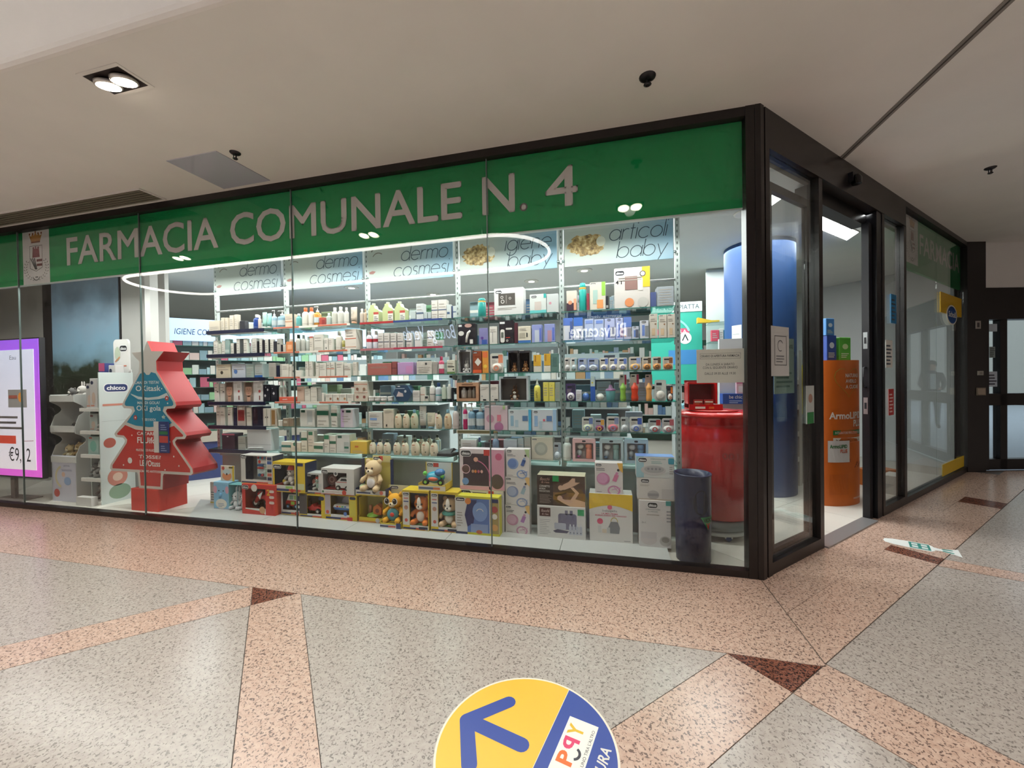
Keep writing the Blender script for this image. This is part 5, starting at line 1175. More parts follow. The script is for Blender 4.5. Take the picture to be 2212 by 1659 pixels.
(3,2,'c',-1.502,0.064,0.164,'#5f7f78','r:.2:.3:.8:.8:#4c6a64','bottle green carton',''),
(3,3,'w',-2.412,0.22,0.178,'#b98c6c','','kraft gift carton with bottles',''),
(3,3,'c',-2.178,0.096,0.158,'#d2ccc4','r:.3:.04:.6:.13:#3a3a3a;p:.2:.3:.07:#9aa0a4;n:.7:.9','white carton with black tag',''),
(3,3,'c',-2.077,0.077,0.157,'#d2ccc4','r:.5:.04:.9:.13:#3a3a3a;p:.3:.3:.07:#9aa0a4;n:.7:.9','white carton with black tag',''),
(3,3,'W',-1.991,0.276,0.231,'#b4b8bc','brown','grey carton holding brown plush bunny',''),
(3,3,'N',-1.668,0.06,0.203,'#d9cc5e','w;lab:.0:.0:#fff','yellow spray bottle',''),
(3,3,'c',-1.578,0.048,0.171,'#dccf60','n:.3:.8;p:.5:.82:.06:#4a4a3a','yellow carton',''),
(3,3,'c',-1.525,0.05,0.17,'#dccf60','n:.3:.8;p:.5:.82:.06:#4a4a3a','yellow carton',''),
(3,3,'c',-1.468,0.042,0.17,'#93a094','n:.2:.8','sage carton',''),
(3,4,'B',-2.358,0.044,0.244,'#b0265e','w;lab:.4:.6:#d8d0d4','magenta bottle',''),
(3,4,'P',-2.309,0.069,0.25,'#6f8fa6','c','slate blue pump bottle',''),
(3,4,'P',-2.235,0.091,0.244,'#7493aa','c','wide slate blue pump bottle',''),
(3,4,'c',-2.139,0.224,0.227,'#d0b9c0','l:.05:.22:.88:.95;p:.25:.46:.17:#b98a9c;p:.62:.12:.2:#a86a90;r:.55:.36:.72:.62:#d07a8a;r:.8:.85:.9:1:#a9c48a','pink tableware carton',''),
(3,4,'c',-1.908,0.217,0.191,'#c9d0d4','l:.08:.24:.8:.92;r:.1:.2:.24:.7:#8fb0c4;r:.3:.15:.44:.5:#a9bfcc;r:.62:.45:.85:.7:#5a7aa0;r:.88:.0:1:1:#4fb0d8','white and blue bottle carton',''),
(3,4,'c',-1.685,0.223,0.192,'#c9d0d8','l:.08:.24:.8:.92;r:.1:.2:.24:.7:#8fb0d4;r:.3:.1:.42:.45:#a9bfcc;r:.6:.45:.82:.7:#5a7aa8;p:.5:.5:.05:#d86a7a;r:.86:.0:1:1:#9fc0e0','white and blue bottle carton',''),
(3,5,'c',-2.38,0.159,0.171,'#c9cac8','p:.7:.2:.14:#7fa4d0;n:.6:.9','white carton behind the big box',''),
(3,5,'B',-2.215,0.038,0.191,'#3f8068','n','bottle green bottle',''),
(3,5,'c',-2.138,0.048,0.147,'#23202a','','black carton',''),
(3,5,'B',-2.071,0.063,0.234,'#6f86a0','c','steel blue bottle',''),
(3,5,'c',-1.956,0.128,0.18,'#9fa8b0','r:.1:.0:.5:.3:#c0a890;r:.5:.1:.95:.45:#b9c4cc','grey carton',''),
(3,5,'c',-1.821,0.055,0.194,'#8b979a','n:.3:.8','slate carton',''),
(3,5,'c',-1.76,0.059,0.204,'#9a9c94','n:.5:.9','stone carton',''),
(3,5,'c',-1.694,0.196,0.207,'#c6c0b0','l:.05:.25:.84:.93;p:.45:.5:.31:#9fa49a;p:.45:.5:.2:#aeb2a8;n:.03:.1','square carton with a plate window',''),
(3,5,'K',-1.494,0.068,0.163,'#a9b4bc','#b9c4cc;#8fa0b0','clear blister with bib',''),
(4,0,'c',-1.357,0.09,0.181,'#c9c0b4','r:.0:.0:1:.4:#3c2434;p:.35:.42:.2:#c98a6a;r:.7:.05:.95:.6:#d89a7a','carton with figures',''),
(4,0,'H',-1.249,0.064,0.25,'#28a39a','o','turquoise thermos flask',''),
(4,0,'c',-1.181,0.022,0.149,'#8a3440','','narrow red carton',''),
(4,0,'c',-1.153,0.132,0.24,'#cbc4b6','l:.06:.38:.9:.97;r:.76:.5:1:1:#8ab84a;r:.2:.22:.5:.72:#9fb8b0;r:.45:.05:.85:.36:#e0955a','white carton with green corner',''),
(4,0,'c',-1.018,0.022,0.115,'#26262c','r:.1:.1:.9:.3:#9a9a94','narrow black carton',''),
(4,0,'c',-0.986,0.032,0.105,'#7f929c','n:.2:.8','blue grey carton',''),
(4,0,'c',-0.945,0.291,0.345,'#ccc5c0','L:.03:.28:.82:.93;t:4:.08:.6:.1:#1a1a1e;t:1:.2:.6:.1:#1a1a1e;r:.78:.5:1:1:#d8b82e;p:.8:.83:.085:#4a4044;p:.8:.83:.06:#d8d4cc;r:.3:.45:.65:.78:#8a6a64;r:.66:.42:.8:.72:#d6d2cc;p:.42:.14:.13:#d88a5a;p:.8:.13:.15:#bdb9b4;n:.68:.8','large cooker robot carton',''),
(4,0,'c',-0.651,0.046,0.123,'#4a5684','','blue carton',''),
(4,0,'c',-0.598,0.133,0.165,'#9aa0a6','n:.05:.95','grey printed sheet carton',''),
(4,1,'c',-1.389,0.082,0.207,'#cfd0d2','r:.0:.68:1:1:#5a78c0;r:.6:.1:.78:.4:#6a747e;r:.72:.15:1:.85:#4a5a86;b:.02:.05:#2f6a6a','white and blue bottle carton',''),
(4,1,'c',-1.298,0.079,0.208,'#cfd0d2','r:.0:.64:1:1:#4a74c4;r:.6:.1:.78:.4:#4a545e;b:.02:.05:#2f6a6a','white and blue bottle carton',''),
(4,1,'c',-1.201,0.076,0.186,'#b9c4dc','r:.1:.1:.85:.45:#8a949c;r:.1:.8:.9:.95:#8aa0d8','blue carton with grey window',''),
(4,1,'c',-1.12,0.081,0.182,'#bcc6dc','r:.55:.15:.75:.55:#6a747e;r:.2:.8:.9:.95:#7a94d4','blue carton with bottle',''),
(4,1,'c',-1.031,0.086,0.183,'#b9bfdc','r:.55:.1:.98:.6:#8a8a8c;r:.3:.1:.5:.7:#5a70b4;l:.25:.6:.86:.97','lilac carton with bottle window',''),
(4,1,'c',-0.939,0.062,0.184,'#b9bfdc','r:.6:.1:.98:.55:#a08088;r:.25:.1:.55:.7:#5a70b4;l:.3:.7:.86:.97','lilac carton with pink window',''),
(4,1,'c',-0.872,0.065,0.189,'#c6c0cc','r:.45:.12:.98:.5:#8f8a84;p:.2:.15:.1:#e0a24a;r:.0:.55:1:1:#6a84c4','lilac carton with orange dot',''),
(4,1,'c',-0.803,0.055,0.106,'#c4c8d8','r:.5:.1:.95:.75:#5a5f70;r:.25:.15:.5:.7:#6a84c4;l:.2:.6:.84:.97','short lilac carton',''),
(4,1,'c',-0.739,0.07,0.152,'#c9cad4','r:.6:.1:.98:.7:#84888c;r:.25:.15:.55:.75:#6a84c4;l:.2:.7:.84:.97','white lilac carton',''),
(4,1,'c',-0.659,0.064,0.205,'#cfc6ba','l:.1:.5:.9:.97;p:.7:.58:.1:#8a6240;r:.25:.12:.65:.4:#d4b898;n:.7:.85','tall cream bottle carton',''),
(4,1,'c',-0.587,0.063,0.195,'#cfc6ba','l:.1:.5:.9:.97;p:.7:.58:.1:#8a6240;r:.25:.12:.65:.4:#d4b898;n:.7:.85','tall cream bottle carton',''),
(4,1,'c',-0.519,0.06,0.197,'#cfc6ba','l:.1:.5:.9:.97;p:.7:.58:.1:#8a6240;r:.25:.12:.65:.4:#d4b898;n:.7:.85','tall cream bottle carton',''),
(4,2,'K',-1.384,0.051,0.124,'#d2ccc6','#c6c4c4;#a9a6a4','pale pacifier blister',''),
(4,2,'K',-1.327,0.051,0.123,'#d0cdc8','#b9c4c8;#8fb0b8','pale teat blister',''),
(4,2,'K',-1.263,0.076,0.115,'#8fa0cc','#c4cad2;#a4acb6','blue teat blister',''),
(4,2,'K',-1.182,0.096,0.112,'#8fa0cc','#c4cad2;#a4acb6','broad blue teat blister',''),
(4,2,'K',-1.078,0.074,0.115,'#d0cec8','#d8cfc4;#6a80c0','pacifier blister with blue top',''),
(4,2,'K',-0.999,0.073,0.113,'#d0cec8','#d8cfc4;#6a80c0','pacifier blister with blue top',''),
(4,2,'K',-0.922,0.076,0.111,'#d0cec8','#d8cfc4;#6a80c0','pacifier blister with blue top',''),
(4,2,'K',-0.832,0.102,0.116,'#d2cabc','#d8a868;#8fa0cc','cream pacifier blister with blue edge',''),
(4,2,'K',-0.723,0.076,0.113,'#d2cabc','#c98a4a;#5a4a3a','amber pacifier blister',''),
(4,2,'K',-0.642,0.073,0.111,'#d2cabc','#c98a4a;#5a4a3a','amber pacifier blister',''),
(4,2,'K',-0.559,0.084,0.108,'#d2cabc','#c27a3c;#8a5a3a','deep amber pacifier blister',''),
(4,3,'K',-1.375,0.086,0.157,'#4c3a68','#cfcad0;#2f2a48','purple bib blister',''),
(4,3,'c',-1.284,0.047,0.1,'#c9c9d0','n:.2:.7','white folded card',''),
(4,3,'p',-1.232,0.062,0.073,'#4a72b4','','blue dummy ball',''),
(4,3,'c',-1.159,0.041,0.216,'#2f5cb0','r:.05:.6:.95:1:#b9c9c8;p:.4:.75:.2:#c9b84a','blue carton with pale top',''),
(4,3,'p',-1.115,0.074,0.066,'#d4d4cc','','white dummy cap',''),
(4,3,'u',-1.035,0.094,0.144,'#6fb4bc','#7a4a72','light blue beaker with plum lid',''),
(4,3,'s',-0.914,0.062,0.229,'#86b24a','#cfc9be;#b8345a','green sippy bottle with hanger card',''),
(4,3,'s',-0.823,0.075,0.232,'#cf4228','#d4cec4;#b8345a','red sippy bottle with hanger card',''),
(4,3,'s',-0.7,0.06,0.227,'#d99a58','#bda4a0;#a88078','amber sippy bottle with grey card',''),
(4,3,'K',-0.623,0.092,0.179,'#c4cac9','#d8d4cc;#cfcfca','white breast pad blister',''),
(4,3,'K',-0.526,0.048,0.127,'#33303c','#d8cfc8;#d8762e','dark blister with orange dot',''),
(4,4,'K',-1.237,0.099,0.128,'#cfcfca','#b9c4a8;#6a80b8','green pacifier blister',''),
(4,4,'K',-1.129,0.088,0.111,'#b4b8c8','#7a2a58;#d8a04a','plum heart blister',''),
(4,4,'K',-1.025,0.108,0.133,'#cfc9c4','#c86a76;#8a94b8','pink pacifier blister',''),
(4,4,'K',-0.907,0.067,0.128,'#bfc4c4','#c9cdd0;#a9b0b4','clear teat blister',''),
(4,4,'K',-0.832,0.107,0.131,'#cfccc6','#a9acb4;#4a64b8','grey pacifier blister',''),
(4,4,'K',-0.68,0.105,0.116,'#b9c0c0','#c9d0d0;#a83a3a','clear breast shield blister',''),
(4,4,'K',-0.568,0.098,0.12,'#c9c4c4','#d4cfcc;#b8606a','white card with red mark',''),
(4,5,'B',-1.411,0.076,0.205,'#c4c9c4','c','clear round baby bottle',''),
(4,5,'Q',-1.322,0.201,0.201,'#d8aeb0','#e08a72','pink baby gift carton with window',''),
(4,5,'Q',-1.087,0.2,0.206,'#a4b6bc','#7fa09c','grey blue baby gift carton with window',''),
(4,5,'Q',-0.879,0.197,0.208,'#a0b8c4','#7096b4','light blue baby gift carton with window',''),
]

ORD = 'first second third fourth fifth sixth seventh eighth ninth tenth eleventh twelfth thirteenth fourteenth fifteenth sixteenth seventeenth eighteenth nineteenth twentieth twenty-first twenty-second'.split()
SHN = ['top', 'second', 'third', 'fourth', 'fifth', 'lowest']
CAPC = {'w': '#dcd8d0', 'o': '#d9683a', 'c': '#b9c4c0', 'g': '#2f3d30', 'b': '#3a3328', 'u': '#7fa8bc', 'n': '#27406e', 'k': '#c8486a', 't': '#a08468', 'p': '#cf9a7c', 'd': '#3a4248', 'l': '#b4ac6c', 'r': '#b8443c'}
PRINTG = M('#a39c94', .5)
def deco_print(code, g, w, h, y):
    for q in [c for c in code.split(';') if c]:
        f = q.split(':'); k = f[0]; y -= .0003
        if k == 't': g.text(f[1], w * float(f[2]), h * float(f[3]), h * float(f[4]), M(f[5]), y, None, 'c', .03); continue
        v = [float(t) for t in f[1:] if not t.startswith('#')]; c = M(f[-1]) if f[-1].startswith('#') else None
        if k == 'n': g.lines(w * .12, h * v[0], w * .88, h * v[1], max(2, int((v[1] - v[0]) * 8)), PRINTG, y, .3)
        elif k == 'b': g.rect(0, h * v[0], w, h * v[1], c, y)
        elif k == 'r': g.rect(w * v[0], h * v[1], w * v[2], h * v[3], c, y)
        elif k == 'p': g.disc(w * v[0], h * v[1], w * v[2], c, y, n=14)
        elif k == 'q': g.poly([(w * v[0] - w * v[2], h * v[1]), (w * v[0], h * v[1] - w * v[2] * 1.2), (w * v[0] + w * v[2], h * v[1]), (w * v[0], h * v[1] + w * v[2] * 1.2)], c, y)
        elif k == 'l': g.rrect(w * v[0], h * v[2] + h * .03, w * v[1], h * v[3], M('#1a1c24'), y); g.rect(w * (v[0] + .12 * (v[1] - v[0])), h * (v[2] + .45 * (v[3] - v[2])), w * (v[1] - .12 * (v[1] - v[0])), h * (v[2] + .68 * (v[3] - v[2])), M('#d8d8d8'), y - .0003)
        elif k == 'L': oval_logo(g, w * v[0], h * v[2], w * v[1], h * v[3], y)
        elif k == 'G': g.rrect(w * v[0], h * .80, w * v[1], h * .93, M('#1d4a3c'), y, h * .02)
        elif k == 'g':
            for (a, b_, r_) in ((.15, .75, .12), (.2, .25, .16), (.75, .6, .1)): g.ring(w * (v[0] + a * (v[2] - v[0])), h * (v[1] + b_ * (v[3] - v[1])), w * r_ * .28, w * r_ * .4, M('#cfcac4'), y, 12)
            g.rect(w * (v[0] + .45 * (v[2] - v[0])), h * v[1], w * (v[0] + .5 * (v[2] - v[0])), h * v[3], M('#8a847c'), y)
def labels_of(code):
    m = [c for c in code.split(';') if c.startswith('lab')]
    if not m: return None
    f = m[0].split(':'); z0, z1 = float(f[1]), float(f[2])
    return (z0, z1, f[3]) if z1 > z0 else None

def p_carton(w, h, col, deco, ex, d=None):
    d = d or max(.03, min(.11, w * .8)); o = G().bbox(0, 0, 0, w, d, h, M(col, .42), .002).build('carton')
    g = G(); deco_print(deco, g, w, h, -.0006)
    if g.f: g.build('printed_front', o)
    return o, 'carton'
def lathe_at(prof, w, mat, n=14, sy=1.0, ry=None): return G().lathe(prof, w / 2, ry if ry else w / 2 * sy, mat, n, sy)
def p_bottle(w, h, col, deco, ex):
    R = w / 2; sy = min(1.0, .075 / w) if w > .075 else 1.0; c = CAPC.get(deco[:1], '#dcd8d0'); ry = R * sy
    o = lathe_at([(R * .9, 0), (R * .98, h * .012), (R, h * .05), (R, h * .62), (R * .93, h * .70), (R * .6, h * .765), (R * .45, h * .79)], w, M(col, .3), 16, sy, ry).build('bottle')
    lathe_at([(R * .5, h * .785), (R * .52, h * .79), (R * .52, h * .985), (R * .46, h)], w, M(c, .35), 14, sy, ry).build('cap', o)
    l = labels_of(deco)
    if l: lathe_at([(R * 1.012, h * l[0]), (R * 1.012, h * l[1])], w, M(l[2], .4), 16, sy, ry).build('label', o)
    else: lathe_at([(R * 1.008, h * .12), (R * 1.008, h * .14)], w, PRINTG, 16, sy, ry).build('label_line', o)
    return o, 'bottle'
def p_pump(w, h, col, deco, ex):
    R = w / 2; sy = min(1.0, .08 / w) if w > .08 else 1.0; ry = R * sy; wc = M('#d5d5d2', .35)
    o = lathe_at([(R * .92, 0), (R, h * .02), (R, h * .56), (R * .9, h * .63), (R * .4, h * .68), (R * .34, h * .70)], w, M(col, .25), 16, sy, ry).build('pump_bottle')
    lathe_at([(R * .4, h * .69), (R * .42, h * .695), (R * .40, h * .78), (R * .12, h * .79), (R * .12, h * .93), (R * .3, h * .935), (R * .28, h)], w, wc, 10, 1, ry).build('pump', o)
    G().tube([(R, ry, h * .965), (R * .2, ry * .8, h * .975), (R * .05, ry * .75, h * .94)], h * .022, wc, 6).build('nozzle', o)
    lathe_at([(R * 1.01, h * .15), (R * 1.01, h * .42)], w, M('#b9c2c4', .4), 16, sy, ry).build('label', o)
    return o, 'bottle'
def p_spray(w, h, col, deco, ex):
    R = w / 2; o = lathe_at([(R * .95, 0), (R, h * .02), (R, h * .58), (R * .85, h * .66), (R * .42, h * .72)], w, M(col, .3), 16, min(1, .07 / w)).build('spray_bottle'); sy = min(1, .07 / w)
    lathe_at([(R * .42, h * .715), (R * .44, h * .72), (R * .40, h * .80), (R * .22, h * .84), (R * .20, h * .97), (R * .1, h)], w, M('#dedad2', .35), 12, sy, R * sy).build('spray_cap', o)
    l = labels_of(deco)
    if l: lathe_at([(R * 1.01, h * l[0]), (R * 1.01, h * l[1])], w, M(l[2], .4), 16, sy, R * sy).build('label', o)
    else: G().lines(w * .3, h * .15, w * .7, h * .5, 5, M('#8a8340'), -.001).build('label_print', o)
    return o, 'bottle'
def p_lotion(w, h, col, deco, ex):
    R = w / 2; sy = min(.75, .05 / w); ry = R * sy; c = CAPC.get(deco[:1], '#3a3328')
    o = lathe_at([(R * .78, 0), (R * .86, h * .02), (R * .97, h * .22), (R, h * .38), (R * .93, h * .56), (R * .74, h * .70), (R * .46, h * .79), (R * .32, h * .825)], w, M(col, .35), 18, sy, ry).build('lotion_bottle')
    lathe_at([(R * .34, h * .82), (R * .36, h * .825), (R * .34, h * .985), (R * .3, h)], w, M(c, .4), 12, 1, ry).build('cap', o)
    g = G(); g.rect(w * .28, h * .60, w * .58, h * .655, M('#b86a4a'), -.0012); g.lines(w * .26, h * .30, w * .66, h * .56, 5, M('#b9a68c'), -.0012, .25); g.disc(w * .62, h * .22, w * .075, M('#8a6a3a' if deco[:1] != 'g' else '#3f4a38'), -.0012, n=10); g.build('label_print', o)
    return o, 'bottle'
def p_tube(w, h, col, deco, ex):
    c = CAPC.get(deco[:1], '#dcd8d0'); n = 16; vs_ = []; fs = []; ry0 = min(.024, w * .36)
    lv = [(.0, .36, 1.0), (.12, .37, 1.0), (.13, .42, 1.0), (.4, .46, .82), (.7, .485, .5), (.93, .5, .12), (1.0, .5, .06)]
    for t, rx, k in lv[2:]:
        for i in range(n): a = 2 * PI * i / n; vs_.append((w / 2 + w * rx * math.cos(a), .03 + ry0 * k * math.sin(a), h * t))
    for j in range(len(lv) - 3):
        for i in range(n): m_ = (i + 1) % n; fs.append((j * n + i, j * n + m_, j * n + n + m_, j * n + n + i))
    fs += [tuple(range(n - 1, -1, -1)), tuple(range((len(lv) - 3) * n, (len(lv) - 2) * n))]
    o = G().add(vs_, fs, M(col, .35), True).build('tube')
    G().lathe([(w * .35, 0), (w * .37, h * .005), (w * .37, h * .125), (w * .36, h * .13)], w / 2, .03, M(c, .4), 14, min(1, ry0 / (w * .36))).build('cap', o)
    G().lines(w * .25, h * .45, w * .75, h * .85, 5, PRINTG, .03 - ry0 - .001).build('label_print', o)
    return o, 'tube'
def p_jar(w, h, col, deco, ex):
    R = w / 2; sy = min(1, .09 / w)
    o = G().lathe([(R * .9, 0), (R, h * .04), (R, h * .56), (R * .94, h * .6)], R, R * sy, M(col, .3), 18, sy).build('jar')
    G().lathe([(R * 1.0, h * .6), (R * 1.03, h * .62), (R * 1.03, h * .95), (R * .97, h)], R, R * sy, M('#d2cdc8' if deco[:1] == 'w' else '#b8ae70', .35), 18, sy).build('lid', o)
    G().lathe([(R * 1.01, h * .14), (R * 1.01, h * .3)], R, R * sy, M('#b9b0b0', .4), 18, sy).build('label', o)
    return o, 'jar'
def p_thermos(w, h, col, deco, ex):
    R = w / 2; o = G().lathe([(R * .92, 0), (R, h * .02), (R, h * .72), (R * .92, h * .76)], R, R, M(col, .3), 18).build('thermos')
    G().lathe([(R * .93, h * .76), (R * .95, h * .765), (R * .95, h * .82), (R * .93, h * .825)], R, R, M('#d9962e', .4), 18).build('ring', o)
    G().lathe([(R * .88, h * .825), (R * .9, h * .83), (R * .88, h * .92), (R * .7, h * .975), (R * .2, h)], R, R, M(col, .3), 18).build('cup_lid', o)
    return o, 'flask'
def p_flask(w, h, col, deco, ex):
    o = G().prism(rrpts(0, 0, w, h * .8, w * .1), 0, .05, M(col, .12)).build('flask'); G().box(w * .35, .01, h * .8, w * .65, .04, h, M('#c9bfb4', .3)).build('cap', o)
    G().rect(w * .2, h * .2, w * .8, h * .55, M('#e0a880'), -.001).build('label', o); return o, 'bottle'
def p_oil(w, h, col, deco, ex):
    pts = [(0, 0), (w, 0), (w, h * .56), (w * .93, h * .64), (w * .62, h * .72), (w * .5, h * .90), (w * .2, h * .90), (w * .2, h * .80), (0, h * .62)]
    o = G().prism(pts, 0, .07, M(col, .15)).build('oil_bottle'); G().lathe([(w * .16, 0), (w * .17, h * .005), (w * .15, h * .1)], w * .35, .035, M('#c9ccb8', .3), 12, z0=h * .90).build('cap', o)
    g = G().rect(w * .5, h * .05, w * .98, h * .52, M('#d0cdc2'), -.001).rect(w * .5, h * .40, w * .98, h * .52, M('#b0443c'), -.0014).lines(w * .55, h * .08, w * .93, h * .34, 3, M('#5a5a58'), -.0014); g.build('label', o)
    return o, 'bottle'
def p_blister(w, h, col, deco, ex):
    c1, c2 = deco.split(';'); o = G().prism(rrpts(0, 0, w, h, min(w, h) * .16), .02, .023, M(col, .4)).build('blister_card')
    g = G().rect(w * .15, h * .74, w * .62, h * .86, M('#23252e'), .0192).rect(w * .62, h * .5, w * .95, h * .92, M(c2), .0194).lines(w * .12, h * .5, w * .58, h * .7, 3, PRINTG, .0192); g.build('printed_card', o)
    G().ell((w * .5, .018, h * .26), w * .40, .022, h * .23, M(c1, .2), 14, 8).build('bubble', o)
    t = G().ring(w * .5, h * .24, w * .12, w * .2, M(c2, .4), -.0055, 14); t.build('pacifier_ring', o)
    return o, 'blister pack'
def p_ball(w, h, col, deco, ex):
    o = G().ell((w / 2, w / 2, h * .5), w / 2, w / 2, h * .5, M(col, .2)).build('baby_dummy'); G().lathe([(w * .2, 0), (w * .24, h * .02), (w * .16, h * .1)], w / 2, w / 2, M('#d8d8d4', .3), 12, z0=h * .93).build('knob', o); return o, 'dummy'
def p_beaker(w, h, col, deco, ex):
    o = G().lathe([(w * .34, 0), (w * .36, h * .01), (w * .46, h * .62)], w / 2, w * .46, M(col, .3), 18).build('beaker'); G().lathe([(w * .48, h * .62), (w * .49, h * .64), (w * .42, h * .72), (w * .2, h * .78), (w * .12, h * .98)], w / 2, w * .46, M(deco, .35), 16).build('lid', o); return o, 'cup'
def p_sippy(w, h, col, deco, ex):
    c1, c2 = deco.split(';'); R = w * .42; hb = h * .68
    o = G().lathe([(R * .85, 0), (R * .95, hb * .02), (R, hb * .2), (R * .8, hb * .42), (R * .95, hb * .62), (R * .92, hb * .66)], w / 2, R, M(col, .2), 16).build('sippy_bottle')
    G().lathe([(R * .98, hb * .66), (R, hb * .68), (R * .9, hb * .8), (R * .45, hb * .9), (R * .3, hb)], w / 2, R, M(col, .35), 16).build('spout_lid', o)
    G().prism([(w * -.05, h * .5), (w * 1.05, h * .5), (w * 1.0, h), (w * .1, h)], R * 2 + .004, R * 2 + .007, M(c1, .45)).build('hanger_card', o)
    G().rect(w * .75, h * .62, w * 1.0, h * .99, M(c2), R * 2 + .0032).rect(w * .2, h * .9, w * .55, h * .95, M('#2a2c34'), R * 2 + .0032).build('card_print', o); return o, 'sippy bottle'
def shell(g, w, d, h, mat, fr, inner):
    """open-fronted window carton: back, floor, top, sides and a front frame of width fr"""
    g.box(0, d - .004, 0, w, d, h, inner).box(0, 0, 0, w, d, .004, mat).box(0, 0, h - .004, w, d, h, mat).box(0, 0, 0, .004, d, h, mat).box(w - .004, 0, 0, w, d, h, mat)
    l, r_, b_, t = fr
    g.box(.004, 0, .004, w * l, .003, h - .004, mat).box(w * r_, 0, .004, w - .004, .003, h - .004, mat).box(w * l, 0, .004, w * r_, .003, h * b_, mat).box(w * l, 0, h * t, w * r_, .003, h - .004, mat)
def p_window(w, h, col, deco, ex):
    d = .10; m_ = M(col, .42); g = G()
    wide = w > .3; fr = (.08, .46, .08, .9) if wide else (.06, .94, .05, .9)
    shell(g, w, d, h, m_, fr, M('#6a625c' if deco == 'brown' else col, .5)); o = g.build('window_carton')
    pc = {'white': ('#d6d2ce', '#e2dfda'), 'brown': ('#6a4a34', '#d8d2c8'), 'tan': ('#c98e58', '#dcb284')}[deco]
    s = min(h * .70, (fr[1] - fr[0]) * w * 1.25, .14 / .5)
    q = plush('plush_bunny', None, w * (fr[0] + fr[1]) / 2, .062, .005, s * .74, pc[0], pc[1], 'long', True); q.parent = o
    # the soft toy inside becomes one part
    g2 = []
    if wide: G().lines(w * .55, h * .1, w * .92, h * .4, 4, M('#6a6f74'), -.001).text('lunghi', w * .56, h * .74, h * .10, M('#4a5056'), -.001, w * .32).rect(w * .02, h * .86, w * .16, h * .97, M('#3a2a20'), -.001).build('printed_front', o)
    else: G().rect(w * .15, h * .915, w * .6, h * .97, M('#23252e'), -.001).build('printed_front', o)
    return o, 'carton'
def p_kraft(w, h, col, deco, ex):
    d = .10; g = G(); shell(g, w, d, h, M(col, .6), (.1, .88, .16, .80), M('#8f6a4e', .6)); o = g.build('gift_carton')
    for k, (x, ww, c) in enumerate(((.13, .26, '#d8d4ce'), (.42, .2, '#a89c90'), (.63, .2, '#9c948c'))): G().lathe([(w * ww / 2 * .9, 0), (w * ww / 2, .004), (w * ww / 2, h * .4), (w * ww / 4, h * .48), (w * ww / 4, h * .56)], w * (x + ww / 2), .05, M(c, .3), 12, z0=h * .165).build('bottle', o)
    G().rect(w * .25, h * .86, w * .75, h * .94, M('#8a6248'), -.001).build('printed_front', o); return o, 'carton'
def p_gift(w, h, col, deco, ex):
    d = .07; g = G(); shell(g, w, d, h, M(col, .42), (.12, .9, .12, .82), M('#b9b4ac', .5)); o = g.build('gift_carton')
    G().lathe([(w * .13, 0), (w * .14, .004), (w * .12, h * .3), (w * .14, h * .38), (w * .10, h * .44), (w * .14, h * .46), (w * .14, h * .62), (w * .1, h * .64)], w * .7, .035, M(deco, .3), 14, z0=h * .125).build('baby_bottle', o)
    G().ell((w * .30, .03, h * .36), w * .12, .02, h * .14, M('#9aa2a6', .3)).build('pacifier', o); G().ell((w * .34, .035, h * .64), w * .14, .02, h * .12, M('#c9c9c4', .3)).build('soother_cap', o); G().ell((w * .26, .03, h * .2), w * .08, .015, h * .06, M('#b85a9a' if col == '#d8aeb0' else '#5a7a9a', .3)).build('clip', o)
    G().rrect(w * .42, h * .86, w * .58, h * .94, M('#23252e'), -.001).build('printed_front', o); return o, 'carton'
def p_face(w, h, col, deco, ex):
    d = .05; o = G().bbox(0, 0, 0, w, d, h, M(col, .4), .002).build('carton'); g = G(); sk = M('#c2957e'); y = -.0008
    g.rect(0, 0, w * .50, h, M('#8a7a6e'), y); g.disc(w * .25, h * .56, w * .17, sk, y - .0003, h * .32, 18); g.rect(w * .16, 0, w * .34, h * .3, sk, y - .0003)
    for k in (-1, 1): g.disc(w * (.25 + .065 * k), h * .62, w * .026, M('#5a4438'), y - .0006, h * .014, 8); g.rect(w * (.25 + .065 * k) - w * .035, h * .665, w * (.25 + .065 * k) + w * .035, h * .678, M('#6a5040'), y - .0006)
    g.rect(w * .245, h * .50, w * .255, h * .6, M('#a87c66'), y - .0006); g.disc(w * .25, h * .41, w * .05, M('#a85a56'), y - .0006, h * .018, 10)
    g.poly([(w * .06, h * .75), (w * .44, h * .75), (w * .42, h * .95), (w * .25, h), (w * .08, h * .95)], M('#5a4436'), y - .0004)
    g.poly([(w * .5, 0), (w * .72, h), (w, h), (w, 0)], M('#dcd8d6'), y - .0004); g.disc(w * .82, h * .52, w * .06, M('#c04a48'), y - .0008); g.rect(w * .79, h * .08, w * .85, h * .3, M('#7a3a34'), y - .0008); g.lines(w * .72, h * .7, w * .95, h * .9, 4, PRINTG, y - .0008)
    g.build('printed_front', o); return o, 'carton'
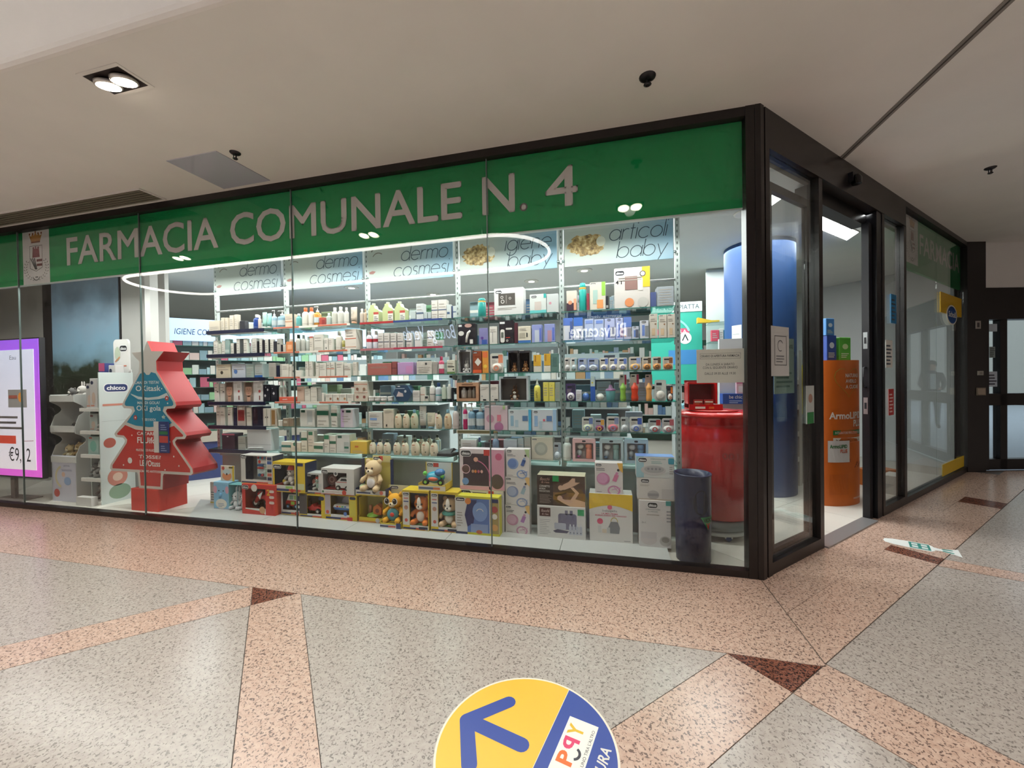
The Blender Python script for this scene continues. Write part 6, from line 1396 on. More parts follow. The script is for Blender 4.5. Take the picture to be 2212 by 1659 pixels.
def p_device(w, h, col, deco, ex):
    d = .06; o = G().bbox(0, 0, 0, w, d, h, M(col, .35), .003).build('carton'); wt = M('#dcd8d2', .3)
    if deco == 'w': G().tube([(w * .72, -.004, h * .66), (w * .60, -.004, h * .56), (w * .52, -.004, h * .34), (w * .49, -.004, h * .12)], [w * .05, w * .075, w * .065, w * .055], wt, 8).build('thermometer', o); G().disc(w * .2, h * .55, w * .16, M('#d0ccc6'), -.001, h * .11).rect(w * .06, h * .86, w * .24, h * .95, M('#d8d8d8'), -.001).disc(w * .6, h * .9, w * .2, M('#b08a80'), -.001, h * .09).rect(w * .68, h * .06, w * .85, h * .26, wt, -.001).build('printed_front', o)
    else: G().prism(rrpts(w * .10, h * .05, w * .38, h * .62, w * .12), -.006, .0, wt).build('thermometer', o); G().prism(rrpts(w * .15, h * .26, w * .32, h * .5, w * .05), -.0075, -.006, M('#5a5f58')).build('thermometer_display', o); G().rrect(w * .46, h * .6, w * .9, h * .68, M('#cfcac4'), -.001).rect(w * .46, h * .25, w * .75, h * .28, M('#b8382c'), -.001).ring(w * .55, h * .13, w * .04, w * .07, wt, -.001).rect(w * .06, h * .86, w * .4, h * .95, M('#d8d8d8'), -.001).build('printed_front', o)
    return o, 'carton'
def p_hex(w, h, col, deco, ex):
    pts = [(w * .25, 0), (w * .75, 0), (w, h * .5), (w * .75, h), (w * .25, h), (0, h * .5)]; d = .09
    o = G().prism(pts, 0, d, M(col, .4), M('#3d5878', .4)).build('hexagon_carton')
    G().poly([(w * .18, h * .3), (w * .3, h * .62), (w * .38, h * .55), (w * .52, h * .5), (w * .55, h * .3)], M('#c6b4b4'), -.001).disc(w * .65, h * .62, w * .06, M('#c9ccd2'), -.001).rect(w * .15, h * .78, w * .62, h * .82, M('#a9b4c4'), -.001).rect(w * .25, h * .9, w * .38, h * .96, M('#d8d8d8'), -.001).build('printed_front', o); return o, 'carton'
MAKE = {'c': p_carton, 'B': p_bottle, 'P': p_pump, 'N': p_spray, 'V': p_lotion, 'T': p_tube, 'J': p_jar, 'H': p_thermos, 'f': p_flask, 'O': p_oil, 'K': p_blister, 'p': p_ball, 'u': p_beaker, 's': p_sippy, 'W': p_window, 'w': p_kraft, 'Q': p_gift, 'F': p_face, 'D': p_device, 'X': p_hex}
cnt = {}
rj = random.Random(3)
for bay, sh, kind, x, w, h, col, deco, desc, ex in PROD:
    i = cnt.get((bay, sh), 0); cnt[(bay, sh)] = i + 1
    o, cat = MAKE[kind](w, h, col, deco, ex)
    o.location = (x, .4535 + rj.uniform(0, .008), SZ[sh] + .0003)
    if kind == 'c' and w < .16: o.rotation_euler[2] = rj.uniform(-.05, .05)
    tag(o, '%s, %s on %s shelf under %s' % (desc, ORD[i], SHN[sh], SGN[bay]), cat, '%s shelf under %s' % (SHN[sh], SGN[bay]))
# ---- a second, deeper row on the same shelves, showing between the front products
bk = {0: ['#8a8f90', '#a9b0ae', '#c4c2bc', '#5a6068'], 1: ['#b9b4aa', '#9fb0ac', '#8c9a78', '#c6c0b4'], 2: ['#a8b4b4', '#5f8f6a', '#b9bdb8', '#7a8a9a'], 3: ['#7f9aa0', '#a04a58', '#b9c2c0', '#4a6a8a'], 4: ['#8fa4ac', '#b9c4c8', '#5f7f8c', '#a9a4b4']}
CN = {'#8a8f90': 'grey', '#a9b0ae': 'pale grey', '#c4c2bc': 'off-white', '#5a6068': 'slate', '#b9b4aa': 'beige', '#9fb0ac': 'grey green', '#8c9a78': 'olive', '#c6c0b4': 'cream', '#a8b4b4': 'cool grey', '#5f8f6a': 'green', '#b9bdb8': 'light grey', '#7a8a9a': 'steel blue', '#7f9aa0': 'teal grey', '#a04a58': 'crimson', '#b9c2c0': 'pale mint', '#4a6a8a': 'blue', '#8fa4ac': 'blue grey', '#b9c4c8': 'ice blue', '#5f7f8c': 'petrol', '#a9a4b4': 'mauve'}
rb = random.Random(11)
for bay in range(5):
    for sh in range(6):
        x = UX[bay] + .05
        for i, c in enumerate(rb.sample(bk[bay], 4)):
            w = rb.uniform(.09, .17); h = rb.uniform(.10, .19); x += rb.uniform(.02, .07)
            if x + w > UX[bay + 1] - .05: break
            o, cat = p_carton(w, h, c, 'n:.2:.8' if rb.random() < .6 else 'b:.4:.55:#d0d0c8', '', .09)
            o.location = (x, .66 + rb.uniform(0, .05), SZ[sh] + .0003); x += w
            tag(o, '%s carton in the back row on %s shelf under %s' % (CN[c], SHN[sh], SGN[bay]), 'carton', 'back row cartons')
# back row of lotion bottles and a folded black pouch on the lowest shelf
for i, (x, y) in enumerate(((-3.10, .60), (-3.02, .66), (-2.90, .58), (-2.84, .64), (-2.78, .70))):
    o, cat = p_lotion(.072, .175, '#cbbfa6', 'g', ''); o.location = (x, y, SZ[5] + .0003)
    tag(o, 'lotion bottle, %s behind the front row on lowest shelf under third dermo cosmesi sign' % ORD[i], cat, 'lotion bottles behind the front row')
r = tag(empty('folded_pouch', (-2.60, .50, SZ[5])), 'black folded pouch lying at the end of the lotion bottle shelf', 'pouch')
g = G(); g.slab([(-.06, -.03), (.12, -.04), (.15, .08), (-.04, .10)], .0003, .028, M('#1d1b1e', .5)); g.build('pouch_base', r)
G().add([(-.05, -.02, .029), (.10, -.02, .03), (.14, .06, .055), (.0, .07, .06), (-.02, .02, .045), (.12, .03, .075)], [(0, 1, 5, 4), (1, 2, 5), (2, 3, 4, 5), (3, 0, 4)], M('#2a272a', .45)).build('pouch_flap', r)
r = tag(empty('paper_pile', (-4.85, .47, SZ[5])), 'crumpled white papers on lowest shelf under leftmost dermo cosmesi sign', 'papers')
for k in range(3): G().add([(-.08 + .02 * k, -.02, .004 + .01 * k), (.16, -.025, .006 + .012 * k), (.22, .09, .012 + .012 * k), (.04, .10, .016 + .01 * k), (.06, .03, .02 + .012 * k)], [(0, 1, 4), (1, 2, 4), (2, 3, 4), (3, 0, 4)], M('#d3d5d4', .5)).build('sheet', r)
r = tag(empty('price_strip', (-2.2, .43, .91)), 'olive shelf price strip under the slate blue pump bottles', 'price strip')
G().box(-.21, 0, -.012, .13, .006, .026, M('#d0ccc0', .4)).build('holder', r); G().rect(-.20, -.004, .12, .02, M('#6a6440'), -.001).build('printed_strip', r)

# ================================================================ toys and gift cartons along the foot of the window
YLW = '#d9b92c'
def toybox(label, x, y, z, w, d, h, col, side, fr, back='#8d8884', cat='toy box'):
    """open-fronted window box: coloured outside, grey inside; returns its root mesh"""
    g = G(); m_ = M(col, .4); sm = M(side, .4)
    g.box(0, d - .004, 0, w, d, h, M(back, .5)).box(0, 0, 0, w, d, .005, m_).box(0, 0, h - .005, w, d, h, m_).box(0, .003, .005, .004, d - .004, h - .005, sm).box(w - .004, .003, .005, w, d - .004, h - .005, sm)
    l, r_, b_, t = fr
    g.box(0, 0, .005, w * l, .003, h - .005, m_).box(w * r_, 0, .005, w, .003, h - .005, m_)
    if b_: g.box(w * l, 0, .005, w * r_, .003, h * b_, M('#d8d4ce', .4))
    if t < 1: g.box(w * l, 0, h * t, w * r_, .003, h - .005, m_)
    o = g.build('toy_box', None, (x, y, z)); return tag(o, label, cat, 'boxed toys in the window')
def foot(o, w, h, b_, logo=(.03, .26, .86, .97), extra=None):
    g = G(); g.rect(w * .02, h * b_ * .15, w * .5, h * b_ * .5, M('#2c3a66'), -.001); g.rect(w * .5, h * b_ * .15, w * .86, h * b_ * .5, M('#c8503e'), -.001); g.rect(0, 0, w, h * b_ * .12, M(YLW), -.001)
    if logo: oval_logo(g, w * logo[0], h * logo[2], w * logo[1], h * logo[3], -.0012)
    if extra: extra(g)
    g.build('printed_front', o)
# elephant carton and its neighbours
def d_eleph(g, w, h, y):
    bl, pk, wh = M('#7fb4d4'), M('#d8a0b4'), M('#e4ded2')
    g.poly([(w * .05, h * .35), (w * .5, h * .2), (w * .95, h * .35), (w * .9, h * .9), (w * .5, h * .97), (w * .1, h * .9)], bl, y)
    for s in (0, 1): g.disc(w * (.12 + .76 * s), h * .72, w * .12, pk, y - .0004, h * .14); g.disc(w * (.36 + .28 * s), h * .68, w * .035, BLACK, y - .0008)
    g.tube([(w * .5, y, h * .6), (w * .48, y, h * .5), (w * .42, y, h * .42)], w * .07, M('#6aa4c8'), 6); g.disc(w * .5, h * .2, w * .36, wh, y - .0006, h * .18); g.lines(w * .3, h * .08, w * .7, h * .24, 3, M('#8a9ab0'), y - .001); g.rect(w * .0, 0, w, h * .02, M('#b9b4c0'), y)
carton('plush_carton', 'blue elephant faced carton at the end of the grey platform', -5.25, .345, PLAT, .213, .12, .295, '#8cc0dc', d_eleph, 'toy box')
carton('toy_card', 'white toy card standing behind the elephant carton', -5.495, .50, PLAT, .13, .03, .24, '#d2cdc6', lambda g, w, h, y: (g.disc(w * .6, h * .8, w * .2, M('#b8483c'), y), g.lines(w * .1, h * .15, w * .6, h * .6, 4, M('#6a6a6e'), y), g.rect(0, 0, w, h * .05, M(YLW), y)), 'toy card')
o = tag(G().bbox(0, 0, 0, .19, .012, .17, M('#d0c9b8', .4)).build('toy_card', None, (-5.215, .40, PLAT + .296)), 'yellow edged toy card with an orange animal on the elephant carton', 'toy card')
g = G().rect(.165, 0, .19, .17, M(YLW), -.001).disc(.09, .055, .065, M('#dd8a5a'), -.001, .05).disc(.09, .10, .05, M('#b9c9cc'), -.0012, .03).disc(.04, .14, .02, M('#b84a3c'), -.001).disc(.09, .075, .012, M('#4a3028'), -.0016).rect(.12, .14, .175, .16, M('#7a6a34'), -.0014); g.build('printed_front', o)
w, h = .222, .28
o = tag(G().box(0, .0, 0, w, .11, .004, M('#b4c4c4')).box(0, .106, 0, w, .11, h, M('#aeb6ba')).box(0, 0, h - .004, w, .11, h, M('#74b8bc')).box(0, 0, 0, .004, .11, h, M('#74b8bc')).box(w - .004, 0, 0, w, .11, h, M('#c4ccd0')).box(w * .53, 0, 0, w * .55, .004, h, M('#74a4ac')).build('toy_box', None, (-5.03, .335, PLAT)), 'clear fronted carton with two white plush bunnies beside the elephant', 'toy box', 'boxed toys in the window')
for x in (.06, .17): q = plush('plush_bunny', None, x, .06, .005, .20, '#cfd2d4', '#dcdee0', 'long'); q.parent = o
# red motorbike box
w, h, d = .43, .32, .16
def open_box(label, x, y, z, w, d, h, col, inner, lip=.12, sidecut=.55):
    g = G(); m_ = M(col, .4)
    g.box(0, d - .004, 0, w, d, h, M(inner, .5)).box(0, 0, 0, w, d, .005, m_)
    for xx in (0, w - .004): g.prism([(xx, 0), (xx + .004, 0), (xx + .004, h), (xx, h)], d * (1 - sidecut), d, m_); g.prism([(xx, 0), (xx + .004, 0), (xx + .004, h * lip * 1.3), (xx, h * lip * 1.3)], 0, d * (1 - sidecut), m_)
    g.box(0, 0, 0, w, .004, h * lip, m_)
    return tag(g.build('toy_box', None, (x, y, z)), label, 'toy box', 'boxed toys in the window')
o = toybox('bright red toy motorbike box under the workbench toy', -4.78, .275, PLAT, .42, .17, .315, '#c8332c', '#d04a34', (.10, .72, .20, .86), '#4a2622')
w, h = .42, .315
g = G(); oval_logo(g, w * .02, h * .84, w * .2, h * .95, -.0012); g.disc(w * .38, h * .88, w * .09, M('#dcd4cc'), -.0012); g.text('2', w * .76, h * .66, h * .2, M('#e8b02c'), -.0012, None, 'l', .03)
for zz in (.75, .56, .38): g.rrect(w * .83, h * zz, w * .98, h * (zz + .09), M('#dcc8c0'), -.0012)
g.poly([(0, h * .02), (w * .7, h * .02), (w * .62, h * .12), (0, h * .18)], M('#c9342c'), -.0016); g.disc(w * .62, h * .16, w * .09, M('#c8946c'), -.0018); g.build('printed_front', o)
BK = M('#2a2524', .4); RDT = M('#b52822', .25)
r_ = o
def wheel(par, x, y, z, R, t=.02, hub='#c9c4bc'):
    G().prism([(x + R * math.cos(k * PI / 9), z + R * math.sin(k * PI / 9)) for k in range(18)], y - t / 2, y + t / 2, BK).build('wheel', par); G().disc(x, z, R * .5, M(hub), y - t / 2 - .001, n=12).build('hub', par)
wheel(o, .11, .07, .10, .045); wheel(o, .26, .07, .10, .045)
G().tube([(.11, .07, .11), (.16, .07, .17), (.23, .07, .17), (.27, .07, .12)], [.02, .032, .03, .018], RDT, 8).build('bike_body', o); G().ell((.175, .065, .205), .035, .03, .03, RDT).poly([(.17, .19), (.235, .235), (.20, .15)], M('#e0dcd6'), .03).build('bike_fairing', o)
# workbench toy
o = toybox('white toy workbench box with coloured tools on the motorbike box', -4.815, .30, PLAT + .316, .405, .15, .30, '#d3d0ca', '#283250', (.14, .82, .14, .97), '#9a9894'); w, h = .405, .30
foot(o, w, h, .14, (.0, .17, .88, .99), lambda g: [g.rect(w * .845, h * (.14 + .14 * k), w * .98, h * (.25 + .14 * k), M(('#2c3454', '#c46a5a', '#2a2a30', '#c9c0b4', '#3a5a9a', '#2c3454')[k]), -.0012) for k in range(6)])
G().box(.15, .06, .06, .33, .09, .28, M('#bfd2d2', .4)).build('tool_board', o)
for k, (z, c) in enumerate(((.185, '#2f5f9a'), (.155, '#c23a34'))): G().tube([(.17, .05, z), (.24, .05, z)], .011, M(c, .3), 8).build('tool_handle', o); G().tube([(.24, .05, z), (.29, .05, z)], .004, M('#d8d8d4', .3), 6).build('tool_shaft', o)
G().prism(rrpts(.27, .06, .33, .19, .03), .05, .058, M('#86b890')).build('green_plate', o); G().prism(rrpts(.17, .205, .30, .24, .015), .05, .06, M('#e4e0da')).build('spanner', o); G().disc(.19, .222, .018, M('#d8402c'), .049).build('spanner_dial', o)
for k in range(6): G().prism(rrpts(.16 + .027 * k, .252, .182 + .027 * k, .274, .008), .052, .06, M(('#c23a3c', '#2f8ab0', '#c23a3c', '#4a9ac0', '#c23a5c', '#2f7ab0')[k])).build('peg', o)
for x, c in ((.185, '#2f6a9c'), (.225, '#b83440')): G().ell((x, .05, .08), .017, .012, .017, M(c, .3)).build('knob', o)
# yellow santa mouse box
o = toybox('yellow toy box with a mouse in a red santa hat', -4.405, .30, PLAT + .248, .395, .17, .31, YLW, '#232c48', (.05, .68, .22, .90), '#7d7a74'); w, h = .395, .31
foot(o, w, h, .22, (.02, .26, .78, .90), lambda g: (g.rect(w * .4, h * .12, w * .62, h * .2, M('#9ac06a'), -.0013), g.disc(w * .6, h * .06, w * .05, M('#c0342c'), -.0014), g.rect(w * .7, h * .1, w * .98, h * .3, M('#cfd0a0'), -.0013), g.rect(w * .72, h * .88, w * .95, h * .98, M('#26305a'), -.0013)))
q = plush('plush_mouse', None, .18, .07, .07, .19, '#b4aca6', '#e8e0d8'); q.parent = o
G().lathe([(.055, 0), (.05, .02), (.03, .06), (.01, .085)], .19, .07, M('#c4302a', .7), 12, z0=.225).build('santa_hat', o); G().prism([(.31 + .055 * math.cos(k * PI / 8), .15 + .055 * math.sin(k * PI / 8)) for k in range(16)], .06, .075, M('#e08038', .4)).build('orange_wheel', o); G().ell((.10, .05, .10), .022, .022, .022, M('#e0c038', .4)).build('yellow_ball', o)
# bus box
o = toybox('toy camper bus box under the santa mouse', -4.352, .345, PLAT, .245, .15, .245, '#c9c6c2', '#2a3048', (.08, .80, .20, .95), '#a8a49c'); w, h = .245, .245
foot(o, w, h, .2, None, lambda g: (g.rect(w * .8, h * .2, w * .98, h * .95, M('#2c3252'), -.0012), g.rrect(w * .78, h * .82, w * .97, h * .96, M('#d8c84a'), -.0016), g.disc(w * .89, h * .55, w * .06, WHITE, -.0018), g.disc(w * .89, h * .36, w * .06, WHITE, -.0018), g.rect(w * .72, 0, w * .9, h * .14, M('#c4342c'), -.002)))
G().prism(rrpts(.02, .075, .19, .135, .02), .04, .10, RDT).build('bus_lower', o); G().prism([(.035, .135), (.19, .135), (.18, .20), (.06, .20)], .04, .10, M('#dad8d0', .3)).build('bus_cabin', o); G().rect(.07, .145, .115, .19, M('#7fa890'), .039).rect(.125, .145, .17, .19, M('#a8c46a'), .039).rect(.085, .09, .13, .125, M('#9ac43a'), .039).build('bus_windows', o)
for x in (.055, .155): wheel(o, x, .04, .075, .026, .02, '#6aa0c8')
# clown plush box
o = toybox('pale toy box with a small clown plush between santa mouse and ambulance', -4.03, .335, PLAT + .235, .21, .12, .215, '#c4c6c4', '#8fa8a4', (.08, .72, .16, .92), '#85857e'); w, h = .21, .215
foot(o, w, h, .16, (.02, .3, .84, .95), lambda g: g.rect(w * .76, h * .5, w * .96, h * .9, M('#d8d0cc'), -.0013)); q = plush('plush_clown', None, .11, .06, .035, .15, '#d8d4cc', '#a8c4b8', 'round'); q.parent = o
G().ell((.11, .05, .155), .03, .03, .018, M('#c8402c', .8)).build('red_cap', o); G().ell((.05, .06, .11), .025, .02, .03, M('#c87a6a', .8)).build('soft_ball', o)
# red buggy box
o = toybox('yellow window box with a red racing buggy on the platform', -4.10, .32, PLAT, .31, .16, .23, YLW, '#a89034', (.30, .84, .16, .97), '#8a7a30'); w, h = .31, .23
foot(o, w, h, .16, None, lambda g: (g.rect(0, h * .13, w * .3, h, M('#4a4648'), -.0014), g.rrect(w * .74, h * .78, w * .96, h * .95, M('#2a3048'), -.0014)))
G().prism([(.03, .06), (.23, .06), (.24, .09), (.19, .105), (.15, .10), (.13, .125), (.10, .10), (.05, .085)], .03, .10, RDT).build('buggy_body', o)
for x, y_ in ((.06, .028), (.20, .028), (.06, .105), (.20, .105)): wheel(o, x, y_, .055, .028)
# ambulance box
o = toybox('white toy box with a remote controlled ambulance', -3.815, .30, PLAT + .255, .375, .19, .26, '#d6d3ce', '#b9b6b8', (.05, .78, .17, .84), '#4a1f1e'); w, h = .375, .26
g = G(); oval_logo(g, w * .02, h * .80, w * .2, h * .93, -.0012); g.disc(w * .45, h * .80, w * .065, M('#d8d4d0'), -.0012); g.disc(w * .45, h * .8, w * .04, M('#4a4a50'), -.0016); g.lines(w * .12, h * .04, w * .6, h * .15, 2, M('#c9a8a4'), -.0012); g.disc(w * .7, h * .09, w * .065, M('#c4402e'), -.0014); g.disc(w * .05, h * .1, w * .03, M('#3f7a4a'), -.0014); g.rect(0, h * -.0, w, h * .02, M('#c04038'), -.0012); g.build('printed_front', o)
G().prism([(.14, .06), (.32, .06), (.33, .12), (.30, .13), (.27, .165), (.20, .165), (.165, .13), (.14, .115)], .03, .10, M('#dcdad6', .2)).build('ambulance_body', o); G().poly([(.195, .13), (.21, .155), (.262, .155), (.285, .13)], M('#2a2c32'), .0292).line([(.15, .118), (.33, .118)], .006, M('#c0342c'), .029).build('ambulance_windows', o)
for x in (.175, .28): wheel(o, x, .03, .06, .026)
G().prism([(.085 + .055 * math.cos(k * PI / 9), .135 + .055 * math.sin(k * PI / 9)) for k in range(18)], .05, .08, M('#5a2a26', .4)).build('steering_remote', o); G().ring(.085, .135, .02, .032, M('#8a6a60'), .049).build('remote_ring', o); G().box(.01, .02, .045, .30, .17, .05, RDT).build('red_floor', o)
# laptop boat box
o = toybox('yellow sided box with a white and blue toy boat laptop', -3.785, .31, PLAT, .365, .17, .25, YLW, '#9a7f2e', (.18, .76, .22, .97), '#b5aeb0'); w, h = .365, .25
foot(o, w, h, .22, None, lambda g: (g.rect(0, h * .2, w * .18, h, M('#b4a8ae'), -.0013), g.rect(w * .78, h * .2, w * .96, h * .8, M('#d0c048'), -.0013), g.rrect(w * .78, h * .84, w * .97, h * .95, M('#3a4050'), -.0014), g.disc(w * .08, h * .3, w * .05, M('#c8503c'), -.0014), g.disc(w * .64, h * .26, w * .055, M('#4a70b4'), -.0014), g.rect(w * .7, 0, w * .86, h * .14, M('#c4342c'), -.002)))
G().prism([(.09, .09), (.245, .09), (.265, .11), (.07, .115)], .03, .09, M('#3a70b0', .3)).build('boat_hull', o); G().prism([(.07, .115), (.265, .11), (.26, .13), (.08, .138)], .03, .09, M('#dcdcd8', .3)).build('boat_deck', o); G().prism(arc(.19, .14, .07, 0, 180, 12), .10, .11, M('#c2c0cc', .3)).build('boat_screen', o)
for k, c in enumerate(('#c8402c', '#e0b02c', '#4a9a5a', '#3a70c0')): G().box(.11 + .03 * k, .026, .118, .13 + .03 * k, .03, .13, M(c, .4)).build('key', o)
# bear box
o = open_box('navy and yellow display box with a big cream bear', -3.41, .285, PLAT + .27, .325, .15, .335, '#25305a', '#d8c860', .16, .35); w, h = .325, .335
g = G().rect(0, 0, w, h * .16, M('#cfccc6'), -.001).rect(0, 0, w, h * .03, M(YLW), -.0012).rect(w * .03, h * .06, w * .5, h * .1, M('#2c3a66'), -.0014).disc(w * .86, h * .10, w * .06, M('#d0685a'), -.0014).disc(w * .62, h * .12, w * .06, M('#4a3a34'), -.0014); g.build('printed_front', o)
G().box(.10, .138, .30, .30, .144, .365, M('#d8cc8a')).build('header_card', o); g = G(); oval_logo(g, .11, .322, .19, .349, .137); g.rect(.17, .315, .215, .36, M('#b83a30'), .1365); g.build('header_print', o)
q = plush('plush_bear', None, .155, .075, .04, .315, '#d9bd94', '#e6d6b8'); q.parent = o; G().ell((.155, .02, .12), .045, .02, .05, M('#e8e4e4', .8)).build('heart_patch', o); G().ell((.065, .03, .075), .04, .03, .03, M('#b9d0a0', .5)).build('soft_ball', o)
# farm shape box
o = open_box('yellow open toy box with an orange and green farm set', -3.405, .315, PLAT, .262, .15, .235, YLW, '#c9bb62', .2, .9); w, h = .262, .235
G().lathe([(.07, 0), (.06, .012), (.03, .022)], .12, .08, M('#8cc04a', .4), 16, z0=.048).build('green_base', o); G().prism([(.13, .06), (.22, .06), (.22, .13), (.175, .165), (.13, .13)], .05, .11, M('#d0722c', .4)).build('orange_house', o); G().disc(.175, .10, .022, M('#7a3a18'), .049).build('house_window', o); G().tube([(.075, .09, .05), (.075, .09, .14)], .016, M('#b8784a', .4), 8).build('post', o)
G().rect(w * .0, 0, w, h * .06, M('#d88a3a'), -.001).disc(w * .8, h * .1, w * .09, M('#c9c6c4'), -.0012).build('printed_front', o)
# fox on tray
o = open_box('yellow display box with a big eyed orange fox plush', -3.105, .215, PLAT, .215, .17, .36, '#d9c13a', '#cfc9a2', .13, .08); w, h = .215, .36
g = G().rect(0, 0, w * .78, h * .10, M('#cfccc6'), -.001).rect(0, h * .03, w * .4, h * .07, M('#2c3a66'), -.0012).rect(w * .4, h * .03, w * .75, h * .07, M('#c8503e'), -.0012).rect(w * .78, 0, w, h * .14, M('#2c406e'), -.0012); g.build('printed_front', o)
g = G(); oval_logo(g, .02, .325, .10, .35, .164); g.build('header_print', o)
q = plush('plush_fox', None, .108, .095, .04, .285, '#e0a12c', '#ead9b0', 'point'); q.parent = o
g = G(); [(g.disc(.108 + k * .042, .25, .028, M('#f0ece0'), .012, .032), g.disc(.108 + k * .04, .25, .022, M('#1c1512'), .0112, .026), g.disc(.108 + k * .04 - .006, .26, .006, WHITE, .0105)) for k in (-1, 1)]; g.build('big_eyes', o); G().ell((.108, .05, .115), .06, .04, .06, M('#4a8a92', .8)).build('dungarees', o); G().ell((.12, .012, .125), .022, .008, .02, M('#c8382c', .6)).build('red_button', o)
# two puppies
for nm, x, yf, bc, be, scarf in (('yellow window box with an orange and white puppy', -2.875, .225, '#d8762a', '#eadccb', None), ('yellow window box with a beige puppy in a teal scarf', -2.595, .235, '#c9a882', '#ece2d2', '#3f8a7c')):
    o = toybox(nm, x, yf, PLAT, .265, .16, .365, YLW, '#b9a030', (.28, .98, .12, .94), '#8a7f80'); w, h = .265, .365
    foot(o, w, h, .12, None, lambda g: (g.rect(w * .02, h * .12, w * .27, h * .95, M('#d6d2cc'), -.0013), oval_logo(g, w * .04, h * .87, w * .25, h * .93, -.0016), g.rect(w * .06, h * .78, w * .23, h * .81, M('#c87a72'), -.0016), g.rect(w * .05, h * .7, w * .24, h * .73, M('#5a6a94'), -.0016), g.disc(w * .145, h * .56, w * .075, M('#b98a74'), -.0016), g.disc(w * .145, h * .24, w * .06, M('#d05a4c'), -.0016), g.rect(w * .62, h * .03, w * .95, h * .09, M('#2a3048'), -.0018)))
    q = plush('plush_puppy', None, .165, .075, .045, .27, bc, be, 'round'); q.parent = o
    G().ell((.165, .008, .255), .02, .012, .05, M('#f0e8dc', .8)).build('face_blaze', o)
    if scarf: G().lathe([(.075, 0), (.08, .012), (.06, .03)], .165, .07, M(scarf, .8), 14, z0=.15).build('scarf', o)
    G().box(.08, .02, .044, .255, .15, .0475, M('#6a9a54')).build('green_floor', o)
# blue crawler on top of the puppies
o = open_box('yellow tray box with a blue and green crawling toy on the puppy boxes', -2.72, .245, PLAT + .367, .27, .17, .225, YLW, '#cdd0cc', .22, .08); w, h = .27, .225
g = G().rect(0, 0, w, h * .2, M('#d8d2c4'), -.001).rect(w * .02, h * .05, w * .55, h * .14, M('#5a688a'), -.0012).rect(w * .55, h * .05, w * .8, h * .14, M('#d87a4a'), -.0012); g.build('printed_front', o); g = G(); oval_logo(g, .01, .185, .07, .212, .165); g.rect(.075, .18, .13, .218, M('#b83a2c'), .1645); g.build('header_print', o)
G().ell((.135, .08, .105), .095, .06, .055, M('#2f9ab4', .25)).build('crawler_body', o); G().ell((.135, .03, .10), .05, .02, .02, M('#c85a3c', .3)).build('crawler_belt', o); G().ell((.19, .06, .155), .05, .045, .035, M('#2f6aa0', .25)).build('crawler_shell', o)
for x, z in ((.06, .07), (.21, .07)): wheel(o, x, .035, z, .03, .025, '#8cd04a')
for x, z in ((.045, .145), (.215, .125)): G().ell((x, .05, z), .02, .02, .02, M('#6ac04a', .3)).build('knob', o)
# star projector box
def d_proj(g, w, h, y):
    g.rect(0, h * .06, w, h * .93, M('#d5d2d0'), y); g.rect(w * .28, h * .06, w * .78, h * .93, M('#5a78b4'), y - .0004); g.poly([(w * .22, h * .5), (w * .3, h * .9), (w * .5, h * .9), (w * .42, h * .3), (w * .28, h * .2)], M('#2c3568'), y - .0008)
    g.disc(w * .57, h * .6, w * .17, M('#7f9cd0'), y - .0009, h * .25); g.line(arc(w * .57, h * .58, w * .08, 20, 160, 8), .006, WHITE, y - .0012); g.rect(w * .36, h * .06, w * .75, h * .28, M('#8a9cc4'), y - .001); g.disc(w * .55, h * .08, w * .07, M('#c86a4a'), y - .0014, h * .05); g.disc(w * .3, h * .86, w * .07, M('#d8823a'), y - .0014)
    g.rect(w * .8, h * .06, w * .99, h * .93, M('#a8935a'), y - .0006); g.disc(w * .9, h * .68, w * .07, M('#b04a48'), y - .001); g.disc(w * .9, h * .5, w * .06, WHITE, y - .001); g.disc(w * .9, h * .22, w * .07, M('#d8a060'), y - .001); g.lines(w * .04, h * .2, w * .18, h * .6, 6, PRINTG, y - .0006); g.rect(w * .01, h * .0, w * .28, h * .06, M('#2c3a5c'), y - .0006); g.rect(w * .82, h * .85, w * .98, h * .95, M('#27305c'), y - .0012); oval_logo(g, w * .02, h * .85, w * .22, h * .94, y - .001)
carton('projector_carton', 'yellow night projector carton with a penguin picture by the pink carton', -2.355, .235, PLAT, .41, .09, .345, '#cfc83a', d_proj, 'toy box')
def d_pink(g, w, h, y):
    g.rect(w * .08, h * .1, w * .66, h * .88, M('#3a2a34'), y); g.rect(w * .66, h * .02, w, h * .98, M('#d49ab0'), y - .0003); g.rect(0, 0, w * .7, h * .09, M('#d8a0b4'), y - .0003); g.line(arc(w * .3, h * .3, w * .38, -10, 80, 14), .009, M('#c86a90'), y - .0006); g.ring(w * .14, h * .5, w * .085, w * .1, M('#e0b8c0'), y - .0008); g.disc(w * .14, h * .5, w * .085, M('#5a4038'), y - .0006); g.disc(w * .37, h * .74, w * .05, M('#e0a890'), y - .0008)
    for x, c in ((.30, '#c89a7a'), (.36, '#d8823a'), (.43, '#b85a6a'), (.5, '#d8a8a0')): g.disc(w * x, h * .45, w * .028, M(c), y - .001, h * .04)
    g.disc(w * .84, h * .22, w * .14, M('#5a4a40'), y - .0008, h * .18); g.disc(w * .88, h * .82, w * .075, M('#c85a80'), y - .0008); g.disc(w * .13, h * .2, w * .075, M('#6a94cc'), y - .0008); g.rect(w * .55, h * .84, w * .68, h * .98, M('#c0342c'), y - .001); oval_logo(g, w * .03, h * .82, w * .26, h * .95, y - .0012)
carton('mobile_carton', 'big pink and brown cot mobile carton on a white carton', -2.345, .335, PLAT + .372, .425, .085, .375, '#d9cdd0', d_pink, 'toy box')
